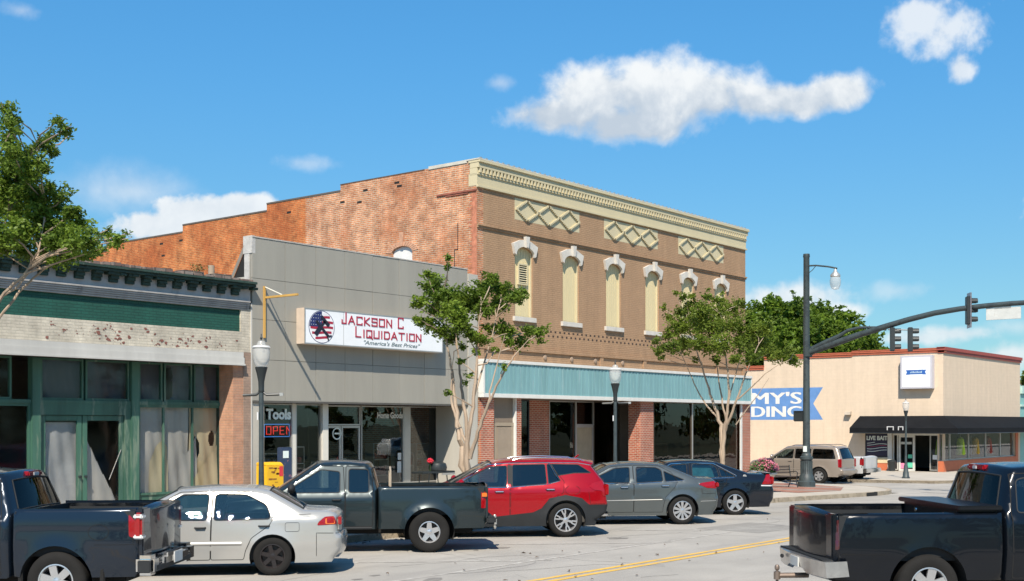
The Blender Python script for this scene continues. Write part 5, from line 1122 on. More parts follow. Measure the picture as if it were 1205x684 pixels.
MB().tube([(cu_ - .15, cvv, .92), (cu_ - .15, cvv, 1.2)], .01, 5).build('stem', mat('stem', (.05, .1, .03), .7), t); leafball((cu_ - .15, cvv, 1.25), .09, .08, 120, .05).build('bloom', mat('red_bloom', (.7, .03, .06), .5), t)
# ================================================================ trees
def leafmat(name, c, var=.35, tr=.45):
    m, n, l = newmat(name); o = N(n, 'ShaderNodeOutputMaterial'); df = N(n, 'ShaderNodeBsdfPrincipled'); tl = N(n, 'ShaderNodeBsdfTranslucent'); mx_ = N(n, 'ShaderNodeMixShader')
    at = N(n, 'ShaderNodeAttribute', attribute_name='tone'); mu = N(n, 'ShaderNodeMix', data_type='RGBA'); l.new(at.outputs['Fac'], mu.inputs[0])
    mu.inputs[6].default_value = (c[0] * (1 - var), c[1] * (1 - var), c[2] * (1 - var), 1); mu.inputs[7].default_value = (c[0] * (1.25 + var), c[1] * (1 + var), c[2] * (1 + var * .3), 1)
    l.new(mu.outputs[2], df.inputs['Base Color']); df.inputs['Roughness'].default_value = .5; df.inputs['Specular IOR Level'].default_value = .3
    l.new(mu.outputs[2], tl.inputs[0]); mx_.inputs[0].default_value = tr; l.new(df.outputs[0], mx_.inputs[1]); l.new(tl.outputs[0], mx_.inputs[2]); l.new(mx_.outputs[0], o.inputs[0]); return m
class Leaves:
    def __init__(s): s.v = []; s.t = []
    def clump(s, c, r, n, size, sq=(1, 1, .8), tone=None):
        rs = np.random.RandomState(random.randint(0, 10 ** 9))
        nt = max(4, n // 22); tw = rs.normal(size=(nt, 3)); tw /= np.linalg.norm(tw, axis=1)[:, None]; tw[:, 2] += .15; org = rs.normal(scale=r * .33, size=(nt, 3)); ln = r * rs.uniform(.35, 1.05, nt)
        pick = rs.randint(0, nt, n); f = rs.uniform(0, 1, n) ** .8
        p = (org[pick] + tw[pick] * (ln[pick] * f)[:, None] + rs.normal(scale=.035 + r * .05, size=(n, 3))) * np.array(sq) + np.array(c)
        a = rs.normal(size=(n, 3)); a[:, 2] *= .6; a /= np.linalg.norm(a, axis=1)[:, None]; b = np.cross(a, rs.normal(size=(n, 3))); b /= np.linalg.norm(b, axis=1)[:, None]
        sz = size * rs.uniform(.6, 1.35, n)[:, None]
        q = np.stack([p - a * sz, p + b * sz * .5, p + a * sz, p - b * sz * .5], 1); s.v.append(q.reshape(-1, 3)); base = rs.uniform(0, 1) if tone is None else tone
        s.t.append(np.repeat(np.clip(base * .6 + rs.uniform(0, .5, n), 0, 1), 4))
    def build(s, name, m, par):
        V_ = np.concatenate(s.v); T = np.concatenate(s.t); off = np.array(wloc(par)); V_ = V_ - off; nf = len(V_) // 4
        me = bpy.data.meshes.new(name); me.vertices.add(len(V_)); me.vertices.foreach_set('co', V_.ravel()); me.loops.add(nf * 4); me.loops.foreach_set('vertex_index', np.arange(nf * 4, dtype=np.int32))
        me.polygons.add(nf); me.polygons.foreach_set('loop_start', np.arange(0, nf * 4, 4, dtype=np.int32)); me.polygons.foreach_set('loop_total', np.full(nf, 4, dtype=np.int32))
        at = me.attributes.new('tone', 'FLOAT', 'POINT'); at.data.foreach_set('value', T); me.materials.append(m); me.update(calc_edges=True)
        o = bpy.data.objects.new(name, me); COL.objects.link(o); o.parent = par; return o
M_bark = mat('crape_bark', (.36, .275, .20), .75, var=.3, vscale=4, streak=True, c2=(.26, .19, .14), c2fac=.35, c2scale=6, bump=.2)
M_barkd = mat('dark_bark', (.16, .12, .09), .85, var=.3)
M_leaf = leafmat('crape_leaf', (.13, .22, .03)); M_leafL = leafmat('crape_leaf_left', (.12, .21, .03)); M_leafR = leafmat('crape_leaf_right', (.13, .205, .032)); M_leafF = leafmat('far_leaf', (.11, .20, .025), .45)
def vtree(name, label, base, Zc, clumps, stems, leafm, dens, lsize, depth=1.0, group='street trees in the pavement', extra=(), bark=None):
    """clumps: photo positions laid out round the tree's own depth Zc, spread +-depth metres in real depth"""
    t = thing(name, label, 'tree', base, group=group); L = Leaves()
    def P(x, y, dz=0): Z = Zc + dz; return Vector((Z * (CA + SA * (x - CX) / FPX), Z * (SA - CA * (x - CX) / FPX), EYE + (HY - y) * Z / FPX))
    k = Zc / FPX; tips = []
    for cl in clumps:
        x, y, r = cl[:3]; dz = random.uniform(-depth, depth); c = P(x, y, dz); n = max(40, int(dens * 15 * (r * k) ** 2)); L.clump(c, r * k * 1.35, n, lsize); tips.append(c)
    for c, r, n in extra: L.clump(c, r, n, lsize); tips.append(Vector(c))
    mb = MB(); nodes = []
    for st in stems:   # list of (x, y, rad, dz)
        path = [P(s[0], s[1], s[3]) if len(s) > 3 else P(s[0], s[1]) for s in st]; rr = [s[2] for s in st]
        path2, r2 = [], []
        for i in range(len(path) - 1):
            for q in range(4):
                f = q / 4; w_ = path[i].lerp(path[i + 1], f); w_ += Vector((random.gauss(0, 1), random.gauss(0, 1), 0)) * rr[i] * .25 * (1 if q else 0); path2.append(w_); r2.append(.82 * (rr[i] + (rr[i + 1] - rr[i]) * f))
        path2.append(path[-1]); r2.append(rr[-1]); mb.tube(path2, r2, 7); nodes += [(p, r) for p, r in zip(path2, r2)][3:]
    mb.build('trunk', bark or M_bark, t, smooth=True)
    tm_ = MB()
    for c in tips:     # twigs from the nearest limb into every clump
        cand = [(p, r) for p, r in nodes if p.z < c.z + .1] or nodes; p, r = min(cand, key=lambda q: (q[0] - c).length + max(0, .3 - (c.z - q[0].z)))
        mid = p.lerp(c, .5) + Vector((random.gauss(0, .06), random.gauss(0, .06), random.uniform(-.05, .08))); tm_.tube([p, mid, c, c + (c - mid) * .3], [min(r, .022), .014, .008, .004], 5)
    tm_.build('branches', bark or M_bark, t, smooth=True); L.build('crown', leafm, t); return t
# middle tree
random.seed(21)
vt = 19.6; Zt = vt / (SA - CA * ((548 - CX) / FPX)); bu_, bv_ = Zt * (CA + SA * (548 - CX) / FPX), vt
cm_ = [(527, 304, 3), (528, 314, 3), (503, 322, 5), (509, 330, 6), (510, 340, 11), (495, 354, 7), (488, 359, 4), (490, 374, 4), (522, 350, 12), (538, 352, 13), (515, 364, 12), (535, 370, 13), (552, 360, 10), (560, 348, 11), (572, 335, 10), (580, 328, 7), (590, 342, 10), (604, 352, 9), (613, 346, 6), (585, 360, 10), (570, 365, 9), (505, 383, 7), (495, 379, 5), (520, 390, 9), (532, 398, 8), (545, 383, 10), (557, 396, 8), (588, 385, 7), (600, 392, 8), (622, 390, 7), (635, 392, 6), (613, 403, 7), (598, 402, 6), (577, 386, 6), (544, 408, 3), (541, 425, 3), (552, 442, 3), (548, 450, 2), (569, 402, 5), (527, 462, 3), (560, 415, 4), (593, 432, 3), (640, 388, 3), (583, 412, 3)]
dens_m = 1150
st_m = [[(549, 606, .13, 0), (547, 570, .12, 0), (544, 540, .10, 0), (540, 510, .07, .1), (536, 478, .06, .3), (533, 445, .045, .4), (528, 415, .03, .4), (522, 385, .02, .4), (517, 355, .012, .3)],
 [(551, 606, .12, 0), (553, 575, .10, -.1), (549, 540, .085, -.2), (552, 505, .07, -.3), (557, 470, .055, -.3), (561, 430, .04, -.3), (562, 395, .025, -.3), (566, 360, .015, -.2)],
 [(550, 606, .1, .1), (546, 565, .1, .2), (552, 535, .08, .3), (549, 500, .06, .4), (545, 470, .05, .5), (541, 440, .035, .5), (537, 400, .025, .5), (532, 360, .012, .5)],
 [(553, 540, .07, -.2), (562, 508, .055, -.4), (573, 480, .045, -.5), (582, 460, .035, -.6), (592, 440, .03, -.7), (604, 420, .02, -.7), (622, 400, .012, -.7)],
 [(548, 520, .05, 0), (536, 490, .04, .2), (531, 470, .035, .3), (531, 440, .02, .3), (534, 420, .01, .3)],
 [(557, 470, .04, -.3), (566, 440, .03, -.1), (578, 400, .02, 0), (586, 365, .012, 0)], [(561, 430, .03, -.3), (573, 428, .02, -.2), (583, 412, .012, -.1)], [(573, 480, .03, -.5), (578, 455, .025, -.4), (587, 420, .015, -.3), (594, 395, .01, -.3)]]
vtree('crape_myrtle', 'slender pale-barked street tree between the grey shop and the brown brick building', (bu_, bv_, .14), Zt, cm_, st_m, M_leaf, dens_m, .046, .9)
# right tree
vt = 20.2; Zt = vt / (SA - CA * ((851 - CX) / FPX)); bu_ = Zt * (CA + SA * (851 - CX) / FPX)
cr_ = [(796, 345, 3), (806, 348, 4), (816, 350, 4), (830, 350, 5), (845, 354, 6), (781, 363, 3), (786, 374, 4), (800, 368, 8), (812, 362, 9), (828, 366, 11), (845, 368, 12), (862, 364, 10), (872, 358, 6), (800, 385, 12), (820, 383, 14), (842, 386, 14), (866, 384, 12), (886, 388, 9), (785, 395, 7), (774, 413, 6), (772, 402, 4), (790, 410, 8), (805, 405, 11), (825, 405, 12), (848, 407, 12), (872, 405, 12), (893, 402, 11), (905, 416, 10), (885, 422, 8), (920, 420, 8), (934, 424, 7), (864, 424, 6), (930, 412, 6), (842, 424, 5), (818, 424, 4), (779, 421, 3), (900, 388, 8)]
st_r = [[(851, 572, .11, 0), (850, 540, .10, 0), (849, 510, .09, 0), (845, 490, .07, .2), (838, 470, .055, .3), (830, 445, .04, .4), (822, 420, .03, .4), (812, 390, .015, .4)],
 [(850, 545, .09, 0), (852, 505, .08, -.1), (856, 485, .06, -.2), (858, 460, .05, -.3), (855, 430, .035, -.3), (852, 400, .02, -.2), (848, 370, .012, 0)],
 [(852, 510, .07, 0), (860, 490, .055, -.3), (868, 468, .045, -.5), (876, 445, .035, -.6), (884, 425, .025, -.6), (893, 405, .015, -.6)],
 [(868, 470, .035, -.5), (885, 455, .028, -.8), (900, 440, .022, -1), (915, 430, .015, -1), (930, 423, .01, -1)],
 [(845, 492, .045, .2), (832, 478, .035, .5), (822, 462, .028, .7), (812, 440, .02, .8), (803, 420, .014, .8), (795, 405, .01, .8)],
 [(856, 500, .05, .2), (850, 475, .04, .4), (846, 450, .03, .5), (842, 420, .02, .5)], [(858, 470, .03, -.3), (866, 440, .025, 0), (872, 415, .015, 0)], [(866, 500, .03, -.4), (880, 480, .022, -.6), (892, 465, .015, -.8), (905, 445, .008, -.9)]]
vtree('crape_myrtle', 'multi-stemmed street tree in front of the right end of the teal signboard', (bu_, vt, G(bu_) + .14), Zt, cr_, st_r, M_leafR, 700, .05, 1.4)
# left tree, trunk just outside the frame
vt = 19.0; Zt = 19.9
cl_ = [(68, 143, 5), (76, 153, 6), (60, 160, 7), (50, 170, 8), (62, 176, 6), (80, 160, 3), (38, 177, 7), (4, 128, 7), (16, 136, 6), (22, 142, 3), (9, 148, 8), (8, 165, 9), (15, 180, 11), (30, 192, 10), (8, 200, 14), (35, 205, 12), (52, 198, 7), (10, 225, 16), (35, 228, 14), (57, 222, 9), (73, 231, 8), (20, 250, 16), (45, 252, 15), (66, 248, 12), (84, 252, 10), (97, 264, 8), (10, 275, 15), (35, 275, 15), (60, 275, 15), (83, 278, 13), (103, 285, 10), (125, 279, 7), (140, 283, 6), (150, 275, 3), (75, 297, 12), (52, 293, 10), (98, 300, 8), (20, 290, 10), (128, 270, 3), (113, 272, 4), (117, 293, 5), (-18, 160, 16), (-20, 200, 22), (-25, 240, 22), (-20, 280, 18), (-60, 180, 26), (-60, 230, 28), (-60, 280, 20), (-105, 220, 26), (-105, 270, 18), (-140, 250, 18), (25, 215, 12), (45, 190, 8), (25, 270, 14), (50, 262, 12), (75, 265, 12), (90, 290, 10), (65, 285, 12), (30, 295, 10), (0, 295, 10), (5, 240, 16), (45, 235, 12), (110, 296, 7), (133, 288, 5), (85, 305, 7), (62, 305, 8), (40, 302, 6), (20, 155, 5), (14, 168, 8)]
st_l = [[(-75, 650, .16, 0), (-72, 560, .14, 0), (-60, 480, .10, 0), (-40, 420, .06, 0), (-15, 380, .04, -.1), (5, 345, .032, -.2), (30, 322, .028, -.3), (45, 300, .02, -.3), (50, 270, .012, -.2), (55, 240, .006, 0)],
 [(-15, 395, .03, 0), (5, 366, .028, .1), (28, 338, .025, .2), (50, 318, .02, .3), (75, 303, .014, .3), (100, 288, .008, .3)],
 [(-20, 355, .03, 0), (0, 350, .025, 0), (18, 340, .022, 0), (36, 318, .016, 0), (46, 300, .010, 0)],
 [(-60, 480, .09, 0), (-70, 400, .07, .2), (-68, 320, .05, .2), (-60, 250, .03, .2), (-55, 190, .01, .2)], [(-68, 360, .05, .2), (-95, 300, .035, .3), (-115, 250, .015, .3)], [(-40, 420, .05, 0), (-28, 330, .035, .4), (-14, 250, .02, .5), (0, 180, .008, .5)], [(-28, 330, .03, .4), (-5, 290, .02, .3), (15, 240, .014, .2), (30, 190, .007, .1), (45, 172, .004, .1)]]
tb_ = Zt * (CA + SA * (-75 - CX) / FPX), Zt * (SA - CA * (-75 - CX) / FPX)
vtree('crape_myrtle', 'leafy street tree reaching into the upper left corner over the green storefront', (tb_[0], tb_[1], .14), Zt, cl_, st_l, M_leafL, 1500, .036, 1.1)
# big round trees behind the corner shop
def bigtree(label, x, y, Zc, rad, hgt_top, seed, n=26, lm=None, ls=.22, dens=300):
    random.seed(seed); t_ = (x - CX) / FPX; cx_, cy_ = Zc * (CA + SA * t_), Zc * (SA - CA * t_)
    t = thing('broadleaf_tree', label, 'tree', (cx_, cy_, -.6), group='trees behind the corner shop'); zc_ = hgt_top - rad * .85; L = Leaves()
    mb = MB(); mb.tube([(cx_, cy_, -.6), (cx_ + .1, cy_, 2), (cx_, cy_, zc_ - rad * .4), (cx_, cy_, zc_ + rad * .3)], [.4, .32, .25, .1], 9)
    for k in range(n):
        a = random.uniform(0, 6.28); b = random.uniform(-.75, 1); s_ = math.sqrt(1 - b * b); rr = rad * random.uniform(.55, .86)
        c = Vector((cx_ + rr * s_ * math.cos(a), cy_ + rr * s_ * math.sin(a), zc_ + rr * b * .85)); r = rad * random.uniform(.18, .32); L.clump(c, r, int(dens * r * r), ls)
        mb.tube([(cx_, cy_, zc_ - rad * .3), (Vector((cx_, cy_, zc_ - rad * .2)).lerp(c, .5)), c], [.14, .08, .03], 5)
    for k in range(int(n * .6)): c = Vector((cx_ + random.gauss(0, rad * .3), cy_ + random.gauss(0, rad * .3), zc_ + random.gauss(0, rad * .25))); L.clump(c, rad * .3, int(dens * .8 * rad * rad * .09), ls)
    mb.build('trunk', M_barkd, t, smooth=True); L.build('crown', lm or M_leafF, t); return t
ztop = lambda y, Z: EYE + (HY - y) * Z / FPX
bigtree('round bright green tree rising behind the corner shop roof, left of the mast', 915, 400, 112, 5.6, ztop(349, 112), 3, 40)
bigtree('round bright green tree rising behind the corner shop roof, right of the mast', 970, 400, 116, 5.3, ztop(353, 116), 4, 40)
bigtree('lower green tree behind the corner shop roof beside the brace of the mast arm', 1010, 410, 120, 3.2, ztop(380, 120), 5, 26)
bigtree('olive green tree at the right edge above the turquoise building', 1212, 450, 150, 3.4, ztop(441, 150), 6, 18, M_leafR)
random.seed(99)

# ================================================================ vehicles
M_tyre = mat('tyre_rubber', (.016, .0155, .015), .9, spec=.2, var=.2, bump=.15, bscale=60)
M_well = mat('wheel_well', (.008, .008, .008), .95)
M_plastic = mat('black_plastic', (.022, .024, .026), .65, spec=.25, var=.12)
M_chrome = mat('chrome', (.72, .73, .74), .12, metal=1, var=.03)
M_rim = mat('alloy_silver', (.55, .55, .56), .3, metal=.75, var=.05)
M_rimd = mat('alloy_black', (.03, .025, .025), .35, metal=.4)
M_red = mat('tail_red', (.26, .003, .006), .15, coat=.6, var=.1, vscale=10); M_amber = mat('tail_amber', (.65, .16, .02), .15, coat=1); M_clear = mat('lamp_clear', (.6, .6, .6), .12, coat=1)
M_cglass = glass('car_glass', (.30, .37, .38), 1.55, refl=.06); M_cdark = glass('privacy_glass', (.07, .08, .085), 1.55, refl=.04); M_ccab = glass('cab_rear_glass', (.05, .06, .06), 1.25, refl=.01)
M_int = mat('car_interior', (.06, .055, .05), .8, var=.1); M_intg = mat('grey_seat', (.13, .13, .13), .8)
M_plate = mat('licence_plate', (.55, .55, .53), .5)
def paint(name, c, rough=.28, metal=.35, coat=.7, dirt=None):
    return mat(name, c, rough, metal=metal, coat=coat, spec=.3, var=.03, vscale=1, c2=dirt, c2fac=.25, c2scale=2, c2edge=.4) if dirt else mat(name, c, rough, metal=metal, coat=coat, spec=.3, var=.03, vscale=1)
def roundpoly(pts):
    """pts (x, z, r, tag): corner-rounded open polyline -> list of (x, z, tag)"""
    out = []; k = len(pts)
    for i, (x, z, r, tg) in enumerate(pts):
        if i in (0, k - 1) or r <= 0: out.append((x, z, tg)); continue
        p0, p, p1 = Vector(pts[i - 1][:2]), Vector((x, z)), Vector(pts[i + 1][:2])
        d0, d1 = (p0 - p), (p1 - p); r_ = min(r, d0.length * .48, d1.length * .48); a, b = p + d0.normalized() * r_, p + d1.normalized() * r_
        for q in range(6):
            f = q / 5; c = a * (1 - f) ** 2 + p * 2 * f * (1 - f) + b * f * f; out.append((c.x, c.y, pts[i - 1][3] if f < .5 else tg))
    res = []
    for (a, b) in zip(out, out[1:]):
        L = math.hypot(b[0] - a[0], b[1] - a[1]); n = max(1, int(L / .09))
        for q in range(n): res.append((a[0] + (b[0] - a[0]) * q / n, a[1] + (b[1] - a[1]) * q / n, a[2]))
    res.append(out[-1]); return res
def rp(pts, r=.04):
    q = [Vector(p) for p in pts]; k = len(q); out = []
    for i in range(k):
        p = q[i]; d0, d1 = q[i - 1] - p, q[(i + 1) % k] - p; r_ = min(r, d0.length * .4, d1.length * .4); a, b = p + d0.normalized() * r_, p + d1.normalized() * r_
        for s_ in range(4): f = s_ / 3; c = a * (1 - f) ** 2 + p * 2 * f * (1 - f) + b * f * f; out.append((c.x, c.y))
    return out
class Shell:
    def __init__(s, upper, zs, arches, W, belt, zw, tumble, fil=.07, x0=None, x1=None, plan=.12, pe=.9, crown=.03, endcrown=.09, crease=(), flare=.02, ra=.4, under=.1):
        s.up = roundpoly(upper); s.W, s.belt, s.zw, s.tum, s.fil = W, belt, zw, tumble, fil
        xs = [p[0] for p in s.up]; s.x0, s.x1 = (min(xs) if x0 is None else x0), (max(xs) if x1 is None else x1); s.plan, s.pe, s.cr, s.ecr, s.crease = plan, pe, crown, endcrown, crease
        s.arch, s.ra, s.flare, s.under = arches, ra, flare, under
        bot = []; a0 = Vector(s.up[-1][:2]); b0 = Vector(s.up[0][:2]); R_ = s.arch[0][1] if arches else 0
        def zl(x): return zs
        pts = [(a0.x - .05, zs)] if a0.y > zs + .02 else []
        for (xc, zc_) in sorted(arches, reverse=True):
            h = math.asin(max(-1, min(1, (zs - zc_) / ra))); pts += [(xc + ra * math.cos(a), zc_ + ra * math.sin(a)) for a in np.linspace(h, math.pi - h, 19)]
        if b0.y > zs + .02: pts.append((b0.x + .05, zs))
        dens = []; prev = (a0.x, a0.y)
        for p in pts + [(b0.x, b0.y)]:
            L = math.hypot(p[0] - prev[0], p[1] - prev[1]); n = max(1, int(L / .12))
            for q in range(1, n + 1): dens.append((prev[0] + (p[0] - prev[0]) * q / n, prev[1] + (p[1] - prev[1]) * q / n))
            prev = p
        s.bot = dens[:-1]
        s.upa = np.array([(p[0], p[1]) for p in s.up])
    def dist(s, P):
        A = s.upa[:-1]; B = s.upa[1:]; d = B - A; L2 = (d ** 2).sum(1) + 1e-12
        w_ = P[:, None, :] - A[None]; t = np.clip((w_ * d[None]).sum(2) / L2[None], 0, 1); c = A[None] + t[..., None] * d[None]
        return np.sqrt(((P[:, None, :] - c) ** 2).sum(2).min(1))
    def base(s, P):
        x, z = P[:, 0], P[:, 1]; w_ = np.full(len(x), s.W / 2)
        xm, hl = (s.x0 + s.x1) / 2, (s.x1 - s.x0) / 2; q = np.clip((np.abs(x - xm) - (hl - s.pe)) / s.pe, 0, 1); w_ = w_ - s.W / 2 * s.plan * q ** 2.2
        lo = np.clip(s.zw - z, 0, 1); w_ = w_ - s.under * lo ** 1.6 * 1.6
        mid = np.clip(z - s.zw, 0, max(s.belt - s.zw, .01)); w_ = w_ - .12 * mid ** 1.5
        up = np.clip(z - s.belt, 0, 2); w_ = w_ - np.where(up > 0, .022 * np.clip(up / .03, 0, 1), 0) - s.tum * up
        for (zc_, amp, wd, sl_) in s.crease: w_ = w_ + amp * np.exp(-((z - zc_ - sl_ * x) / wd) ** 2)
        for (xc, zc_) in s.arch:
            rr = np.sqrt((x - xc) ** 2 + (z - zc_) ** 2); w_ = w_ + s.flare * np.clip(1 - (rr - s.ra) / .12, 0, 1) ** 1.2 * (rr < s.ra + .12)
        return w_
    def half(s, P, d=None):
        P = np.atleast_2d(np.array(P, float)); d = s.dist(P) if d is None else d; r = s.fil; q = np.clip(r - d, 0, r); return s.base(P) - (r - np.sqrt(np.maximum(r * r - q * q, 0)))
    def make(s, regions, holes_far=False, grid=.07):
        """regions: list of dict(poly, name, mat, off) ; returns vertices and classified faces of one side"""
        outline = [(p[0], p[1]) for p in s.up] + s.bot; k = len(outline); pts = list(outline); edges = [(i, (i + 1) % k) for i in range(k)]; OL = np.array(outline)
        for rg in regions:
            pl = rg['poly']; b = len(pts); dd = []
            for i in range(len(pl)):
                a, c = pl[i], pl[(i + 1) % len(pl)]; L = math.hypot(c[0] - a[0], c[1] - a[1]); n = max(1, int(L / .09))
                for q in range(n): dd.append((a[0] + (c[0] - a[0]) * q / n, a[1] + (c[1] - a[1]) * q / n))
            pts += dd; edges += [(b + i, b + (i + 1) % len(dd)) for i in range(len(dd))]
        x0, x1, z0, z1 = OL[:, 0].min(), OL[:, 0].max(), OL[:, 1].min(), OL[:, 1].max()
        gx_, gz_ = np.meshgrid(np.arange(x0, x1, grid), np.arange(z0, z1, grid)); Gp = np.stack([gx_.ravel() + (np.round(gz_.ravel() / grid) % 2) * grid / 2, gz_.ravel()], 1)
        Gp = Gp[inpoly(Gp, OL)]; dG = s.dist(Gp); Gp = Gp[dG > s.fil * 1.15]
        # fillet rings
        T = np.gradient(s.upa, axis=0); T /= np.linalg.norm(T, axis=1)[:, None] + 1e-9; Nn = np.stack([T[:, 1], -T[:, 0]], 1); rings = []
        for f in (.08, .25, .5, .8, 1.1):
            q = s.upa + Nn * s.fil * f; ok = inpoly(q, OL); q = q[ok]; q = q[s.dist(q) > s.fil * f * .93]; rings.append(q)
        ex = np.concatenate([Gp] + rings); AP_ = np.array(pts); keep = []
        for i in range(0, len(ex), 500):
            D = np.sqrt(((ex[i:i + 500, None, :] - AP_[None]) ** 2).sum(2)).min(1); keep.append(D > .008)
        ex = ex[np.concatenate(keep)]
        vs, _, fs, *_ = delaunay_2d_cdt([Vector(p) for p in pts] + [Vector(p) for p in ex], edges, [], 0, 1e-6)
        V2 = np.array([(v.x, v.y) for v in vs]); C_ = np.array([(V2[list(f)].mean(0)) for f in fs]); ins = inpoly(C_, OL); cls = np.full(len(fs), -1)
        for ri in range(len(regions) - 1, -1, -1): cls[inpoly(C_, np.array(regions[ri]['poly']))] = ri
        H = s.half(V2)
        return V2, H, [f for f, i in zip(fs, ins) if i], cls[ins]
def mirror_side(V2, H, sd, off): return [(x, sd * (h + off), z) for (x, z), h in zip(V2, H)]
def build_shell(sh, regions, par, bodym, name='body', nw=11, strip_mats=None, stripframe=.90):
    V2, H, fs, cls = sh.make(regions)
    mb = MB()
    for sd in (1, -1):
        for rest in (True,):
            used = [f for f, c in zip(fs, cls) if c == -1 or regions[c].get('keep')]; mats_ = [regions[c].get('slot', 0) if c >= 0 else 0 for f, c in zip(fs, cls) if c == -1 or regions[c].get('keep')]
            b = len(mb.v); mb.v += mirror_side(V2, H, sd, 0); mb.f += [tuple(i + b for i in f) for f in used]; mb.m += mats_
    # strip across
    up = sh.up; k = len(up); yo = sh.half(sh.upa, np.zeros(k)); T = np.gradient(sh.upa, axis=0); T /= np.linalg.norm(T, axis=1)[:, None] + 1e-9; Nn = np.stack([-T[:, 1], T[:, 0]], 1)
    ss = np.linspace(-1, 1, nw)
    if nw >= 11: ss = np.array([-1, -stripframe, -.75, -.5, -.25, 0, .25, .5, .75, stripframe, 1.0])
    def sp(i, s_):
        c = sh.cr * abs(Nn[i][1]) + sh.ecr * abs(Nn[i][0]) ** 1.5; o = c * (1 - s_ * s_); return (sh.upa[i][0] + Nn[i][0] * o, s_ * yo[i], sh.upa[i][1] + Nn[i][1] * o)
    glassm = {}; b = len(mb.v)
    for i in range(k):
        for s_ in ss: mb.v.append(sp(i, s_))
    nn = len(ss)
    for i in range(k - 1):
        tg = up[i][2]
        if tg == 'n': continue
        for j in range(nn - 1):
            f = (b + i * nn + j, b + i * nn + j + 1, b + (i + 1) * nn + j + 1, b + (i + 1) * nn + j)
            if tg in ('W', 'G') and 0 < j < nn - 2: glassm.setdefault(tg, []).append((i, j)); continue
            mb.f.append(f); mb.m.append(1 if tg == 'p' else 0)
    o = mb.build(name, bodym, par, local=True, smooth=True, weld=True, angle=50); obs = {'body': o}
    for tg, cells in glassm.items():
        g = MB(); idx = {}
        for i, j in cells:
            q = []
            for (a, c) in ((i, j), (i, j + 1), (i + 1, j + 1), (i + 1, j)):
                if (a, c) not in idx: idx[(a, c)] = len(g.v); p = sp(a, ss[c]); g.v.append((p[0] - Nn[a][0] * .008, p[1], p[2] - Nn[a][1] * .008))
                q.append(idx[(a, c)])
            g.f.append(tuple(q)); g.m.append(0)
        gm, gn = strip_mats[tg]; obs[gn] = g.build(gn, gm, par, local=True, smooth=True)
        i0, i1 = min(c[0] for c in cells), max(c[0] for c in cells) + 1; fr_ = MB()      # rubber surround
        for line in ([(i0, s_) for s_ in ss[1:-1]], [(i1, s_) for s_ in ss[1:-1]], [(i, ss[1]) for i in range(i0, i1 + 1)], [(i, ss[-2]) for i in range(i0, i1 + 1)]):
            fr_.tube([sp(a, s_) for a, s_ in line], .012, 5)
        fr_.build('window_seal', M_plastic, obs[gn], local=True, smooth=True)
    for ri, rg in enumerate(regions):
        if rg.get('keep'): continue
        used = [f for f, c in zip(fs, cls) if c == ri]
        if not used: continue
        for sd in (1, -1):
            m_ = MB(); m_.v = mirror_side(V2, H, sd, rg.get('off', 0)); m_.f = [tuple(f) for f in used]; m_.m = [0] * len(used)
            pp = obs.get((rg['parent'], sd), par) if rg.get('parent') else par
            ob = m_.build(rg['name'], rg['mat'], pp, local=True, smooth=True, weld=False)
            bmq = bmesh.new(); bmq.from_mesh(ob.data); bmesh.ops.delete(bmq, geom=[v for v in bmq.verts if not v.link_faces], context='VERTS'); bmq.to_mesh(ob.data); bmq.free()
            obs[(rg.get('key', rg['name']), sd)] = ob
    return obs
def ribbon(sh, line, wd, m, par, name, closed=False, off=.003, sides=(1, -1), thick=None):
    pts = []; L_ = list(line) + ([line[0]] if closed else [])
    for a, b in zip(L_, L_[1:]):
        L = math.hypot(b[0] - a[0], b[1] - a[1]); n = max(1, int(L / .05)); pts += [(a[0] + (b[0] - a[0]) * q / n, a[1] + (b[1] - a[1]) * q / n) for q in range(n)]
    pts.append(L_[-1]); A = np.array(pts); T = np.gradient(A, axis=0)
    if closed: T[0] = T[-1] = A[1] - A[-2]
    T /= np.linalg.norm(T, axis=1)[:, None] + 1e-9; Nn = np.stack([-T[:, 1], T[:, 0]], 1); res = []
    for sd in sides:
        m_ = MB(); a, b = A + Nn * wd / 2, A - Nn * wd / 2; ha, hb = sh.half(a), sh.half(b); hc = sh.half(A) + off; e = thick or 0
        n = len(A); va = [(p[0], sd * (h + off), p[1]) for p, h in zip(a, ha)]; vb = [(p[0], sd * (h + off), p[1]) for p, h in zip(b, hb)]; vc_ = [(p[0], sd * (h + e), p[1]) for p, h in zip(A, hc)]
        m_.v = va + vc_ + vb
        for i in range(n - 1): m_.f += [(i, i + 1, n + i + 1, n + i), (n + i, n + i + 1, 2 * n + i + 1, 2 * n + i)]; m_.m += [0, 0]
        res.append(m_.build(name, m, par, local=True, smooth=True))
    return res
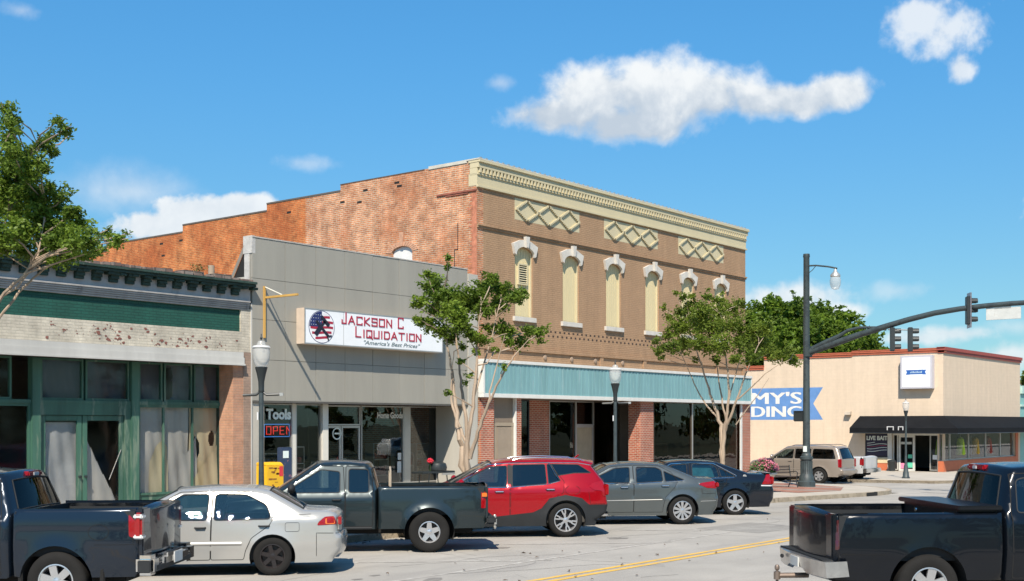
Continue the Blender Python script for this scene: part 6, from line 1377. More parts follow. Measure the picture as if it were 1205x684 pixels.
def wheel(par, x, y, sd, r, wd, rimr, style, rimm, name='wheel'):
    t = bpy.data.objects.new(name, None); COL.objects.link(t); t.parent = par; t.location = (x, y, r)
    w2 = wd / 2; prof = [(rimr, -w2 * .95), (rimr + .01, -w2), ((r + rimr) / 2, -w2 * 1.06), (r - .035, -w2 * .98), (r - .008, -w2 * .8), (r, -w2 * .5), (r, w2 * .5), (r - .008, w2 * .8), (r - .035, w2 * .98), ((r + rimr) / 2, w2 * 1.06), (rimr + .01, w2), (rimr, w2 * .95)]
    tb_ = MB().lathe(prof, (0, 0, 0), 40, 'y')
    tb_.build('tyre', M_tyre, t, local=True, smooth=True)
    o = sd * w2  # outward y
    rb = MB(); rb.lathe([(rimr + .004, o * .98), (rimr - .012, o * 1.0), (rimr - .02, o * .9), (rimr - .03, o * .3), (rimr - .03, -o * .9)], (0, 0, 0), 36, 'y')
    MB().lathe([(0, o * .2), (rimr * .55, o * .2), (rimr * .57, o * .1), (rimr - .03, o * .08)], (0, 0, 0), 30, 'y').build('brake_disc', M_rimd if style != 'x' else M_well, t, local=True, smooth=True)
    kind, n, w0, w1 = style[:4]; dish = .86 if len(style) < 5 else style[4]
    def spoke(a, wa, wb, ra_, rb_, ya, yb):
        ca, sa = math.cos(a), math.sin(a); q = []
        for (rr, ww, yy) in ((ra_, wa, ya), (rb_, wb, yb)):
            for s_ in (-1, 1): q.append((rr * ca - s_ * ww * sa, yy, rr * sa + s_ * ww * ca))
        vs = [q[0], q[1], q[3], q[2]]; top_ = [(p[0], p[1], p[2]) for p in vs]; botv = [(p[0], p[1] - sd * .03, p[2]) for p in vs]
        rb.add(top_ + botv, [(0, 1, 2, 3), (4, 7, 6, 5), (0, 4, 5, 1), (1, 5, 6, 2), (2, 6, 7, 3), (3, 7, 4, 0)])
    for i in range(n):
        a = 2 * math.pi * i / n + .3
        if kind == 'twin':
            for da in (-.16, .16): spoke(a + da * .5, w0, w1, .05, rimr * .62, o * dish, o * (dish + .03)); 
            for da in (-.17, .17): spoke(a + da * 1.0, w1 * .9, w1, rimr * .55, rimr - .015, o * (dish + .03), o * .93)
        else: spoke(a, w0, w1, .03, rimr - .015, o * dish, o * .93)
    rb.lathe([(0, o * (dish + .04)), (.03, o * (dish + .04)), (.035, o * (dish + .02)), (.06, o * (dish + .01)), (.065, o * (dish - .15))], (0, 0, 0), 20, 'y')
    for i in range(5): a = 2 * math.pi * i / 5; rb.lathe([(0, o * (dish + .06)), (.011, o * (dish + .05)), (.011, o * dish - sd * .01)], (.055 * math.cos(a) * 1.0, 0, .055 * math.sin(a)), 6, 'y')
    rb.build('rim', rimm, t, local=True, smooth=True, angle=35)
    return t
def rbox(a, b, name, m, par, bev=.03, smooth=True): return MB().box(a, b).build(name, m, par, local=True, bevel=bev, smooth=smooth, angle=60)
def handles(sh, sp, par_of, m, sides=(1, -1)):
    for (x, z, L, key) in sp:
        for sd in sides:
            y = sd * (sh.half([(x, z)])[0]); pr = par_of.get((key, sd)); mb = MB(); mb.tube([(x - L / 2, y - sd * .01, z), (x - L / 2 + .02, y + sd * .03, z), (x + L / 2 - .02, y + sd * .03, z), (x + L / 2, y - sd * .01, z)], .014, 8); mb.build('door_handle', m, pr, local=True, smooth=True)
def mirrors(sh, x, z, m, par, sz=1.0, black=None):
    for sd in (1, -1):
        y = sd * sh.half([(x, z)])[0]; mb = MB(); mb.tube([(x, y - sd * .03, z - .02), (x + .02, y + sd * .09, z)], .025, 6)
        b = MB(); b.lathe([(0, -.13 * sz), (.07 * sz, -.115 * sz), (.095 * sz, -.03), (.09 * sz, .05 * sz), (.05 * sz, .11 * sz), (0, .13 * sz)], (0, 0, 0), 12, 'y'); b.v = [(x + .02 + p[0] * .75, y + sd * .18 * sz + p[1] * .95, z + .02 + p[2]) for p in b.v]
        o = b.build('wing_mirror', m, par, local=True, smooth=True); mb.build('mirror_arm', M_plastic, o, local=True, smooth=True)
def interior(par, W, rows, z0, xdash, zdash, m=None, floor=(.0, 2.5, .35), headrest=True):
    m = m or M_int; o = rbox((floor[0], -W / 2 + .14, floor[2] - .12), (floor[1], W / 2 - .14, floor[2]), 'cabin_floor', M_int, par, .01)
    for s_ in (-1, 1): rbox((floor[0], s_ * (W / 2 - .15) - .012, floor[2] - .1), (xdash, s_ * (W / 2 - .15) + .012, zdash - .03), 'door_card', M_int, par, .005)
    for x in rows:
        for s_ in (-1, 1):
            y = s_ * W * .21; mb = MB(); mb.box((x, y - .24, z0), (x + .5, y + .24, z0 + .16)); sv = len(mb.v); mb.box((x - .08, y - .23, z0 + .1), (x + .07, y + .23, z0 + .66)); mb.v[sv:] = [(p[0] - (p[2] - z0) * .22, p[1], p[2]) for p in mb.v[sv:]]; mb.build('seat', m, par, local=True, bevel=.05, smooth=True, angle=80)
            if headrest: xx = x - .16; rbox((xx - .05, y - .13, z0 + .69), (xx + .05, y + .13, z0 + .86), 'headrest', m, par, .04)
    rbox((xdash - .25, -W / 2 + .16, zdash - .3), (xdash + .15, W / 2 - .16, zdash), 'dashboard', m, par, .05)
    mb = MB(); c = Vector((xdash - .38, W * .21, zdash - .02)); pts = [c + Vector((math.sin(a) * .06, math.cos(a) * .18, math.sin(a) * .17)) for a in np.linspace(0, 2 * math.pi, 17)]; mb.tube(pts, .014, 6); mb.tube([c, c + Vector((.15, 0, -.08))], .02, 6); mb.build('steering_wheel', M_plastic, par, local=True, smooth=True)
def underbody(par, x0, x1, W, z0=.24, z1=.48): rbox((x0, -W / 2 + .30, z0), (x1, W / 2 - .30, z1), 'underbody', M_well, par, .02)
def wells(par, sh, arches, ra):
    for (xc, zc_) in arches:
        for sd in (1, -1):
            m_ = MB(); y1 = sd * (sh.W / 2 - .015); y0 = sd * (sh.W / 2 - .36); A = np.linspace(-.35, math.pi + .35, 22); pa = [(xc + ra * math.cos(a), zc_ + ra * math.sin(a)) for a in A]
            hy = sh.half(np.array(pa)) - .004
            for i in range(len(pa) - 1): m_.quad((pa[i][0], sd * hy[i], pa[i][1]), (pa[i + 1][0], sd * hy[i + 1], pa[i + 1][1]), (pa[i + 1][0], y0, pa[i + 1][1]), (pa[i][0], y0, pa[i][1]))
            m_.add([(p[0], y0, p[1]) for p in pa], [tuple(range(len(pa)))]); m_.build('wheel_well', M_well, par, local=True, smooth=True)
def veh(name, label, cat, side_pt, face, W, sd, group=None):
    """side_pt: ground contact of the near rear wheel (u, v); face: direction the front points; sd: +1 near side is the car's left"""
    ps = math.atan2(face[1], face[0]); l = Vector((-math.sin(ps), math.cos(ps))) * sd; o = Vector(side_pt[:2]) - l * (W / 2 - .1); return thing(name, label, cat, (o.x, o.y, G(o.x) + .002), ps, group)
PF = (-.7155, .6986)

# ---- silver saloon
r = .305; W = 1.69
c = veh('saloon_car', 'silver saloon with blackened wheels, nearest the left pickup', 'car', gp(321, 677), PF, W, 1, 'cars parked at an angle along the kerb')
P1 = paint('paint_silver', (.40, .395, .375), .25, .3)
ar = [(0, .30), (2.465, .30)]
sh = Shell([(-.98, .27, 0, 'b'), (-1.06, .36, .06, 'b'), (-1.085, .60, .05, 'b'), (-1.02, .66, .04, 'b'), (-1.0, .95, .07, 'b'), (-.90, 1.005, .06, 'b'), (-.52, 1.02, .1, 'b'), (-.47, 1.03, .02, 'G'), (.06, 1.325, .02, 'b'), (.25, 1.37, .25, 'b'), (.9, 1.395, .5, 'b'), (1.45, 1.35, .2, 'b'), (1.52, 1.33, .02, 'W'), (2.2, .98, .02, 'b'), (2.3, .94, .1, 'b'), (3.05, .80, .3, 'b'), (3.32, .62, .12, 'b'), (3.40, .45, .08, 'b'), (3.34, .25, 0, 'b')],
           .2, ar, W, .90, .58, .42, .075, ra=.36, crease=((.50, .010, .035, 0),), flare=.014)
F1 = rp([(1.02, .885), (1.0, 1.295), (1.42, 1.285), (1.98, .935), (1.98, .90)], .05); F2 = rp([(.92, .885), (.90, 1.295), (.42, 1.285), (.10, 1.12), (.03, .94), (.06, .90)], .06)
D1 = rp([(.97, .26), (.955, .93), (.95, 1.33), (1.45, 1.325), (2.12, .93), (2.1, .80), (2.02, .5), (1.98, .26)], .03); D2 = rp([(.96, .26), (.945, .93), (.94, 1.33), (.36, 1.325), (.02, 1.13), (-.02, .93), (.05, .80), (.33, .60), (.42, .40), (.45, .26)], .03)
regs = [dict(poly=F1, name='front_window', mat=M_cglass, off=-.008, key='w1'), dict(poly=F2, name='rear_window', mat=M_cglass, off=-.008, key='w2'), dict(poly=D1, name='front_door', mat=P1, key='d1'), dict(poly=D2, name='rear_door', mat=P1, key='d2'),
        dict(poly=rp([(-.70, .79), (-.72, .84), (-.82, .925), (-.97, .93), (-1.01, .80)], .03), name='taillight', mat=M_red, off=.006), dict(poly=rp([(3.0, .60), (2.9, .72), (3.22, .68), (3.30, .58)], .03), name='headlight', mat=M_clear, off=.004)]
ob = build_shell(sh, regs, c, P1, strip_mats={'G': (M_cglass, 'rear_screen'), 'W': (M_cglass, 'windscreen')})
for f in (F1, F2): ribbon(sh, f, .016, M_plastic, c, 'window_seal', True)
for k_, f in (('d1', D1), ('d2', D2)):
    for sd, o_ in zip((1, -1), ribbon(sh, f, .011, M_well, c, 'door_gap', True, .001)): o_.parent = ob[(k_, sd)]
handles(sh, [(.13, .79, .17, 'd2'), (1.12, .77, .17, 'd1')], ob, M_plastic)
ribbon(sh, [(.48, .52), (1.93, .52)], .05, P1, c, 'side_moulding', thick=.012); ribbon(sh, [(.48, .497), (1.93, .497)], .008, M_well, c, 'moulding_shadow')
ribbon(sh, [(-1.05, .66), (-.69, .67), (-.69, .3)], .008, M_well, c, 'bumper_gap'); ribbon(sh, rp([(-.20, .70), (-.20, .84), (-.42, .84), (-.42, .70)], .03), .006, M_plastic, c, 'fuel_flap', True, sides=(1,))
ribbon(sh, [(.02, .93), (-.3, .955), (-.6, .97)], .006, M_well, c, 'boot_gap')
for sd, o_ in ((1, ob[('taillight', 1)]), (-1, ob[('taillight', -1)])):
    am = MB(); q = rp([(-.83, .81), (-.83, .90), (-.96, .92), (-.985, .81)], .02); hh = sh.half(q); am.add([(p[0], sd * (h + .010), p[1]) for p, h in zip(q, hh)], [tuple(range(len(q)))]); am.build('amber_lens', M_amber, o_, local=True)
rbox((-1.09, -.62, .70), (-1.02, .62, .88), 'rear_garnish', P1, c, .01); rbox((-1.10, -.16, .70), (-1.095 + .02, .16, .82), 'licence_plate', M_plate, c, .004)
for y in (-.55, .55): rbox((-1.085, y - .16, .79), (-1.03, y + .16, .92), 'taillight', M_red, c, .01)
wells(c, sh, ar, .36); underbody(c, -.9, 3.1, W); interior(c, W, (1.05, .15), .42, 2.05, .93, M_intg, (-.3, 2.2, .36)); mirrors(sh, 1.95, .97, P1, c, .9)
for x in (0, 2.465):
    for sd in (1, -1): wheel(c, x, sd * (W / 2 - .115), sd, r, .19, .195, ('s', 6, .035, .03), M_rimd)

# ---- dark compact pickup with extended cab
def bed(par, x0, x1, W, zt_, zf_, m, th=.07, inner=None):
    """open load bed: inner walls, floor, rails"""
    i = inner or M_plastic; yi = W / 2 - th - .03
    mb = MB(); mb.box((x0 + .06, -yi, zf_ - .05), (x1 - .04, yi, zf_)); mb.build('bed_floor', i, par, local=True)
    mb = MB()
    for sd in (1, -1): mb.box((x0 + .06, sd * yi, zf_), (x1 - .04, sd * (yi + .02), zt_ - .03))
    mb.box((x1 - .06, -yi, zf_), (x1 - .04, yi, zt_ - .03)); mb.box((x0 + .06, -yi, zf_), (x0 + .08, yi, zt_ - .03)); mb.build('bed_liner', i, par, local=True)
def bed_rails(par, sh, x0, x1, zt_, m, yi, dz=0):
    mb = MB()
    for sd in (1, -1):
        mb = MB(); xs = np.linspace(x0, x1, 12); P = np.array([(x, zt_ - .002) for x in xs]); h = sh.half(P, np.zeros(12))
        for i in range(11): mb.quad((xs[i], sd * h[i], zt_ + .0), (xs[i + 1], sd * h[i + 1], zt_), (xs[i + 1], sd * yi, zt_ + .004), (xs[i], sd * yi, zt_ + .004)); mb.quad((xs[i], sd * yi, zt_ + .004), (xs[i + 1], sd * yi, zt_ + .004), (xs[i + 1], sd * yi, zt_ - .08), (xs[i], sd * yi, zt_ - .08))
        mb.build('bed_rail', m, par, local=True, smooth=True)
def tailgate(par, x, W, z0, z1, m, th=.07, y_in=.10, top=None):
    mb = MB(); hw_ = W / 2 - y_in; mb.box((x, -hw_, z0), (x + th, hw_, z1)); o = mb.build('tailgate', m, par, local=True, bevel=.018, smooth=True, angle=50)
    MB().box((x - .006, -.14, z1 - .16), (x + .01, .14, z1 - .10)).build('tailgate_handle', M_plastic, o, local=True, bevel=.008); return o
def hitch(par, x, z, m):
    mb = MB(); mb.tube([(x + .3, 0, z), (x - .12, 0, z)], .035, 8); mb.lathe([(0, 0), (.02, 0), (.018, .05), (.03, .06), (.035, .09), (.02, .12), (0, .125)], (x - .12, 0, z + .02), 12); mb.lathe([(0, 0), (.02, 0), (.018, -.05), (.03, -.06), (.035, -.09), (.02, -.12), (0, -.125)], (x - .12, 0, z - .02), 12); mb.lathe([(.03, -.05), (.045, -.05), (.045, .05), (.03, .05)], (x - .12, 0, z), 12); return mb.build('tow_hitch', m, par, local=True, smooth=True)
def truck(c, W, wb, r, ra, P, cab_up, bed_up, zs, belt, zw, tum, xc, bx0, zt_, wins, doors, hnd, tail, style, rimm, rimr=.22, sealm=None, priv=(), arch_m=None, crease=(), chrome_handle=False, strip=None, flare=.03, seats=None, bedm=None, zfl=.75):
    arR, arF = [(0, r * .98)], [(wb, r * .98)]
    sc_ = Shell(cab_up, zs, arF, W, belt, zw, tum, .065, x0=bx0, ra=ra, crease=crease, flare=flare, plan=.10)
    sb = Shell(bed_up, zs + .02, arR, W, 9, zw, tum, .05, x1=bx0 * 0 + max(p[0] for p in cab_up), x0=bx0, ra=ra, crease=crease, flare=flare, plan=.10, pe=.7)
    regs = [dict(poly=w_, name='cab_window', mat=(M_cdark if i in priv else M_cglass), off=-.008, key='w%d' % i) for i, w_ in enumerate(wins)] + [dict(poly=d, name='door', mat=P, key='d%d' % i) for i, d in enumerate(doors)]
    ob = build_shell(sc_, regs, c, P, 'cab', strip_mats=strip or {'G': (M_ccab, 'rear_screen'), 'W': (M_cglass, 'windscreen')}, stripframe=.86)
    ob2 = build_shell(sb, [dict(poly=tail, name='taillight', mat=M_red, off=.008)], c, P, 'bed_side')
    for f in wins: ribbon(sc_, f, .016, sealm or M_plastic, c, 'window_seal', True)
    for i, f in enumerate(doors):
        for sd, o_ in zip((1, -1), ribbon(sc_, f, .012, M_well, c, 'door_gap', True, .001)): o_.parent = ob[('d%d' % i, sd)]
    handles(sc_, hnd, ob, M_chrome if chrome_handle else M_plastic)
    bed(c, bx0, xc, W, zt_, zfl, P); bed_rails(c, sb, bx0 + .05, xc - .01, zt_, P, W / 2 - .1)
    rbox((xc - .05, -W / 2 + .04, zs + .2), (xc - .02, W / 2 - .04, zt_ - .03), 'bed_front', P if bedm is None else bedm, c, .01)
    ends = np.array([(xc + .03, z) for z in (.6, zt_ - .1)])
    wells(c, sb, arR, ra); wells(c, sc_, arF, ra); underbody(c, bx0 + .25, wb + .8, W, .34, .62)
    for x in (0, wb):
        for sd in (1, -1): wheel(c, x, sd * (W / 2 - .13), sd, r, .25, rimr, style, rimm)
    return sc_, sb, ob, ob2
W = 1.70; r = .385
c = veh('pickup_truck', 'dark green-grey compact pickup with silver star wheels behind the silver saloon', 'pickup', gp(505, 650), PF, W, 1, 'cars parked at an angle along the kerb')
P2 = paint('paint_green_grey', (.018, .028, .032), .3, .35)
T2a = rp([(-1.07, .82), (-1.07, 1.13), (-.98, 1.13), (-.975, .82)], .02)
Wf = rp([(1.66, 1.13), (1.66, 1.52), (2.02, 1.56), (2.62, 1.18), (2.62, 1.13)], .05); Wr = rp([(1.12, 1.13), (1.13, 1.56), (1.50, 1.57), (1.50, 1.13)], .06)
Dd = rp([(1.57, .50), (1.57, 1.10), (1.60, 1.62), (2.05, 1.62), (2.78, 1.12), (2.74, .8), (2.66, .5)], .03); Dr = rp([(1.06, .50), (1.05, 1.6), (1.55, 1.62), (1.56, .5)], .03)
scb, sbd, ob, ob2 = truck(c, W, 3.1, r, .47, P2,
    [(.99, .45, 0, 'b'), (.99, 1.12, .0, 'b'), (1.0, 1.18, 0, 'G'), (1.10, 1.55, .0, 'b'), (1.16, 1.66, .08, 'b'), (1.6, 1.70, .2, 'b'), (2.0, 1.675, .2, 'b'), (2.08, 1.65, .02, 'W'), (2.82, 1.15, .02, 'b'), (2.95, 1.10, .1, 'b'), (3.75, 1.0, .3, 'b'), (3.92, .85, .1, 'b'), (3.98, .55, .08, 'b'), (3.9, .42, 0, 'b')],
    [(-1.08, .56, 0, 'b'), (-1.09, 1.23, .05, 'n'), (.95, 1.235, 0, 'n'), (.95, .45, 0, 'n')], .43, 1.09, .75, .36, .95, -1.09, 1.23,
    [Wf, Wr], [Dd, Dr], [(1.72, 1.0, .17, 'd0')], T2a, ('s', 5, .055, .038), M_rim, .20, priv=(1,), crease=((.98, .008, .04, 0),), flare=.045)
tailgate(c, -1.115, W, .62, 1.22, P2); rbox((-1.26, -W / 2 + .02, .52), (-1.08, W / 2 - .02, .66), 'rear_bumper', M_plastic, c, .03); hitch(c, -1.2, .5, M_alum)
am = MB(); am.box((-1.09, W / 2 - .075, 1.03), (-.99, W / 2 - .045, 1.11)); am.build('amber_lens', M_amber, ob2[('taillight', 1)], local=True, bevel=.01)
ribbon(scb, [(1.07, .47), (2.7, .47)], .05, M_plastic, c, 'rocker_trim', thick=.01)
interior(c, W, (1.75,), .75, 2.7, 1.15, M_int, (1.05, 2.8, .6)); mirrors(scb, 2.52, 1.2, M_plastic, c, 1.0)
rbox((-.72, -.2, 1.22), (-.5, .02, 1.27), 'orange_strap', M_amber, c, .01) if False else None
mb = MB(); mb.tube([(.72, .55, 1.2), (.72, .55, 1.52), (.72, .2, 1.58), (.72, -.2, 1.52), (.72, -.2, 1.2)], .02, 6); mb.build('cab_guard_hoop', mat('tan_hoop', (.4, .33, .25), .6), c, local=True, smooth=True)

# ---- red crossover
W = 1.84; r = .365
c = veh('crossover_suv', 'bright red compact SUV with grey lower cladding and chrome window line', 'car', gp(665, 632), PF, W, 1, 'cars parked at an angle along the kerb')
P3 = paint('paint_red', (.34, .001, .007), .25, .3)
ar = [(0, .36), (2.725, .36)]
sh = Shell([(-.70, .36, 0, 'p'), (-.90, .50, .05, 'p'), (-.94, .68, .04, 'b'), (-.92, .76, .03, 'b'), (-.88, 1.12, .04, 'b'), (-.86, 1.16, .02, 'G'), (-.60, 1.50, .02, 'b'), (-.66, 1.565, .03, 'b'), (-.45, 1.62, .08, 'b'), (.3, 1.655, .4, 'b'), (1.2, 1.63, .3, 'b'), (1.5, 1.575, .1, 'b'), (1.55, 1.56, 0, 'W'), (2.42, 1.12, .02, 'b'), (2.55, 1.08, .1, 'b'), (3.4, .96, .35, 'b'), (3.60, .78, .1, 'b'), (3.68, .5, .08, 'b'), (3.58, .25, 0, 'b')],
           .24, ar, W, 1.06, .72, .36, .07, ra=.43, crease=((.96, .010, .04, -.01), (.60, -.012, .10, 0)), flare=.03)
Wa = rp([(1.26, 1.08), (1.24, 1.52), (1.62, 1.50), (2.32, 1.13), (2.32, 1.09)], .05); Wb = rp([(1.14, 1.08), (1.12, 1.535), (.42, 1.545), (.40, 1.135)], .04); Wc = rp([(.36, 1.14), (.38, 1.545), (.28, 1.545), (.10, 1.20)], .02); Wd = rp([(.20, 1.30), (.30, 1.55), (-.30, 1.535), (-.58, 1.36), (-.2, 1.36)], .03)
D1 = rp([(1.20, .45), (1.2, 1.58), (1.65, 1.55), (2.42, 1.08), (2.38, .7), (2.3, .45)], .03); D2 = rp([(1.18, .45), (1.18, 1.585), (.34, 1.59), (.02, 1.18), (.05, .95), (.36, .75), (.46, .55), (.47, .45)], .03)
CL = [(-.95, .30), (-.95, .685), (-.52, .685), (-.47, .72), (-.35, .83), (0, .90), (.35, .83), (.52, .62), (.70, .535), (1.6, .44), (2.2, .5), (2.28, .62), (2.40, .82), (2.725, .90), (3.05, .82), (3.22, .58), (3.62, .50), (3.72, .2), (-.5, .2)]
regs = [dict(poly=Wa, name='front_window', mat=M_cglass, off=-.008, key='w1'), dict(poly=Wb, name='rear_window', mat=M_cdark, off=-.008, key='w2'), dict(poly=Wc, name='quarter_window', mat=M_cdark, off=-.008, key='w3'), dict(poly=Wd, name='cargo_window', mat=M_cdark, off=-.006, key='w4'),
        dict(poly=CL, name='lower_cladding', mat=M_plastic, off=.006), dict(poly=D1, name='front_door', mat=P3, key='d1'), dict(poly=D2, name='rear_door', mat=P3, key='d2'),
        dict(poly=rp([(-.62, 1.0), (-.50, 1.08), (-.62, 1.16), (-.86, 1.20), (-.90, .86), (-.82, .86), (-.78, .98)], .02), name='taillight', mat=M_red, off=.008), dict(poly=rp([(3.1, .82), (3.0, .94), (3.42, .86), (3.5, .76)], .03), name='headlight', mat=M_clear, off=.004)]
ob = build_shell(sh, regs, c, [P3, M_plastic], strip_mats={'G': (M_cdark, 'rear_screen'), 'W': (M_cglass, 'windscreen')})
for f in (Wa, Wb, Wc, Wd): ribbon(sh, f, .016, M_plastic, c, 'window_seal', True)
ribbon(sh, [(1.19, 1.085), (1.18, 1.53)], .10, M_plastic, c, 'pillar_trim', off=.004)
ribbon(sh, [(2.42, 1.08), (1.62, 1.545), (1.2, 1.572), (.3, 1.58), (-.3, 1.575), (-.60, 1.52)], .016, M_chrome, c, 'chrome_strip', thick=.006); ribbon(sh, [(2.36, 1.07), (1.2, 1.07), (.40, 1.12), (.12, 1.19), (.34, 1.57)], .014, M_chrome, c, 'chrome_strip', thick=.006)
for k_, f in (('d1', D1), ('d2', D2)):
    for sd, o_ in zip((1, -1), ribbon(sh, f, .010, M_well, c, 'door_gap', True, .001)): o_.parent = ob[(k_, sd)]
handles(sh, [(.33, 1.02, .2, 'd2'), (1.42, .98, .2, 'd1')], ob, M_chrome)
ribbon(sh, [(-.15 + .16 * math.cos(a), 1.0 + .10 * math.sin(a)) for a in np.linspace(0, 6.1, 20)], .006, M_well, c, 'fuel_flap', True, sides=(1,)); ribbon(sh, [(-.90, .70), (-.54, .70), (-.50, .96)], .008, M_well, c, 'bumper_gap')
for sd in (1, -1):
    y = sd * .60; MB().tube([(1.1, y, 1.63), (.95, y, 1.672), (.3, y, 1.69), (-.3, y, 1.665), (-.45, y, 1.60)], .013, 7).build('roof_rail', M_chrome if sd == 1 else M_chrome, c, local=True, smooth=True)
    rbox((-.95, sd * .62 - .2, .88), (-.87, sd * .62 + .2, 1.12), 'taillight', M_red, c, .02)
mb = MB(); mb.prism([(-.36, 1.64), (-.30, 1.64), (-.42, 1.74), (-.46, 1.73)], lambda a, b: (a, -.03, b), lambda a, b: (a, .03, b)); mb.build('aerial_fin', P3, c, local=True, bevel=.01)
rbox((-.99, -.6, .36), (-.7, .6, .56), 'bumper_insert', M_plastic, c, .05); mb = MB(); mb.box((-.97, .5, .42), (-.72, .66, .47)); mb.build('exhaust_trim', M_chrome, c, local=True, bevel=.015); rbox((-.965, -.16, .78), (-.945, .16, .9), 'licence_plate', M_plate, c, .003)
wells(c, sh, ar, .43); underbody(c, -.6, 3.3, W); interior(c, W, (1.3, .35), .6, 2.35, 1.1, M_intg, (-.5, 2.4, .42)); mirrors(sh, 2.22, 1.14, P3, c)
for x in (0, 2.725):
    for sd in (1, -1): wheel(c, x, sd * (W / 2 - .12), sd, r, .23, .245, ('twin', 6, .016, .016), M_rim)

# ---- grey saloon
W = 1.81; r = .335
c = veh('saloon_car', 'dark grey saloon with multi-spoke silver wheels between the red SUV and the black saloon', 'car', gp(802, 617), PF, W, 1, 'cars parked at an angle along the kerb')
P4 = paint('paint_grey', (.105, .12, .122), .26, .5)
ar = [(0, .33), (2.765, .33)]
sh = Shell([(-.82, .30, 0, 'b'), (-.90, .40, .05, 'b'), (-.93, .62, .05, 'b'), (-.90, .72, .03, 'b'), (-.88, 1.0, .06, 'b'), (-.80, 1.075, .05, 'b'), (-.42, 1.10, .1, 'b'), (-.38, 1.105, .02, 'G'), (.34, 1.40, .02, 'b'), (.55, 1.44, .2, 'b'), (1.2, 1.475, .5, 'b'), (1.72, 1.42, .2, 'b'), (1.78, 1.40, .02, 'W'), (2.55, 1.02, .02, 'b'), (2.65, .99, .1, 'b'), (3.5, .86, .35, 'b'), (3.78, .66, .12, 'b'), (3.86, .48, .08, 'b'), (3.78, .22, 0, 'b')],
           .22, ar, W, .985, .62, .40, .08, ra=.40, crease=((.60, .012, .03, .0), (.90, .008, .04, -.015)), flare=.02)
Wa = rp([(1.28, 1.0), (1.26, 1.37), (1.62, 1.35), (2.30, 1.04), (2.30, 1.01)], .05); Wb = rp([(1.12, 1.0), (1.10, 1.38), (.62, 1.365), (.48, 1.30), (.46, 1.03)], .05); Wc = rp([(.41, 1.03), (.43, 1.28), (.30, 1.22), (-.05, 1.07), (-.02, 1.04)], .03)
D1 = rp([(1.20, .3), (1.18, 1.41), (1.68, 1.39), (2.45, 1.0), (2.4, .6), (2.32, .3)], .03); D2 = rp([(1.19, .3), (1.17, 1.41), (.55, 1.40), (.25, 1.25), (.10, 1.03), (.22, .85), (.42, .65), (.48, .4), (.48, .3)], .03)
regs = [dict(poly=Wa, name='front_window', mat=M_cglass, off=-.008, key='w1'), dict(poly=Wb, name='rear_window', mat=M_cglass, off=-.008, key='w2'), dict(poly=Wc, name='quarter_window', mat=M_cdark, off=-.008, key='w3'),
        dict(poly=D1, name='front_door', mat=P4, key='d1'), dict(poly=D2, name='rear_door', mat=P4, key='d2'), dict(poly=rp([(-.46, .99), (-.40, .955), (-.62, .87), (-.88, .85), (-.90, 1.0), (-.84, 1.03)], .03), name='taillight', mat=M_red, off=.008),
        dict(poly=rp([(3.2, .66), (3.1, .80), (3.6, .74), (3.7, .64)], .03), name='headlight', mat=M_clear, off=.004)]
ob = build_shell(sh, regs, c, P4, strip_mats={'G': (M_cglass, 'rear_screen'), 'W': (M_cglass, 'windscreen')})
for f in (Wa, Wb, Wc): ribbon(sh, f, .018, M_plastic, c, 'window_seal', True)
ribbon(sh, [(2.36, .995), (1.2, .985), (.4, 1.015), (-.08, 1.05)], .012, M_chrome, c, 'chrome_strip', thick=.004)
for k_, f in (('d1', D1), ('d2', D2)):
    for sd, o_ in zip((1, -1), ribbon(sh, f, .010, M_well, c, 'door_gap', True, .001)): o_.parent = ob[(k_, sd)]
handles(sh, [(.42, .93, .2, 'd2'), (1.42, .90, .2, 'd1')], ob, M_chrome); ribbon(sh, [(.5, .60), (2.3, .575)], .02, M_alum, c, 'side_strip', thick=.005); ribbon(sh, [(-.85, .56), (-.45, .55)], .012, M_alum, c, 'side_strip', thick=.004)
ribbon(sh, [(-.89, .74), (-.5, .73), (-.48, .86)], .008, M_well, c, 'bumper_gap')
wells(c, sh, ar, .40); underbody(c, -.6, 3.4, W); interior(c, W, (1.35, .45), .5, 2.5, 1.0, M_intg, (-.3, 2.5, .38)); mirrors(sh, 2.2, 1.06, P4, c, .9)
for y in (-.62, .62): rbox((-.925, y - .2, .88), (-.86, y + .2, 1.0), 'taillight', M_red, c, .02)
rbox((-.945, -.16, .76), (-.92, .16, .88), 'licence_plate', M_plate, c, .003)
for x in (0, 2.765):
    for sd in (1, -1): wheel(c, x, sd * (W / 2 - .11), sd, r, .21, .225, ('s', 10, .018, .034), M_rim)

# ---- black saloon
W = 1.85; r = .335
c = veh('saloon_car', 'shiny black saloon with chrome window surround, last in the angled row', 'car', gp(864, 606), PF, W, 1, 'cars parked at an angle along the kerb')
P5 = paint('paint_black', (.008, .011, .018), .2, .2)
ar = [(0, .33), (2.81, .33)]
sh = Shell([(-1.02, .30, 0, 'b'), (-1.10, .40, .05, 'b'), (-1.12, .66, .05, 'b'), (-1.08, .76, .03, 'b'), (-1.04, 1.06, .05, 'b'), (-1.02, 1.10, .02, 'b'), (-.80, 1.09, .05, 'b'), (-.46, 1.10, .1, 'b'), (-.42, 1.105, .02, 'G'), (.42, 1.40, .02, 'b'), (.6, 1.43, .2, 'b'), (1.25, 1.46, .5, 'b'), (1.75, 1.41, .2, 'b'), (1.80, 1.39, .02, 'W'), (2.6, 1.0, .02, 'b'), (2.7, .97, .1, 'b'), (3.6, .84, .35, 'b'), (3.85, .66, .12, 'b'), (3.93, .48, .08, 'b'), (3.85, .22, 0, 'b')],
           .22, ar, W, .985, .62, .40, .08, ra=.40, crease=((.88, .008, .04, -.01),), flare=.018)
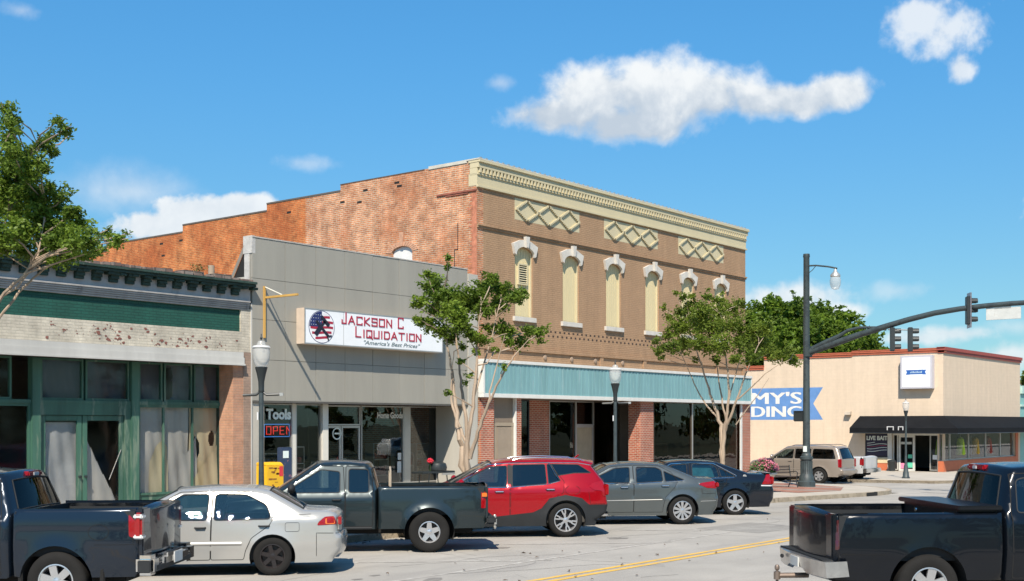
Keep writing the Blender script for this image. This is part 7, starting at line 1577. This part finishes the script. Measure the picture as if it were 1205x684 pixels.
Wa = rp([(1.30, 1.0), (1.28, 1.365), (1.65, 1.345), (2.30, 1.04), (2.30, 1.01)], .05); Wb = rp([(1.16, 1.0), (1.14, 1.375), (.62, 1.365), (.48, 1.28), (.42, 1.02)], .05); Wc = rp([(.37, 1.02), (.42, 1.26), (.22, 1.18), (.02, 1.07), (.03, 1.03)], .03)
D1 = rp([(1.23, .3), (1.21, 1.40), (1.7, 1.38), (2.45, 1.0), (2.4, .6), (2.32, .3)], .03); D2 = rp([(1.22, .3), (1.20, 1.40), (.58, 1.40), (.30, 1.25), (.18, 1.03), (.26, .85), (.42, .65), (.48, .4), (.48, .3)], .03)
regs = [dict(poly=Wa, name='front_window', mat=M_cglass, off=-.008, key='w1'), dict(poly=Wb, name='rear_window', mat=M_cglass, off=-.008, key='w2'), dict(poly=Wc, name='quarter_window', mat=M_cglass, off=-.008, key='w3'),
        dict(poly=D1, name='front_door', mat=P5, key='d1'), dict(poly=D2, name='rear_door', mat=P5, key='d2'), dict(poly=rp([(-.74, .82), (-.90, 1.08), (-1.03, 1.09), (-1.08, .82)], .02), name='taillight', mat=M_red, off=.008),
        dict(poly=rp([(3.3, .66), (3.2, .80), (3.7, .74), (3.8, .64)], .03), name='headlight', mat=M_clear, off=.004)]
ob = build_shell(sh, regs, c, P5, strip_mats={'G': (M_cglass, 'rear_screen'), 'W': (M_cglass, 'windscreen')})
for f in (Wa, Wb, Wc): ribbon(sh, f, .014, M_plastic, c, 'window_seal', True)
ribbon(sh, rp([(2.38, .99), (1.72, 1.375), (1.2, 1.40), (.55, 1.385), (.2, 1.2), (-.06, 1.055), (.0, 1.01), (1.2, .98)], .04), .016, M_chrome, c, 'chrome_surround', True, thick=.005)
for k_, f in (('d1', D1), ('d2', D2)):
    for sd, o_ in zip((1, -1), ribbon(sh, f, .009, M_well, c, 'door_gap', True, .001)): o_.parent = ob[(k_, sd)]
handles(sh, [(.42, .93, .2, 'd2'), (1.42, .90, .2, 'd1')], ob, P5); rbox((-.86, -.75, 1.10), (-1.06 + .0, .75, 1.125), 'boot_spoiler', P5, c, .008)
for sd in (1, -1): MB().lathe([(0, .006), (.05, .004), (.055, 0)], (-.28, sd * (sh.half([(-.28, 1.03)])[0] - .0), 1.03), 12, 'y').build('round_badge', M_alum, c, local=True)
ribbon(sh, [(-1.08, .78), (-.72, .79)], .03, M_clear, c, 'lamp_base', thick=.004)
for y in (-.62, .62): rbox((-1.10, y - .2, .82), (-1.03, y + .2, 1.03), 'taillight', M_red, c, .02)
wells(c, sh, ar, .40); underbody(c, -.8, 3.4, W); interior(c, W, (1.35, .45), .5, 2.5, 1.0, M_intg, (-.3, 2.5, .38)); mirrors(sh, 2.2, 1.06, P5, c, .9)
mb = MB(); mb.quad((.5, W / 2 - .22, 1.0), (1.1, W / 2 - .22, 1.0), (1.1, W / 2 - .30, 1.32), (.6, W / 2 - .30, 1.32)); mb.build('window_sunshade', mat('turq_shade', (.12, .45, .48), .7, var=.3, vscale=6), c, local=True)
for x in (0, 2.81):
    for sd in (1, -1): wheel(c, x, sd * (W / 2 - .11), sd, r, .21, .225, ('s', 5, .05, .045), M_rim)

# ---- near left pickup, dark blue, crew cab
W = 1.88; r = .385
c = veh('pickup_truck', 'dark blue crew cab pickup cut off by the left edge of the photo', 'pickup', gp(68.7, 719), (-.61, .793), W, 1)
P6 = paint('paint_navy', (.009, .016, .028), .22, .35)
T6 = rp([(-1.04, .94), (-1.04, 1.24), (-.92, 1.25), (-.93, .96)], .03)
Wf = rp([(1.78, 1.22), (1.78, 1.62), (2.2, 1.62), (2.85, 1.27), (2.85, 1.22)], .05); Wr = rp([(.82, 1.24), (.88, 1.60), (1.0, 1.63), (1.68, 1.63), (1.68, 1.22)], .05)
Dd = rp([(1.73, .45), (1.73, 1.69), (2.25, 1.68), (3.0, 1.2), (2.9, .8), (2.8, .45)], .03); Dr = rp([(.72, .45), (.72, 1.2), (.80, 1.69), (1.71, 1.70), (1.71, .45)], .03)
scb, sbd, ob, ob2 = truck(c, W, 3.26, r, .47, P6,
    [(.60, .45, 0, 'b'), (.60, 1.24, 0, 'b'), (.61, 1.28, 0, 'G'), (.74, 1.66, 0, 'b'), (.80, 1.76, .08, 'b'), (1.4, 1.80, .3, 'b'), (2.1, 1.76, .2, 'b'), (2.2, 1.73, .02, 'W'), (3.1, 1.22, .02, 'b'), (3.2, 1.18, .1, 'b'), (4.0, 1.1, .3, 'b'), (4.2, .9, .1, 'b'), (4.25, .55, .08, 'b'), (4.15, .42, 0, 'b')],
    [(-1.04, .52, 0, 'b'), (-1.06, 1.33, .05, 'n'), (.57, 1.315, 0, 'n'), (.57, .45, 0, 'n')], .42, 1.17, .85, .34, .57, -1.06, 1.315,
    [Wf, Wr], [Dd, Dr], [(1.9, 1.08, .2, 'd0'), (.92, 1.08, .2, 'd1')], T6, ('s', 6, .045, .05), M_rim, .225, priv=(1,), crease=((1.16, .012, .05, 0), (.62, .008, .05, 0)), flare=.018)
tg_ = tailgate(c, -1.10, W, .62, 1.33, P6, .09, .12)
mb = MB(); text_on(mb, 'GMC', .13, (-1.103, .23, 1.13), (0, -1, 0), (0, 0, 1), off=.004, ext=.003); mb.build('tailgate_lettering', M_red, tg_, local=True)
mb = MB(); mb.box((-1.27, -W / 2 + .18, .50), (-1.12, W / 2 - .18, .60)); mb.build('bumper_step', M_plastic, c, local=True, bevel=.02)
for sd in (1, -1):
    mb = MB(); y = sd * (W / 2 - .14); mb.box((-1.26, y - .17, .46), (-1.02, y + .13, .72)); o_ = mb.build('rear_bumper', M_chrome, c, local=True, bevel=.05, smooth=True, angle=60)
    rbox((-1.23, y + sd * .135 - .012, .50), (-1.06, y + sd * .135 + .012, .66), 'bumper_step_pocket', M_plastic, o_, .01)
    rbox((-1.10, sd * (W / 2 - .13) - .045, .94), (-1.0, sd * (W / 2 - .13) + .09, 1.27), 'taillight', M_red, c, .025)
    rbox((-1.115, sd * (W / 2 - .13) - .05, 1.19), (-.99, sd * (W / 2 - .13) + .098, 1.25), 'lamp_clear_lens', M_clear, c, .015); rbox((-1.115, sd * (W / 2 - .13) - .05, .93), (-.99, sd * (W / 2 - .13) + .098, .985), 'lamp_clear_lens', M_clear, c, .015)
rbox((-1.30, -.55, .54), (-1.14, .55, .70), 'rear_bumper', M_chrome, c, .04); rbox((-1.315, -.18, .55), (-1.298, .18, .70), 'licence_plate', M_plate, c, .004)
rbox((.64, -.22, 1.70), (.74, .22, 1.775), 'high_brake_light', M_red, c, .02); rbox((.632, -.09, 1.71), (.65, .09, 1.765), 'cargo_lamp', M_clear, c, .01)
rbox((-.62, W / 2 - .10, .22), (-.56, W / 2 - .03, .62), 'mud_flap', M_well, c, .01) ; rbox((.44, W / 2 - .10, .28), (.50, W / 2 - .03, .6), 'mud_flap', M_well, c, .01)
interior(c, W, (1.9, .95), .82, 2.95, 1.2, M_int, (.7, 3.0, .6)); mirrors(scb, 2.7, 1.3, P6, c, 1.2)

for (x, z) in ((-.55, 1.02),): ribbon(sbd, [(x + .13 * math.cos(a), z + .10 * math.sin(a)) for a in np.linspace(0, 6.1, 20)], .006, M_well, c, 'fuel_flap', True, sides=(1,))
ribbon(sbd, [(-.98, .88), (-.98, 1.29)], .008, M_well, c, 'corner_gap'); ribbon(sbd, [(-1.0, .86), (-.5, .86)], .005, M_well, c, 'panel_crease')
# ---- near right pickup, black, with toolbox
W = 1.98; r = .39
c = veh('pickup_truck', 'glossy black pickup with a black toolbox across its bed, parked nearest on the right', 'pickup', gp(1090, 726), (.678, -.735), W, -1)
P7 = paint('paint_black_dusty', (.004, .006, .010), .24, .2, coat=.35, dirt=(.012, .012, .011))
T7 = rp([(-1.17, .84), (-1.17, 1.20), (-1.12, 1.21), (-1.12, .85)], .02)
Wf = rp([(1.80, 1.30), (1.80, 1.72), (2.1, 1.72), (2.85, 1.32), (2.85, 1.28)], .05); Wr = rp([(1.16, 1.30), (1.20, 1.70), (1.30, 1.73), (1.68, 1.73), (1.68, 1.30)], .05)
Dd = rp([(1.74, .48), (1.74, 1.79), (2.15, 1.78), (3.0, 1.27), (2.9, .8), (2.8, .48)], .03); Dr = rp([(1.08, .48), (1.08, 1.3), (1.14, 1.78), (1.72, 1.80), (1.72, .48)], .03)
scb, sbd, ob, ob2 = truck(c, W, 3.64, r, .50, P7,
    [(.99, .45, 0, 'b'), (.99, 1.28, 0, 'b'), (1.0, 1.31, 0, 'G'), (1.12, 1.74, 0, 'b'), (1.18, 1.85, .09, 'b'), (1.7, 1.885, .3, 'b'), (2.15, 1.85, .2, 'b'), (2.22, 1.82, .02, 'W'), (3.15, 1.27, .02, 'b'), (3.3, 1.22, .1, 'b'), (4.3, 1.12, .3, 'b'), (4.5, .95, .1, 'b'), (4.55, .6, .08, 'b'), (4.45, .45, 0, 'b')],
    [(-1.18, .50, 0, 'b'), (-1.18, 1.29, .06, 'n'), (.96, 1.30, 0, 'n'), (.96, .45, 0, 'n')], .44, 1.23, .92, .33, .96, -1.18, 1.295,
    [Wf, Wr], [Dd, Dr], [(1.9, 1.12, .2, 'd0'), (1.6, 1.12, .2, 'd1')], T7, ('s', 6, .05, .055), M_rim, .235, priv=(1,), crease=((.80, .010, .05, 0),), flare=.008)
sm_ = mat('smoked_red', (.06, .008, .012), .15, coat=1)
for k_ in ob2:
    if k_[0] == 'taillight': ob2[k_].data.materials[0] = sm_
tg_ = tailgate(c, -1.21, W, .64, 1.29, P7, .08, .10)
MB().lathe([(.065, -.004), (.085, -.01), (.10, -.004), (.10, 0)], (-1.222, .35, 1.12), 24, 'x').build('ring_emblem', M_alum, tg_, local=True, smooth=True); MB().lathe([(0, -.006), (.065, -.004)], (-1.222, .35, 1.12), 20, 'x').build('emblem_centre', M_black, tg_, local=True)
rbox((-1.215, -.55, 1.0), (-1.205, -.3, 1.1), 'badge_plate', P7, tg_, .003)
xs_ = np.linspace(-1, 1, 15); mb = MB()
for i in range(14):
    y0, y1 = xs_[i] * (W / 2 - .02), xs_[i + 1] * (W / 2 - .02); b0, b1 = -1.40 + .10 * xs_[i] ** 2, -1.40 + .10 * xs_[i + 1] ** 2; zlo0 = .50 + (.05 if abs(xs_[i]) < .35 else 0); zlo1 = .50 + (.05 if abs(xs_[i + 1]) < .35 else 0)
    mb.quad((b0, y0, zlo0), (b1, y1, zlo1), (b1 - .02, y1, .70), (b0 - .02, y0, .70)); mb.quad((b0 - .02, y0, .70), (b1 - .02, y1, .70), (-1.20, y1, .71), (-1.20, y0, .71)); mb.quad((b0, y0, zlo0), (b1, y1, zlo1), (b1 + .08, y1, zlo1 - .03), (b0 + .08, y0, zlo0 - .03))
for sd in (1, -1): mb.add([(-1.30, sd * (W / 2 - .02), .50), (-1.32, sd * (W / 2 - .02), .70), (-1.05, sd * (W / 2 - .0), .71), (-1.02, sd * (W / 2 - .0), .52)], [(0, 1, 2, 3)])
mb.build('rear_bumper', mat('dull_chrome', (.55, .54, .53), .28, metal=.9, var=.2, vscale=5), c, local=True, smooth=True, weld=True, angle=35)
MB().box((-1.33, -W / 2 + .1, .703), (-1.2, W / 2 - .1, .722)).build('bumper_tread', M_plastic, c, local=True)
rbox((-1.425, -.2, .55), (-1.405, .12, .68), 'licence_plate', M_plate, c, .004); hitch(c, -1.52, .42, mat('rusty_steel', (.22, .17, .14), .5, metal=.6, var=.3))
rbox((-1.45, .45, .60), (-1.41, .51, .65), 'bumper_socket', M_plastic, c, .01)
for sd in (1, -1): rbox((-1.17, sd * (W / 2 - .12) - .03, .82), (-1.08, sd * (W / 2 - .12) + .06, 1.24), 'taillight', sm_, c, .025)
rbox((1.04, -.24, 1.80), (1.14, .24, 1.875), 'high_brake_light', M_red, c, .02); rbox((1.03, -.06, 1.81), (1.05, .06, 1.865), 'cargo_lamp', M_clear, c, .01)
ribbon(sbd, [(-1.12, .50), (-1.12, .80), (-1.16, .84)], .008, M_well, c, 'corner_gap'); ribbon(sbd, [(-1.1, .79), (-.56, .79)], .006, M_well, c, 'panel_crease')
# crossover toolbox
M_tread = mat('toolbox_black', (.012, .013, .016), .35, metal=.5)
tm_, tn, tl_ = M_tread, M_tread.node_tree.nodes, M_tread.node_tree.links
bk = N(tn, 'ShaderNodeTexChecker'); tcx = N(tn, 'ShaderNodeTexCoord'); mpx = N(tn, 'ShaderNodeMapping'); mpx.inputs['Rotation'].default_value = (0, 0, .785); mpx.inputs['Scale'].default_value = (28, 28, 28); tl_.new(tcx.outputs['Object'], mpx.inputs[0]); tl_.new(mpx.outputs[0], bk.inputs[0]); bk.inputs['Scale'].default_value = 1
bmpx = N(tn, 'ShaderNodeBump'); bmpx.inputs['Strength'].default_value = .5; bmpx.inputs['Distance'].default_value = .005; tl_.new(bk.outputs['Fac'], bmpx.inputs['Height']); tl_.new(bmpx.outputs[0], [n for n in tn if n.type == 'BSDF_PRINCIPLED'][0].inputs['Normal'])
MB().box((.42, -W / 2 + .13, 1.05), (.93, W / 2 - .13, 1.34)).box((.38, -W / 2 + .02, 1.33), (.95, W / 2 - .02, 1.39)).build('toolbox', M_tread, c, local=True, bevel=.012)
for y in (-.45, .45): MB().lathe([(0, -.012), (.03, -.01), (.035, 0)], (.418, y, 1.25), 12, 'x').build('toolbox_latch', M_chrome, c, local=True)
MB().lathe([(.05, -.004), (.085, -.004), (.085, 0), (.05, 0)], (0, 0, 0), 20, 'x').build('round_sticker', M_letw, c, local=True).location = (1.035, -.62, 1.40)
mb = MB(); random.seed(3)
for q in range(34):
    y = .62 - q * .037; z = 1.60 + .03 * math.sin(q * .2); h = random.uniform(.02, .05); w_ = random.uniform(.012, .02); xx = 1.055 + (z - 1.4) * .26; mb.quad((xx, y, z), (xx, y - w_, z), (xx + .01, y - w_ * .6, z + h), (xx + .01, y, z + h * .9))
mb.build('rear_screen_decal', mat('decal_grey', (.3, .3, .3), .6), c, local=True)
interior(c, W, (1.95,), .9, 3.0, 1.25, M_int, (1.1, 3.1, .7)); mirrors(scb, 2.75, 1.36, P7, c, 1.3)

# ---- tan full-size SUV parked along the side street
W = 2.0; r = .40
c = veh('large_suv', 'tan full-size SUV parked in the side street before the cream wall', 'car', (56.5, 25.6), (0, 1), W, 1)
P8 = paint('paint_tan', (.33, .28, .235), .3, .4)
ar = [(0, .40), (2.95, .40)]
sh = Shell([(-1.0, .42, 0, 'b'), (-1.18, .50, .05, 'b'), (-1.20, .70, .04, 'b'), (-1.10, .76, .03, 'b'), (-1.10, 1.20, .03, 'b'), (-1.09, 1.24, 0, 'G'), (-.88, 1.74, 0, 'b'), (-.80, 1.84, .08, 'b'), (.2, 1.90, .5, 'b'), (1.5, 1.89, .4, 'b'), (1.85, 1.82, .1, 'b'), (1.9, 1.80, 0, 'W'), (2.75, 1.26, .02, 'b'), (2.9, 1.22, .1, 'b'), (3.75, 1.10, .25, 'b'), (3.92, .9, .1, 'b'), (3.95, .5, .08, 'b'), (3.85, .32, 0, 'b')],
           .36, ar, W, 1.22, .85, .30, .08, ra=.47, crease=((.80, .006, .05, 0),), flare=.025)
WW = [rp([(1.42, 1.25), (1.42, 1.72), (1.86, 1.70), (2.55, 1.28), (2.55, 1.25)], .05), rp([(.50, 1.25), (.48, 1.74), (1.32, 1.74), (1.32, 1.25)], .06), rp([(-.84, 1.25), (-.66, 1.72), (.38, 1.74), (.40, 1.25)], .06)]
DD = [rp([(1.37, .5), (1.37, 1.78), (1.9, 1.76), (2.65, 1.2), (2.6, .8), (2.5, .5)], .03), rp([(1.35, .5), (1.35, 1.79), (.44, 1.79), (.44, .8), (.5, .5)], .03)]
regs = [dict(poly=p, name='side_window', mat=M_cglass if i == 0 else M_cdark, off=-.008, key='w%d' % i) for i, p in enumerate(WW)] + [dict(poly=p, name='door', mat=P8, key='d%d' % i) for i, p in enumerate(DD)] + [dict(poly=rp([(-.98, .84), (-.95, 1.24), (-1.10, 1.26), (-1.12, .82)], .03), name='taillight', mat=M_red, off=.008)]
ob = build_shell(sh, regs, c, P8, strip_mats={'G': (M_cdark, 'rear_screen'), 'W': (M_cglass, 'windscreen')})
for f in WW: ribbon(sh, f, .016, M_plastic, c, 'window_seal', True)
for i, f in enumerate(DD):
    for sd, o_ in zip((1, -1), ribbon(sh, f, .012, M_well, c, 'door_gap', True, .001)): o_.parent = ob[('d%d' % i, sd)]
handles(sh, [(.62, 1.12, .2, 'd1'), (1.55, 1.12, .2, 'd0')], ob, P8); ribbon(sh, [(.5, .72), (2.5, .72)], .05, P8, c, 'side_moulding', thick=.015)
for sd in (1, -1):
    MB().tube([(1.6, sd * .72, 1.86), (1.4, sd * .72, 1.93), (-.4, sd * .72, 1.95), (-.7, sd * .72, 1.87)], .02, 7).build('roof_rail', P8, c, local=True, smooth=True); rbox((-1.13, sd * .86 - .08, .83), (-1.02, sd * .86 + .07, 1.25), 'taillight', M_red, c, .02)
rbox((-1.24, -.9, .50), (-1.05, .9, .70), 'rear_bumper', P8, c, .04); rbox((-1.135, -.2, .92), (-1.11, .2, 1.08), 'licence_plate', M_plate, c, .004)
wells(c, sh, ar, .47); underbody(c, -.9, 3.5, W, .34, .6); interior(c, W, (1.5, .55), .8, 2.7, 1.25, M_intg, (-.9, 2.7, .6)); mirrors(sh, 2.45, 1.32, P8, c, 1.2)
for x in (0, 2.95):
    for sd in (1, -1): wheel(c, x, sd * (W / 2 - .13), sd, r, .26, .23, ('s', 6, .05, .045), M_rim)

# ---- silver pickup beyond it
W = 2.0; r = .41
c = veh('pickup_truck', 'silver pickup parked beyond the tan SUV with its tailgate toward the street', 'pickup', (59.3, 25.6), (0, 1), W, 1)
P9 = paint('paint_white_silver', (.60, .60, .60), .3, .3)
scb, sbd, ob, ob2 = truck(c, W, 3.64, r, .49, P9,
    [(.99, .45, 0, 'b'), (.99, 1.30, 0, 'b'), (1.0, 1.33, 0, 'G'), (1.12, 1.76, 0, 'b'), (1.18, 1.84, .09, 'b'), (1.7, 1.88, .3, 'b'), (2.4, 1.85, .2, 'b'), (2.5, 1.82, .02, 'W'), (3.35, 1.27, .02, 'b'), (3.5, 1.22, .1, 'b'), (4.3, 1.15, .3, 'b'), (4.5, .95, .1, 'b'), (4.55, .6, .08, 'b'), (4.45, .45, 0, 'b')],
    [(-1.10, .55, 0, 'b'), (-1.10, 1.32, .05, 'n'), (.96, 1.30, 0, 'n'), (.96, .45, 0, 'n')], .44, 1.25, .92, .33, .96, -1.10, 1.30,
    [rp([(2.05, 1.30), (2.05, 1.72), (2.4, 1.72), (3.1, 1.32), (3.1, 1.28)], .05), rp([(1.16, 1.30), (1.20, 1.72), (1.95, 1.73), (1.95, 1.30)], .05)], [rp([(2.0, .48), (2.0, 1.79), (2.45, 1.78), (3.25, 1.27), (3.1, .8), (3.0, .48)], .03), rp([(1.08, .48), (1.08, 1.3), (1.14, 1.78), (1.98, 1.80), (1.98, .48)], .03)],
    [(2.2, 1.12, .2, 'd0')], rp([(-1.08, .88), (-1.08, 1.20), (-.93, 1.20), (-.93, .90)], .03), ('s', 5, .05, .055), M_rim, .24, priv=(1,))
tailgate(c, -1.13, W, .64, 1.29, mat('tailgate_grey', (.36, .36, .36), .4, metal=.3), .08, .10)
rbox((-1.32, -W / 2 + .04, .5), (-1.1, W / 2 - .04, .72), 'rear_bumper', M_chrome, c, .04)
for sd in (1, -1): rbox((-1.13, sd * (W / 2 - .12) - .03, .86), (-1.02, sd * (W / 2 - .12) + .06, 1.22), 'taillight', M_red, c, .025)

# ---- behind the camera, only reflected in glass and paint: a van, and an added tree belt
W = 1.95
c = veh('parked_van', 'white van across the street, visible only as a reflection in the shop glass', 'van', (72, -14), (1, 0), W, 1)
P10 = paint('paint_white', (.75, .75, .74), .3, .1); ar = [(0, .38), (3.0, .38)]
sh = Shell([(-1.0, .4, 0, 'b'), (-1.05, .8, .05, 'b'), (-1.0, 1.2, .03, 'b'), (-.8, 1.75, .1, 'b'), (.5, 1.82, .3, 'b'), (2.0, 1.78, .1, 'b'), (2.05, 1.76, 0, 'W'), (2.95, 1.2, .02, 'b'), (3.9, 1.0, .2, 'b'), (4.0, .5, .08, 'b'), (3.9, .32, 0, 'b')], .34, ar, W, 1.1, .8, .32, .08, ra=.45)
PW = [rp([(1.5, 1.15), (1.5, 1.62), (2.0, 1.6), (2.65, 1.18)], .04), rp([(.4, 1.15), (.4, 1.64), (1.4, 1.64), (1.4, 1.15)], .04), rp([(-.75, 1.15), (-.6, 1.62), (.3, 1.64), (.3, 1.15)], .04)]
build_shell(sh, [dict(poly=p_, name='side_window', mat=M_cdark, off=-.008, key='w%d' % i) for i, p_ in enumerate(PW)], c, P10, strip_mats={'W': (M_cdark, 'windscreen')}); wells(c, sh, ar, .45)
for x in (0, 3.0):
    for sd in (1, -1): wheel(c, x, sd * (W / 2 - .13), sd, .37, .24, .22, ('s', 5, .05, .045), M_rim)
random.seed(17); L = Leaves(); root = thing('added_tree_belt', 'added belt of unseen dark trees behind the camera, put in to darken reflections', 'trees', (20, -32, 0))  # unseen trees added to block the bright low sky in reflections
for q in range(150): L.clump(Vector((random.uniform(-90, 190), random.uniform(-40, -30), random.uniform(.5, 9.5))), random.uniform(2.2, 3.4), 190, .5)
o_ = L.build('added_tree_belt', leafmat('belt_leaf', (.045, .08, .02)), root); o_.parent = None; o_.location = root.location; o_['label'] = root['label']; o_['category'] = 'trees'; o_['kind'] = 'stuff'; bpy.data.objects.remove(root)
